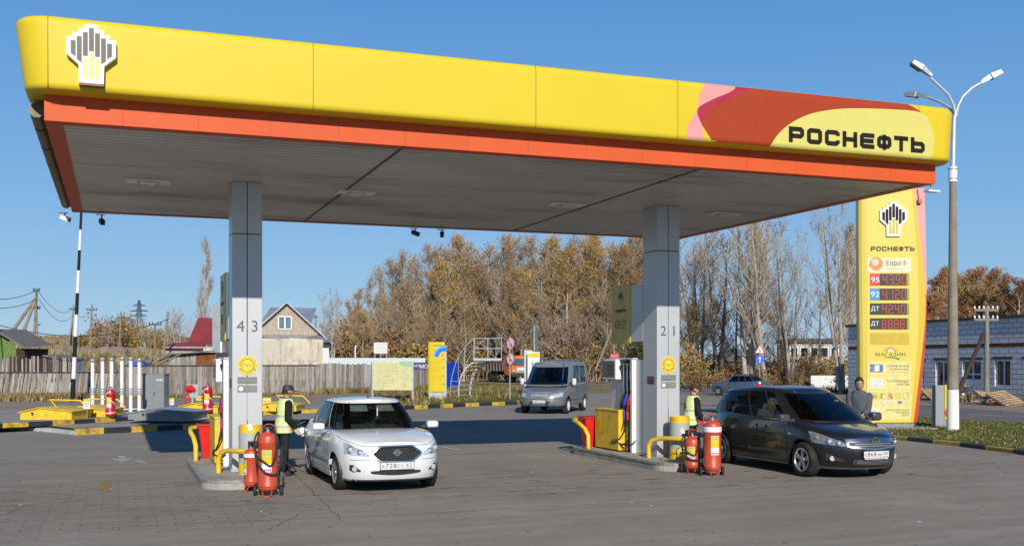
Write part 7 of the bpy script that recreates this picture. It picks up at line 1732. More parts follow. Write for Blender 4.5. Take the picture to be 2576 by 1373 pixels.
for k in range(12): b.box((.1+k*.19, -.0, .1), (.2+k*.19, .05, H2-.1), mat('container_pale', (.48, .45, .39), .6, var=.1))
b.build('container_body', t)
# red roofed house, sheds
p = AY(480, 910, 95); t = thing('red_roof_house', 'white brick house with a stepped dark red metal roof', 'house', p); a = lambda x: lx(p, x)
rrf = mat('red_tile_metal', (.25, .035, .045), .45, var=.15, scale=2)
wb = mat('white_brick', (.50, .47, .42), .85, var=.3, scale=5, dirt='#6b5a48', dscale=2)
b = MB(); b.box((a(414), 0, -3), (a(545), 7, zat(p, 872)), wb); b.build('wall', t)
b = MB(); b.add([(a(408), -.4, zat(p, 877)), (a(513), -.4, zat(p, 878)), (a(509), 2, zat(p, 858)), (a(414), 2, zat(p, 861))], [(0, 1, 2, 3)], rrf)
b.add([(a(455), 1.9, zat(p, 862)), (a(540), 1.9, zat(p, 862)), (a(534), 5, zat(p, 794)), (a(457), 5, zat(p, 793))], [(0, 1, 2, 3)], rrf)
b.add([(a(508), .2, zat(p, 868)), (a(540), .2, zat(p, 866)), (a(540), 2, zat(p, 836)), (a(504), 2, zat(p, 836))], [(0, 1, 2, 3)], mat('red_sheet', (.21, .035, .035), .5))
for k in range(14): z0_ = k/14; b.box((a(457), 1.85+3.1*z0_, zat(p, 862-69*z0_)), (a(534), 1.9+3.1*z0_, zat(p, 862-69*z0_)+.05), rrf)
b.build('roof', t); b = MB(); b.box((a(527), 3.5, zat(p, 822)), (a(531), 3.8, zat(p, 800)), rrf); b.build('chimney', t)
p = AY(478, 918, 72); t = thing('plank_shed', 'grey plank shed with a rusty door panel below the red roof', 'shed', p+Vector((0, 0, -1))); a = lambda x: lx(p, x)
b = MB(); R = random.Random(9)
for k in range(28): x = a(416)+(a(493)-a(416))*k/28; b.box((x, R.uniform(0, .03), 0), (x+.07, .05, zat(p, 889)+1), (wood_g, wood_g2, wood_g3)[R.randrange(3)])
b.box((a(416), .06, 0), (a(543), 3, zat(p, 886)+1), wood_g2); b.build('wall', t)
b = MB(); b.box((a(493), -.01, 0), (a(541), .05, zat(p, 886)+1), mat('rusty_sheet', (.20, .075, .03), .8, var=.4, scale=3)); b.build('door', t)
b = MB(); b.add([(a(402), -.4, zat(p, 892)+1), (a(545), -.4, zat(p, 881)+1), (a(545), 3.2, zat(p, 876)+1), (a(404), 3.2, zat(p, 888)+1), (a(402), -.4, zat(p, 894)+1), (a(545), -.4, zat(p, 884)+1)], [(0, 1, 2, 3), (4, 5, 1, 0)], mat('slate_roof', (.17, .16, .15), .85, var=.2)); b.build('roof', t)
p = AY(546, 905, 80); t = thing('metal_tower', 'pale galvanised sheet tower between the red roof and the left column', 'tank', p+Vector((0, 0, -1))); a = lambda x: lx(p, x)
b = MB(); b.box((a(534), 0, 0), (a(556), 1.2, zat(p, 764)+1), rfm); b.build('body', t); b = MB(); b.box((a(556), -.2, 0), (a(560), .2, zat(p, 786)+1), white); b.build('corner_trim', t)
p = AY(20, 915, 78); t = thing('green_shed', 'green walled shed with a grey slate roof behind the leaning pole struts', 'shed', p+Vector((0, 0, -.5))); a = lambda x: lx(p, x); z_ = lambda y: zat(p, y)+.5
b = MB(); b.add([(a(-60), 0, 0), (a(40), 0, 0), (a(40), 0, z_(874)), (a(0), 0, z_(840)), (a(-60), 0, z_(872))], [(0, 1, 2, 3, 4)], mat('green_boards', (.13, .20, .06), .8, var=.3)); b.box((a(40), .02, 0), (a(62), 4, z_(876)), mat('dark_boards', (.06, .035, .03), .9)); b.build('wall', t)
b = MB(); b.add([(a(-5), -.5, z_(828)), (a(72), -.5, z_(874)), (a(66), 4.5, z_(866)), (a(-5), 4.5, z_(824)), (a(-5), -.5, z_(833)), (a(72), -.5, z_(878)), (a(-70), -.5, z_(874)), (a(-70), 4.5, z_(870))], [(0, 1, 2, 3), (4, 5, 1, 0), (6, 0, 3, 7)], mat('slate_roof', (0,)*3)); b.build('roof', t)
p = AY(150, 934, 60.5); t = thing('brick_shed', 'small white brick shed with a sloping grey roof above the left fence', 'shed', p+Vector((0, 0, -1.2))); a = lambda x: lx(p, x); z_ = lambda y: zat(p, y)+1.2
b = MB(); b.add([(a(121), 0, 0), (a(179), 0, 0), (a(179), 0, z_(902)), (a(121), 0, z_(894)), (a(121), 2, 0), (a(179), 2, 0), (a(179), 2, z_(902)), (a(121), 2, z_(894))], [(0, 1, 2, 3), (1, 5, 6, 2), (4, 0, 3, 7)], wb); b.build('wall', t)
b = MB(); b.add([(a(113), -.3, z_(893)), (a(183), -.3, z_(902)), (a(181), 2.2, z_(900)), (a(116), 2.2, z_(890)), (a(113), -.3, z_(896)), (a(183), -.3, z_(905))], [(0, 1, 2, 3), (4, 5, 1, 0)], mat('slate_roof', (0,)*3)); b.build('roof', t)
# old paling fence at the far left
t = thing('paling_fence', 'old dark paling fence with pale gaps above the left plank fence', 'fence', AY(-10, 915, 60)); b = MB(); R = random.Random(4)
for k in range(38): x = k*.11; b.box((x, 0, -.8), (x+.085, .03, .35+R.uniform(-.1, .12)), (wood_g2, mat('dark_boards', (0,)*3), wood_g3)[R.choice((0, 0, 1, 1, 2))])
b.build('planks', t)
# poles
def pole(label, xb, yb, xt, yt, Y, r=.13, arms=((.02, 22),), struts=(), m=pole_c, sink=1.0, name='utility_pole'):
    a, c = AY(xb, yb, Y), AY(xt, yt, Y); t = thing(name, label, 'utility pole', a, 0, 'utility poles on the left hill' if Y > 110 else None)
    v = c-a; b = MB(); b.tube([v*(-sink/v.length), v], [r, r*.7], m, 8); b.build('pole', t)
    for f, wpx in arms:
        w = wpx*Y/F/2; q = v*(1-f); b = MB(); b.box((q.x-w, q.y-.06, q.z-.05), (q.x+w, q.y+.06, q.z+.05), charc)
        for s in (-1, -.45, .45, 1): b.lathe([(.02, 0), (.06, .08), (.04, .17), (0, .18)], charc, 6, Matrix.Translation((q.x+s*w*.95, q.y, q.z+.05)))
        b.build('crossbar', t)
    for (sx_, sy_), f in struts:
        s_ = AY(sx_, sy_, Y-1.5)-a; b = MB(); b.tube([s_, v*(1-f)], [r*1.1, r*.8], m, 8); b.build('strut', t)
    return t, c
pole('concrete utility pole with two long struts behind the green shed', 83, 930, 92, 727, 92, 0.156, ((.02, 16), (.24, 22)), (((-12, 895), .10), ((28, 912), .12)))
pole('thin dark utility pole behind the strutted concrete pole', 95, 865, 93, 770, 150, 0.108, ((.05, 14), (.5, 14)))
pole('utility pole with a strut half hidden by the striped mast', 178, 865, 185, 766, 140, 0.132, ((.12, 20),), (((172, 868), .4),))
pole('pale concrete utility pole right of the striped mast', 226, 895, 231.5, 765, 120, 0.156, ((.11, 26),))
pole('small distant utility pole behind the yellow bushes, left one', 241, 860, 242, 788, 230, 0.12, ((.25, 14),))
pole('small distant utility pole behind the yellow bushes, right one', 281, 860, 281, 797, 260, 0.12, ((.25, 12),))
pole('pale concrete utility pole above the third vent pipe', 299, 892, 304.6, 783, 130, 0.15, ((.15, 20),))
pole('pale concrete utility pole just left of the lattice tower', 323, 885, 329.5, 787, 150, 0.132, ((.17, 18),))
pole('dark wooden T shaped pole in front of the red roofed house', 389, 895, 390.5, 814, 90, 0.096, ((.03, 31),), m=lum2)
pole('leaning concrete pole left of the red roof', 410, 905, 422.6, 783, 92, 0.132, (), m=pole_c)
pole('thin distant pole right of the long grey roof', 794, 880, 794, 790, 140, 0.108, ((.1, 8),))
# lattice tower
a = AY(350, 853, 600); H_ = (853-755)/F*600; t = thing('lattice_tower', 'distant steel lattice power tower on the hill', 'power tower', a); lat = mat('tower_steel', (.08, .09, .13), .7)
b = MB(); W_ = lambda f: 2.3*(1-f)**1.3+.45
for s in (-1, 1):
    for q in (-1, 1): b.tube([(s*W_(f/8), q*W_(f/8), H_*f/8) for f in range(9)], .22, lat, 4)
for f in range(8):
    z0, z1 = H_*f/8, H_*(f+1)/8; w0, w1 = W_(f/8), W_((f+1)/8)
    for q in (-1, 1): b.tube([(-w0, q*w0, z0), (w1, q*w1, z1)], .14, lat, 4); b.tube([(w0, q*w0, z0), (-w1, q*w1, z1)], .14, lat, 4)
b.build('mast', t)
for f, w in ((.60, 4.4), (.72, 5.2), (.86, 3.6)): b = MB(); b.tube([(-w, 0, H_*f), (0, 0, H_*f+.9), (w, 0, H_*f)], .2, lat, 4); b.tube([(-w, 0, H_*f), (w, 0, H_*f)], .2, lat, 4); b.build('cross_arm', t)
# wires
wm_ = mat('wire', (.03, .035, .05), .6)
def wire(label, A, B, sag, r=.025, n=16):
    b = MB(); b.tube([A.lerp(B, k/n)-A-Vector((0, 0, sag*4*(k/n)*(1-k/n))) for k in range(n+1)], r, wm_, 4); o = b.build('power_line'); o.location = A; tag(o, label, 'wire', 'overhead wires on the left')
wire('thick overhead wire sagging across the whole left sky', AY(-60, 800, 80), AY(425, 802, 92), 1.4, .03)
wire('upper wire leaving the strutted pole to the left edge', AY(92, 730, 92), AY(-80, 742, 70), .5)
wire('lower wire leaving the strutted pole to the left edge', AY(92, 752, 92), AY(-80, 765, 70), .5)
wire('upper wire from the strutted pole to the pole behind the mast', AY(93, 727, 92), AY(185, 775, 140), 1.2)
wire('lower wire from the strutted pole to the pole behind the mast', AY(98, 752, 92), AY(185, 792, 140), 1.3)
wire('thin wire between the pole behind the mast and the concrete pole right of it', AY(185, 776, 140), AY(231, 778, 120), 1.)
# junk behind the fence
p = AY(318, 925, 62); o = MB().box((0, 0, 0), (1.0, 1.2, .28), blue_p).box((.15, .1, .28), (.85, 1, .36), blue_p).build('blue_crate', None, .05); o.location = p; tag(o, 'blue plastic crate behind the fence between the vent pipes', 'crate')
b = MB(); R = random.Random(3)
for k in range(22): x = R.uniform(-1.2, 1.2); b.tube([(x, R.uniform(-.4, .4), R.uniform(-.4, .2)), (x+R.uniform(-1, 1.2), R.uniform(-.4, .4), R.uniform(.1, .75))], R.uniform(.03, .07), lum2, 5)
o = b.build('brushwood_pile'); o.location = AY(375, 912, 66); tag(o, 'pile of old branches and poles behind the fence near the T shaped pole', 'woodpile')
# rubble bank
rub = mat('rubble', (.33, .25, .19), .95, var=.5, scale=3, bump=1, bscale=6); b = MB(); P = []
for i in range(60):
    f = i/59; row = []
    for j in range(9):
        g_ = j/8; A_ = AY(110+320*f, 893, 108+g_*8); h = sin(pi*g_)*(.9+.5*noise.noise((f*14, g_*3, 1)))*min(1, f*6, (1-f)*6); row.append((A_.x, A_.y, terr(A_.x, A_.y)-.1+max(0, h)+.15*noise.noise((f*60, g_*9, 2))))
    P.append(row)
b.grid(P, rub, False); o = b.build('rubble'); tag(o, 'bank of pale broken rubble on the hill behind the left fence', 'rubble', kind='stuff')
# village houses among the trees on the right
def simple_house(label, px0, px1, yb, ye, yr, Y, wallm, roofm_, wins=0, name='village_house'):
    p = AY((px0+px1)/2, yb, Y); t = thing(name, label, 'house', Vector((p.x, Y, -.1))); w = (px1-px0)*Y/F/2; ze = CAMH-(ye-HY)*Y/F; zr = CAMH-(yr-HY)*Y/F
    b = MB(); b.box((-w, 0, 0), (w, 6, ze), wallm); b.build('wall', t)
    b = MB(); b.add([(-w-.3, -.4, ze-.05), (w+.3, -.4, ze-.05), (w+.3, 3, zr), (-w-.3, 3, zr), (w+.3, 6.4, ze-.05), (-w-.3, 6.4, ze-.05)], [(0, 1, 2, 3), (3, 2, 4, 5), (0, 3, 5), (1, 4, 2)], roofm_); b.build('roof', t)
    for k in range(wins):
        x = -w+2*w*(k+.5)/wins; q = MB(); q.box((x-.5, -.04, ze-1.9), (x+.5, -.001, ze-.6), white); o = q.build('window', t); q = MB(); q.box((x-.4, -.05, ze-1.8), (x+.4, -.041, ze-.7), mat('dark_pane', (0,)*3)); q.build('pane', o)
simple_house('grey roofed village house behind the trees left of the road sign', 1836, 1900, 950, 905, 874, 105, mat('grey_plaster', (.33, .30, .27), .9), mat('dark_slate', (.13, .125, .13), .8), 2)
simple_house('pale two storey house far behind the bare trees', 1985, 2112, 940, 858, 848, 130, mat('sand_plaster', (.42, .37, .31), .9, var=.2), mat('dark_slate', (0,)*3), 5)
simple_house('small house with white lower walls at the left behind the orange bushes', 1712, 1752, 950, 915, 893, 100, mat('white_wall', (0,)*3), mat('red_sheet', (0,)*3), 1)
b = MB()
for k in range(9): b.box((k*.9, 0, 0), (k*.9+.88, .06, 1.3-.04*k+.1*(k % 2)), mat('white_wall', (0,)*3))
o = b.build('white_fence'); o.location = G(1975, 962)+Vector((1.5, 8, 0)); tag(o, 'white slab fence behind the bare trees left of the pylon', 'fence')
b = MB(); b.box((0, 0, 0), (4.6, .08, 1.05), mat('white_wall', (0,)*3)); o = b.build('white_fence'); o.location = AY(2040, 965, 78)*1.0; o.location.z = 0; tag(o, 'low white wall strip between the bare trees and the block building', 'fence')
# ================ trees, bushes, grass
bark1 = mat('bark_pale', (.38, .34, .28), .9, var=.35, scale=3, stretch=(2, 2, .5)); bark2 = mat('bark_brown', (.20, .155, .11), .95, var=.35, scale=3, stretch=(2, 2, .5)); birch = mat('bark_birch', (.55, .52, .47), .8, var=.25, dirt='#1d1a17', dscale=2.5, damt=.9, stretch=(.6, .6, 2.5))
leafs = [mat('leaf_ochre', (.38, .235, .085), .8, var=.3, scale=.7), mat('leaf_yellow', (.47, .31, .07), .8, var=.3, scale=.7), mat('leaf_brown', (.27, .175, .09), .85, var=.3, scale=.7), mat('leaf_rust', (.30, .135, .05), .85, var=.3, scale=.7), mat('leaf_green', (.13, .14, .035), .8, var=.3, scale=.7), mat('leaf_gold', (.38, .225, .07), .8, var=.3, scale=.7)]
twigm = mat('twigs', (.37, .29, .21), .9, var=.25)
def make_tree(H, seed, bark, kinds, nleaf, spread=.28, up=1.1, nb=20, base=.18, r0=.0, lsize=.2, twig_r=.022, forks=1, lmask=1., dens=5):
    R = random.Random(seed); wood, tw, lf = MB(), MB(), MB(); tips = []
    r0 = r0 or H*.011
    for fk in range(forks):
        lean = Vector((R.uniform(-.06, .06), R.uniform(-.06, .06), 1)) if forks == 1 else Vector((R.uniform(-.28, .28), R.uniform(-.2, .2), 1)); lean.normalize()
        h_ = H*(1 if fk == 0 else R.uniform(.75, .98)); P = [Vector((R.uniform(-.1, .1)*fk, R.uniform(-.1, .1)*fk, -.3))]; n = 9
        for i in range(n): P.append(P[-1]+(lean+Vector((R.uniform(-.07, .07), R.uniform(-.07, .07), 0)))*h_/n); lean = (lean+Vector((0, 0, .12))).normalized()
        rs = [r0*(1-.93*(i/n))**.9 for i in range(n+1)]; rs[0] *= 1.25
        wood.tube(P, rs, bark, 7, False)
        m = nb if forks == 1 else int(nb*.75)
        for k in range(m):
            f = base+(1-base)*((k+R.random())/m)**.9*.97; i = min(n-1, int(f*n)); q = P[i].lerp(P[i+1], f*n-i); az = R.uniform(0, 2*pi)
            L = H*spread*(1.15-f)*R.uniform(.65, 1.15)*(1 if f > .3 else .8); d = Vector((cos(az), sin(az), up*R.uniform(.6, 1.3))).normalized(); B = [q]
            for s in range(4): B.append(B[-1]+d*L/4); d = (d+Vector((R.uniform(-.2, .2), R.uniform(-.2, .2), .16))).normalized()
            rb = max(twig_r*1.3, rs[i]*.42); wood.tube(B, [rb, rb*.75, rb*.5, rb*.35, rb*.2], bark, 4, False)
            for s in range(dens+int(L)):
                g = R.uniform(.2, 1); j_ = min(3, int(g*4)); q2 = B[j_].lerp(B[j_+1], g*4-j_); d2 = (Vector((R.uniform(-1, 1), R.uniform(-1, 1), R.uniform(.0, 1.5))).normalized()*.7+d*.5).normalized(); L2 = L*R.uniform(.22, .5)+.25
                T = [q2, q2+d2*L2*.5, q2+(d2+Vector((R.uniform(-.2, .2), R.uniform(-.2, .2), .25)))*L2]; tw.tube(T, [twig_r, twig_r*.7, twig_r*.35], twigm if R.random() < .6 else bark, 3, False)
                tips += [T[1], T[2]]
                for w_ in range(3):
                    d3 = (Vector((R.uniform(-1, 1), R.uniform(-1, 1), R.uniform(-.2, 1.2))).normalized()*.6+d2*.5).normalized(); q3 = T[1].lerp(T[2], R.uniform(-.6, 1)); e3 = q3+d3*L2*R.uniform(.3, .6)
                    tw.tube([q3, e3], [twig_r*.6, twig_r*.3], twigm, 3, False); tips.append(e3)
    # foliage in uneven clumps along the twigs
    cl = [R.choice(tips) for _ in range(16)]; cm = [R.choice(kinds) for _ in cl]
    for k in range(nleaf):
        c = R.choice(tips); i_ = min(range(len(cl)), key=lambda i: (cl[i]-c).length); 
        if R.random() > lmask and (cl[i_]-c).length > H*.10: continue
        p = c+Vector((R.gauss(0, .22), R.gauss(0, .22), R.gauss(0, .22))); s = lsize*R.uniform(.5, 1.2)
        a = Vector((R.uniform(-1, 1), R.uniform(-1, 1), R.uniform(-1, 1))).normalized(); b_ = a.orthogonal().normalized()
        m = leafs[cm[i_]] if R.random() < .7 else leafs[R.choice(kinds)]
        lf.add([p-a*s*.5, p+b_*s*.35, p+a*s*.5, p-b_*s*.35], [(0, 1, 2, 3)], m)
    return wood, tw, lf
def tree_proto(name, label, cat, spec, loc, group):
    t = thing(name, label, cat, loc, 0, group); w, tw, lf = make_tree(**spec); w.build('trunk', t); tw.build('twigs', t)
    if lf.f: lf.build('foliage', t)
    return t
GR = 'autumn trees behind the forecourt'
protos = [
 ('thin_leaved_tree', dict(H=16, seed=11, bark=bark1, kinds=(0, 2, 0, 5), nleaf=6500, lmask=.5, lsize=.14, twig_r=.034, nb=30, dens=7)),
 ('thin_leaved_tree', dict(H=16, seed=12, bark=bark2, kinds=(2, 0, 2), nleaf=7000, lmask=.55, lsize=.14, twig_r=.034, spread=.36, nb=28, dens=7)),
 ('thin_leaved_tree', dict(H=16, seed=13, bark=bark1, kinds=(1, 5, 0), nleaf=9500, lmask=.55, lsize=.15, twig_r=.034, spread=.35, nb=28, dens=6)),
 ('bare_tree', dict(H=16, seed=14, bark=bark1, kinds=(2, 0), nleaf=900, lmask=.3, lsize=.18, twig_r=.026, nb=13, spread=.40, dens=6, forks=3, r0=.26, up=.9, base=.22)),
 ('bare_tree', dict(H=16, seed=15, bark=bark2, kinds=(2, 2), nleaf=1300, lmask=.3, lsize=.18, twig_r=.026, nb=14, spread=.42, forks=2, dens=7, r0=.24, up=.8, base=.25)),
 ('birch_tree', dict(H=16, seed=16, bark=birch, kinds=(3, 3, 0, 2), nleaf=7500, lmask=.7, lsize=.19, twig_r=.034, spread=.22, nb=28)),
 ('poplar_tree', dict(H=16, seed=17, bark=bark1, kinds=(2, 0), nleaf=1500, lmask=.5, lsize=.18, twig_r=.034, nb=34, spread=.24, dens=8)),
]
desc = ('ochre tree', 'brown tree', 'yellow tree', 'bare pale tree', 'bare dark tree', 'rusty birch', 'slender poplar')
TB = []
def plant(k, px, ytop, Y, where, yb=None, rz=None, sx=1., group=GR):
    z = terr((px-HX)*Y/F, Y)-.2; p = Vector(((px-HX)*Y/F, Y, z)); H = CAMH-(ytop-HY)*Y/F-z; s = H/16.2; lab = desc[k]+' '+where; rz = random.uniform(0, 6.28) if rz is None else rz
    if len(TB) <= k: pass
    if TBD.get(k) is None:
        t = tree_proto(protos[k][0], lab, 'tree', protos[k][1], p, group); t.rotation_euler = (0, 0, rz); t.scale = (s*sx, s*sx, s); TBD[k] = t; return t
    return dup(TBD[k], p, rz, lab, (s*sx, s*sx, s), group)
TBD = {}
# the wood in the middle: outline heights read off the photo
outline = [(880, 745), (905, 725), (930, 688), (955, 668), (985, 655), (1015, 640), (1045, 630), (1080, 618), (1110, 612), (1140, 600), (1175, 606), (1205, 622), (1235, 612), (1265, 600), (1300, 585), (1335, 588), (1370, 600), (1405, 590), (1440, 584), (1475, 596), (1510, 590), (1545, 598), (1580, 590), (1610, 585)]
refs = [(900, 'beside the white house'), (960, 'above the white notice'), (1030, 'above the pale notice board'), (1095, 'above the car wash pylon'), (1160, 'above the blue fence'), (1230, 'above the stair platform'), (1290, 'above the prohibition signs'), (1345, 'above the lane sign'), (1400, 'above the grey van'), (1470, 'right of the grey van'), (1530, 'above the leaning prop'), (1580, 'behind the right pump sign'), (1640, 'behind the right column')]
R = random.Random(21); seen = {}
def near_ref(px, row): return min(refs, key=lambda r: abs(r[0]-px))[1]
pat = [6, 0, 6, 6, 0, 1, 6, 0, 6, 2, 0, 6, 6, 1, 2, 0, 6, 2, 6, 0, 2, 6, 0, 2]
for i, (px, yt) in enumerate(outline):
    k = pat[i]; Y = 128+R.uniform(-5, 5); plant(k, px, yt+R.uniform(-4, 8), Y, 'in the rear row '+near_ref(px, 0), sx=R.uniform(.9, 1.3))
for i in range(25):
    px = 900+i*29.5+R.uniform(-10, 10); yt = I(outline, px)+R.uniform(22, 95); k = (1, 6, 0, 2, 1, 0)[R.randrange(6)]
    plant(k, px, yt, 120+R.uniform(-3, 3), 'of middle height '+near_ref(px, 1), sx=R.uniform(1.0, 1.5))
for i in range(17):
    px = 915+i*43+R.uniform(-12, 12); yt = R.uniform(745, 800); k = (1, 2, 4, 0)[R.randrange(4)]
    if 1200 < px < 1420: Y = 124
    else: Y = 112
    plant(k, px, yt, Y+R.uniform(-2, 2), 'small in the front row '+near_ref(px, 2), sx=R.uniform(1.1, 1.5))
# lone trees on the left
plant(6, 520, 588, 112, 'standing tall and alone left of the left column', sx=.62, rz=1.)
plant(3, 836, 728, 105, 'standing alone right of the grey roofed house', sx=.9)
for px, yt, w_ in ((452, 775, 'small behind the red roof'), (500, 765, 'small between the red roof and the tall lone tree'), (420, 800, 'low behind the leaning concrete pole'), (372, 800, 'low right of the lattice tower'), (262, 818, 'small among the yellow bushes'), (860, 775, 'low at the left end of the wood'), (815, 800, 'low by the distant pole')): plant(4 if px % 2 else 3, px, yt, 125+R.uniform(-8, 8), w_, sx=1.3)
# tall trees right of the right column
for k, px, yt, Y, sx, w_ in ((3, 1760, 560, 88, .8, 'leaning just right of the right column'), (4, 1735, 600, 92, .9, 'directly right of the number 1 column face'), (4, 1815, 540, 84, .9, 'left of the road sign'), (3, 1880, 505, 80, .9, 'tall above the road sign'), (3, 1925, 500, 79, .85, 'tall with paired stems right of the road sign'), (0, 1900, 560, 86, .8, 'behind the tall pair above the road sign'), (3, 1990, 560, 82, .7, 'slanting in the gap left of the pylon'), (4, 2060, 690, 84, 1.3, 'low and dark left of the pylon'), (3, 2120, 480, 72, .7, 'tall against the left edge of the pylon'), (0, 2138, 560, 76, .8, 'with yellow leaves touching the pylon edge'), (4, 1850, 700, 90, 1.2, 'low behind the road sign'), (2, 1745, 770, 88, 1.5, 'low and bushy beside the right column'), (1, 1795, 760, 90, 1.4, 'low left of the silver sedan'), (1, 1960, 750, 90, 1.4, 'low behind the paired stems'), (0, 1700, 640, 100, .9, 'behind the right column')):
    plant(k, px, yt, Y, w_, sx=sx)
# birch wood far right
for i in range(18):
    px = 2330+i*16+R.uniform(-5, 5); yt = (735, 705, 690, 672, 668, 690, 700, 680, 668, 672, 690, 676, 668, 690, 700, 705, 712, 720)[i]
    plant(5 if i % 4 else 6, px, yt, 92+R.uniform(-3, 10), ('over the roof by the pylon', 'over the roof behind the street lamp', 'over the roof near the wooden utility pole', 'over the roof at the right edge')[min(3, i//5)], sx=R.uniform(1.0, 1.5), group='birch wood behind the block building')
# bushes
def make_bush(seed, kinds, nleaf, W_=1.2, H=1.8, ls=.12, stems=16):
    R = random.Random(seed); w, lf = MB(), MB(); pts = []
    for k in range(stems):
        a = R.uniform(0, 2*pi); r = R.uniform(0, W_*.4); q = Vector((r*cos(a), r*sin(a), -.1)); e = Vector((q.x*1.8+R.uniform(-.3, .3), q.y*1.8+R.uniform(-.3, .3), H*R.uniform(.55, 1)))
        w.tube([q, q.lerp(e, .5)+Vector((R.uniform(-.1, .1), R.uniform(-.1, .1), .1)), e], [.022, .016, .008], twigm, 3, False)
        for j in range(5): u = q.lerp(e, R.uniform(.3, 1)); v = u+Vector((R.uniform(-.35, .35), R.uniform(-.35, .35), R.uniform(0, .45))); w.tube([u, v], [.010, .005], twigm, 3, False); pts += [u, v]
    for k in range(nleaf):
        p = R.choice(pts)+Vector((R.gauss(0, .12), R.gauss(0, .12), R.gauss(0, .12))); s = ls*R.uniform(.5, 1.2); a = Vector((R.uniform(-1, 1), R.uniform(-1, 1), R.uniform(-1, 1))).normalized(); b_ = a.orthogonal().normalized()
        lf.add([p-a*s*.5, p+b_*s*.4, p+a*s*.5, p-b_*s*.4], [(0, 1, 2, 3)], leafs[R.choice(kinds)])
    return w, lf
BP = {}
bd_ = {'r': ('rusty bush', 31, (3, 5, 0), 900), 'y': ('yellow bush', 32, (1, 1, 5, 4), 1000), 'b': ('brown bush', 33, (2, 2, 3), 500), 'g': ('greenish bush', 34, (4, 4, 1), 900)}
def bush(k, px, Y, h, w, where, group):
    x = (px-HX)*Y/F; p = Vector((x, Y, terr(x, Y)-.05)); sc = (w/1.6, w/1.6, h/1.9); lab = bd_[k][0]+' '+where
    if k not in BP:
        t = thing('bush', lab, 'bush', p, 0, group); W_, L_2 = make_bush(bd_[k][1], bd_[k][2], bd_[k][3]); W_.build('stems', t); L_2.build('foliage', t); t.scale = sc; BP[k] = t; return
    dup(BP[k], p, random.uniform(0, 6), lab, sc, group)
R = random.Random(8)
g1 = 'bushes along the far side of the road'
for i in range(40):
    px = 1712+i*11.3+R.uniform(-5, 5); Y = 80+R.uniform(-2, 5); where = 'over the road '+min(((1720, 'beside the right column'), (1765, 'left of the silver sedan'), (1840, 'behind the silver sedan'), (1911, 'at the foot of the road sign'), (1980, 'right of the road sign'), (2031, 'behind the yellow hoop'), (2090, 'between the yellow hoop and the pylon'), (2140, 'at the left edge of the pylon')), key=lambda r: abs(r[0]-px))[1]
    bush('rrbbrg'[i % 6], px, Y+(5 if i % 2 else 0), R.uniform(.9, 1.9)*(1.9 if i % 2 else 1), R.uniform(1.6, 2.6)*(1.5 if i % 2 else 1), where, g1)
g2 = 'undergrowth along the foot of the wood'
for i in range(70):
    px = 850+i*11.4+R.uniform(-6, 6); Y = 113+R.uniform(-3, 4) if px < 1190 or px > 1400 else 130; bush('bbrbbbybbg'[i % 10], px, Y, R.uniform(2.2, 5.6), R.uniform(3.5, 5.6), 'at the foot of the wood '+near_ref(px, 0), g2)
g3 = 'bushes on the left hill'
for i in range(34):
    px = 225+i*6.2+R.uniform(-6, 6); Y = 150+R.uniform(-20, 25); w_ = min(((230, 'by the pale concrete pole'), (262, 'between two concrete poles'), (300, 'behind the third concrete pole'), (330, 'left of the lattice tower'), (360, 'right of the lattice tower'), (400, 'behind the T shaped pole'), (430, 'by the leaning concrete pole')), key=lambda r: abs(r[0]-px))[1]
    bush('ybygbby'[i % 7], px, Y, R.uniform(2.0, 4.4)*(1.25 if 255 < px < 330 else .9), R.uniform(3, 5), 'on the left hill '+w_, g3)
g4 = 'weeds behind the left fence'
for i in range(16): px = 20+i*26+R.uniform(-8, 8); bush('bgb'[i % 3], px, 64+R.uniform(0, 6), R.uniform(1.0, 1.9), R.uniform(1.4, 2.4), 'behind the fence '+min(((60, 'by the green shed'), (150, 'by the brick shed'), (240, 'by the striped mast'), (320, 'by the vent pipes'), (400, 'by the grey cabinet')), key=lambda r: abs(r[0]-px))[1], g4)
# grass and weeds
gm1 = mat('grass_green', (.11, .13, .03), .9, var=.3); gm2 = mat('grass_straw', (.34, .27, .13), .9, var=.3); gm3 = mat('grass_rust', (.22, .11, .05), .9, var=.3)
def tufts(name, label, fn, n, hmin, hmax, mix, seed):
    R = random.Random(seed); b = MB()
    for k in range(n):
        x, y, z = fn(R); h = R.uniform(hmin, hmax); m = R.choices((gm1, gm2, gm3), mix)[0]
        for j in range(3):
            a = R.uniform(0, 2*pi); w = h*.10+.006; d = Vector((cos(a), sin(a), 0)); q = Vector((x, y, z))+d*R.uniform(0, .05); s = Vector((-d.y, d.x, 0))*w; b.add([q-s, q+s, q+d*h*.45+Vector((0, 0, h))], [(0, 1, 2)], m)
    o = b.build(name); return tag(o, label, 'grass', kind='stuff')
def inpoly(P):
    xs_, ys__ = [p[0] for p in P], [p[1] for p in P]
    def f(R, z=.1):
        while True:
            x, y = R.uniform(min(xs_), max(xs_)), R.uniform(min(ys__), max(ys__)); c = False
            for i in range(len(P)):
                (x1, y1), (x2, y2) = P[i], P[i-1]
                if (y1 > y) != (y2 > y) and x < (x2-x1)*(y-y1)/(y2-y1)+x1: c = not c
            if c: return x, y, z
    return f
VP = [(-6.6, 47), (-4.5, 47.2), (1.3, 60.5), (2.2, 76), (-12, 98), (-8, 70)]
tufts('grass', 'dry and green grass on the verge around the notice board and stair platform', inpoly(VP), 5200, .08, .32, (5, 3, 2), 1)
tufts('grass', 'short green and straw grass on the verge under the price pylon', inpoly([tuple(q) for q in rp[1:5]]+[(17.5, 24), (20, 27), (14.4, 38.5), (12.8, 41.5), (11, 40.5), (9.9, 37)]), 9000, .025, .07, (8, 2, 0), 2)
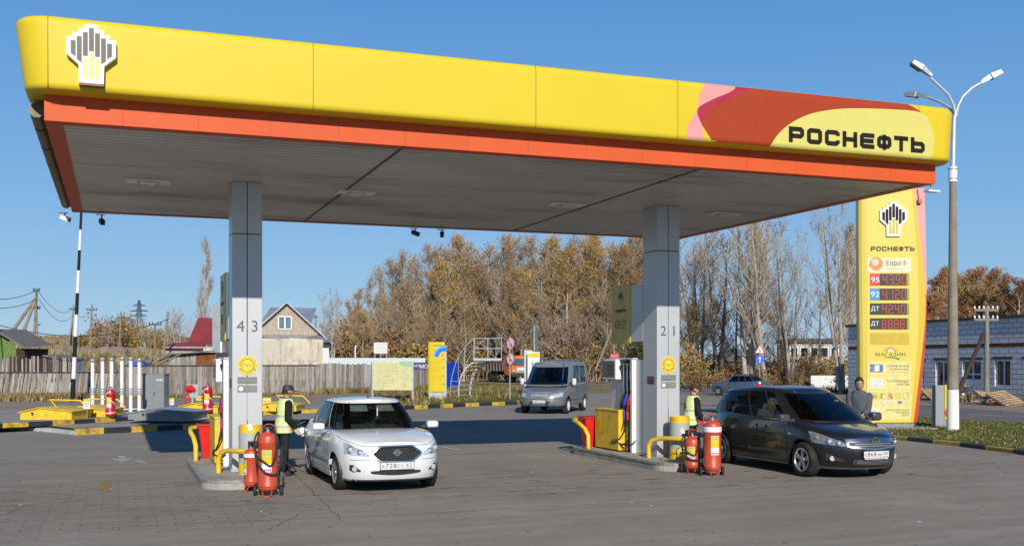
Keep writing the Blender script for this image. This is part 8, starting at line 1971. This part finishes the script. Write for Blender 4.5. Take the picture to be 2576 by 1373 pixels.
def strip_f(A, B, w):
    def f(R): q = A.lerp(B, R.random()); return q.x+R.uniform(-.2, .2), q.y-R.random()**2*w, .0
    return f
tufts('grass', 'dry straw grass along the foot of the left plank fence', strip_f(fA, fB, 2.2), 2600, .12, .5, (1, 6, 3), 3)
tufts('grass', 'straw grass along the foot of the fence behind the tanks', strip_f(fC, fD, .8), 1500, .08, .28, (2, 5, 2), 4)
tufts('grass', 'brown weeds along the fence behind the notice board', strip_f(fD2, fF, 2.0), 2000, .15, .5, (3, 4, 3), 5)
def hillf(R): px = R.uniform(-40, 460); Y = R.uniform(78, 300); x = (px-HX)*Y/F; return x, Y, terr(x, Y)-.02
tufts('grass', 'tall dry straw grass covering the left hill', hillf, 9000, .3, .9, (1, 8, 1), 6)
def roadf(R):
    i = R.randrange(10, len(Q)-20); d = (Q[i+1]-Q[i]).normalized(); q = Q[i]-Vector((-d.y, d.x, 0))*R.uniform(7, 12); return q.x, q.y, .0
tufts('grass', 'rusty weeds along the far roadside', roadf, 3500, .1, .55, (1, 4, 5), 7)
# fallen leaves
b = MB(); R = random.Random(12)
for k in range(420):
    x, y = R.uniform(-9, 11), R.uniform(10, 24); s = R.uniform(.012, .035); a = R.uniform(0, 6.28); d = Vector((cos(a), sin(a), 0))*s; e = Vector((-d.y, d.x, 0))*.7
    c = Vector((x, y, .012+R.random()*.004)); b.add([c-d, c-e+Vector((0, 0, .006)), c+d, c+e], [(0, 1, 2, 3)], (leafs[1], leafs[5], leafs[2], plate_w)[R.choice((0, 0, 1, 1, 2, 3))])
o = b.build('litter'); tag(o, 'fallen leaves and small litter scattered on the asphalt', 'litter', kind='stuff')

# labels that would still be shared get their order from left to right
import collections
grp_ = collections.defaultdict(list)
for o_ in COL.objects:
    if o_.parent is None and 'label' in o_.keys(): grp_[o_['label']].append(o_)
NW = {2: 'two', 3: 'three', 4: 'four', 5: 'five', 6: 'six', 7: 'seven', 8: 'eight', 9: 'nine', 10: 'ten'}; ORD = ['leftmost', 'second', 'third', 'fourth', 'fifth', 'sixth', 'seventh', 'eighth', 'ninth', 'tenth']
for lab, L in grp_.items():
    if len(L) > 1 and len(L) <= 10:
        L.sort(key=lambda o_: o_.location.x/max(1, o_.location.y))
        for i, o_ in enumerate(L): o_['label'] = (ORD[i] if i < len(L)-1 else 'rightmost')+' of '+NW[len(L)]+', '+lab
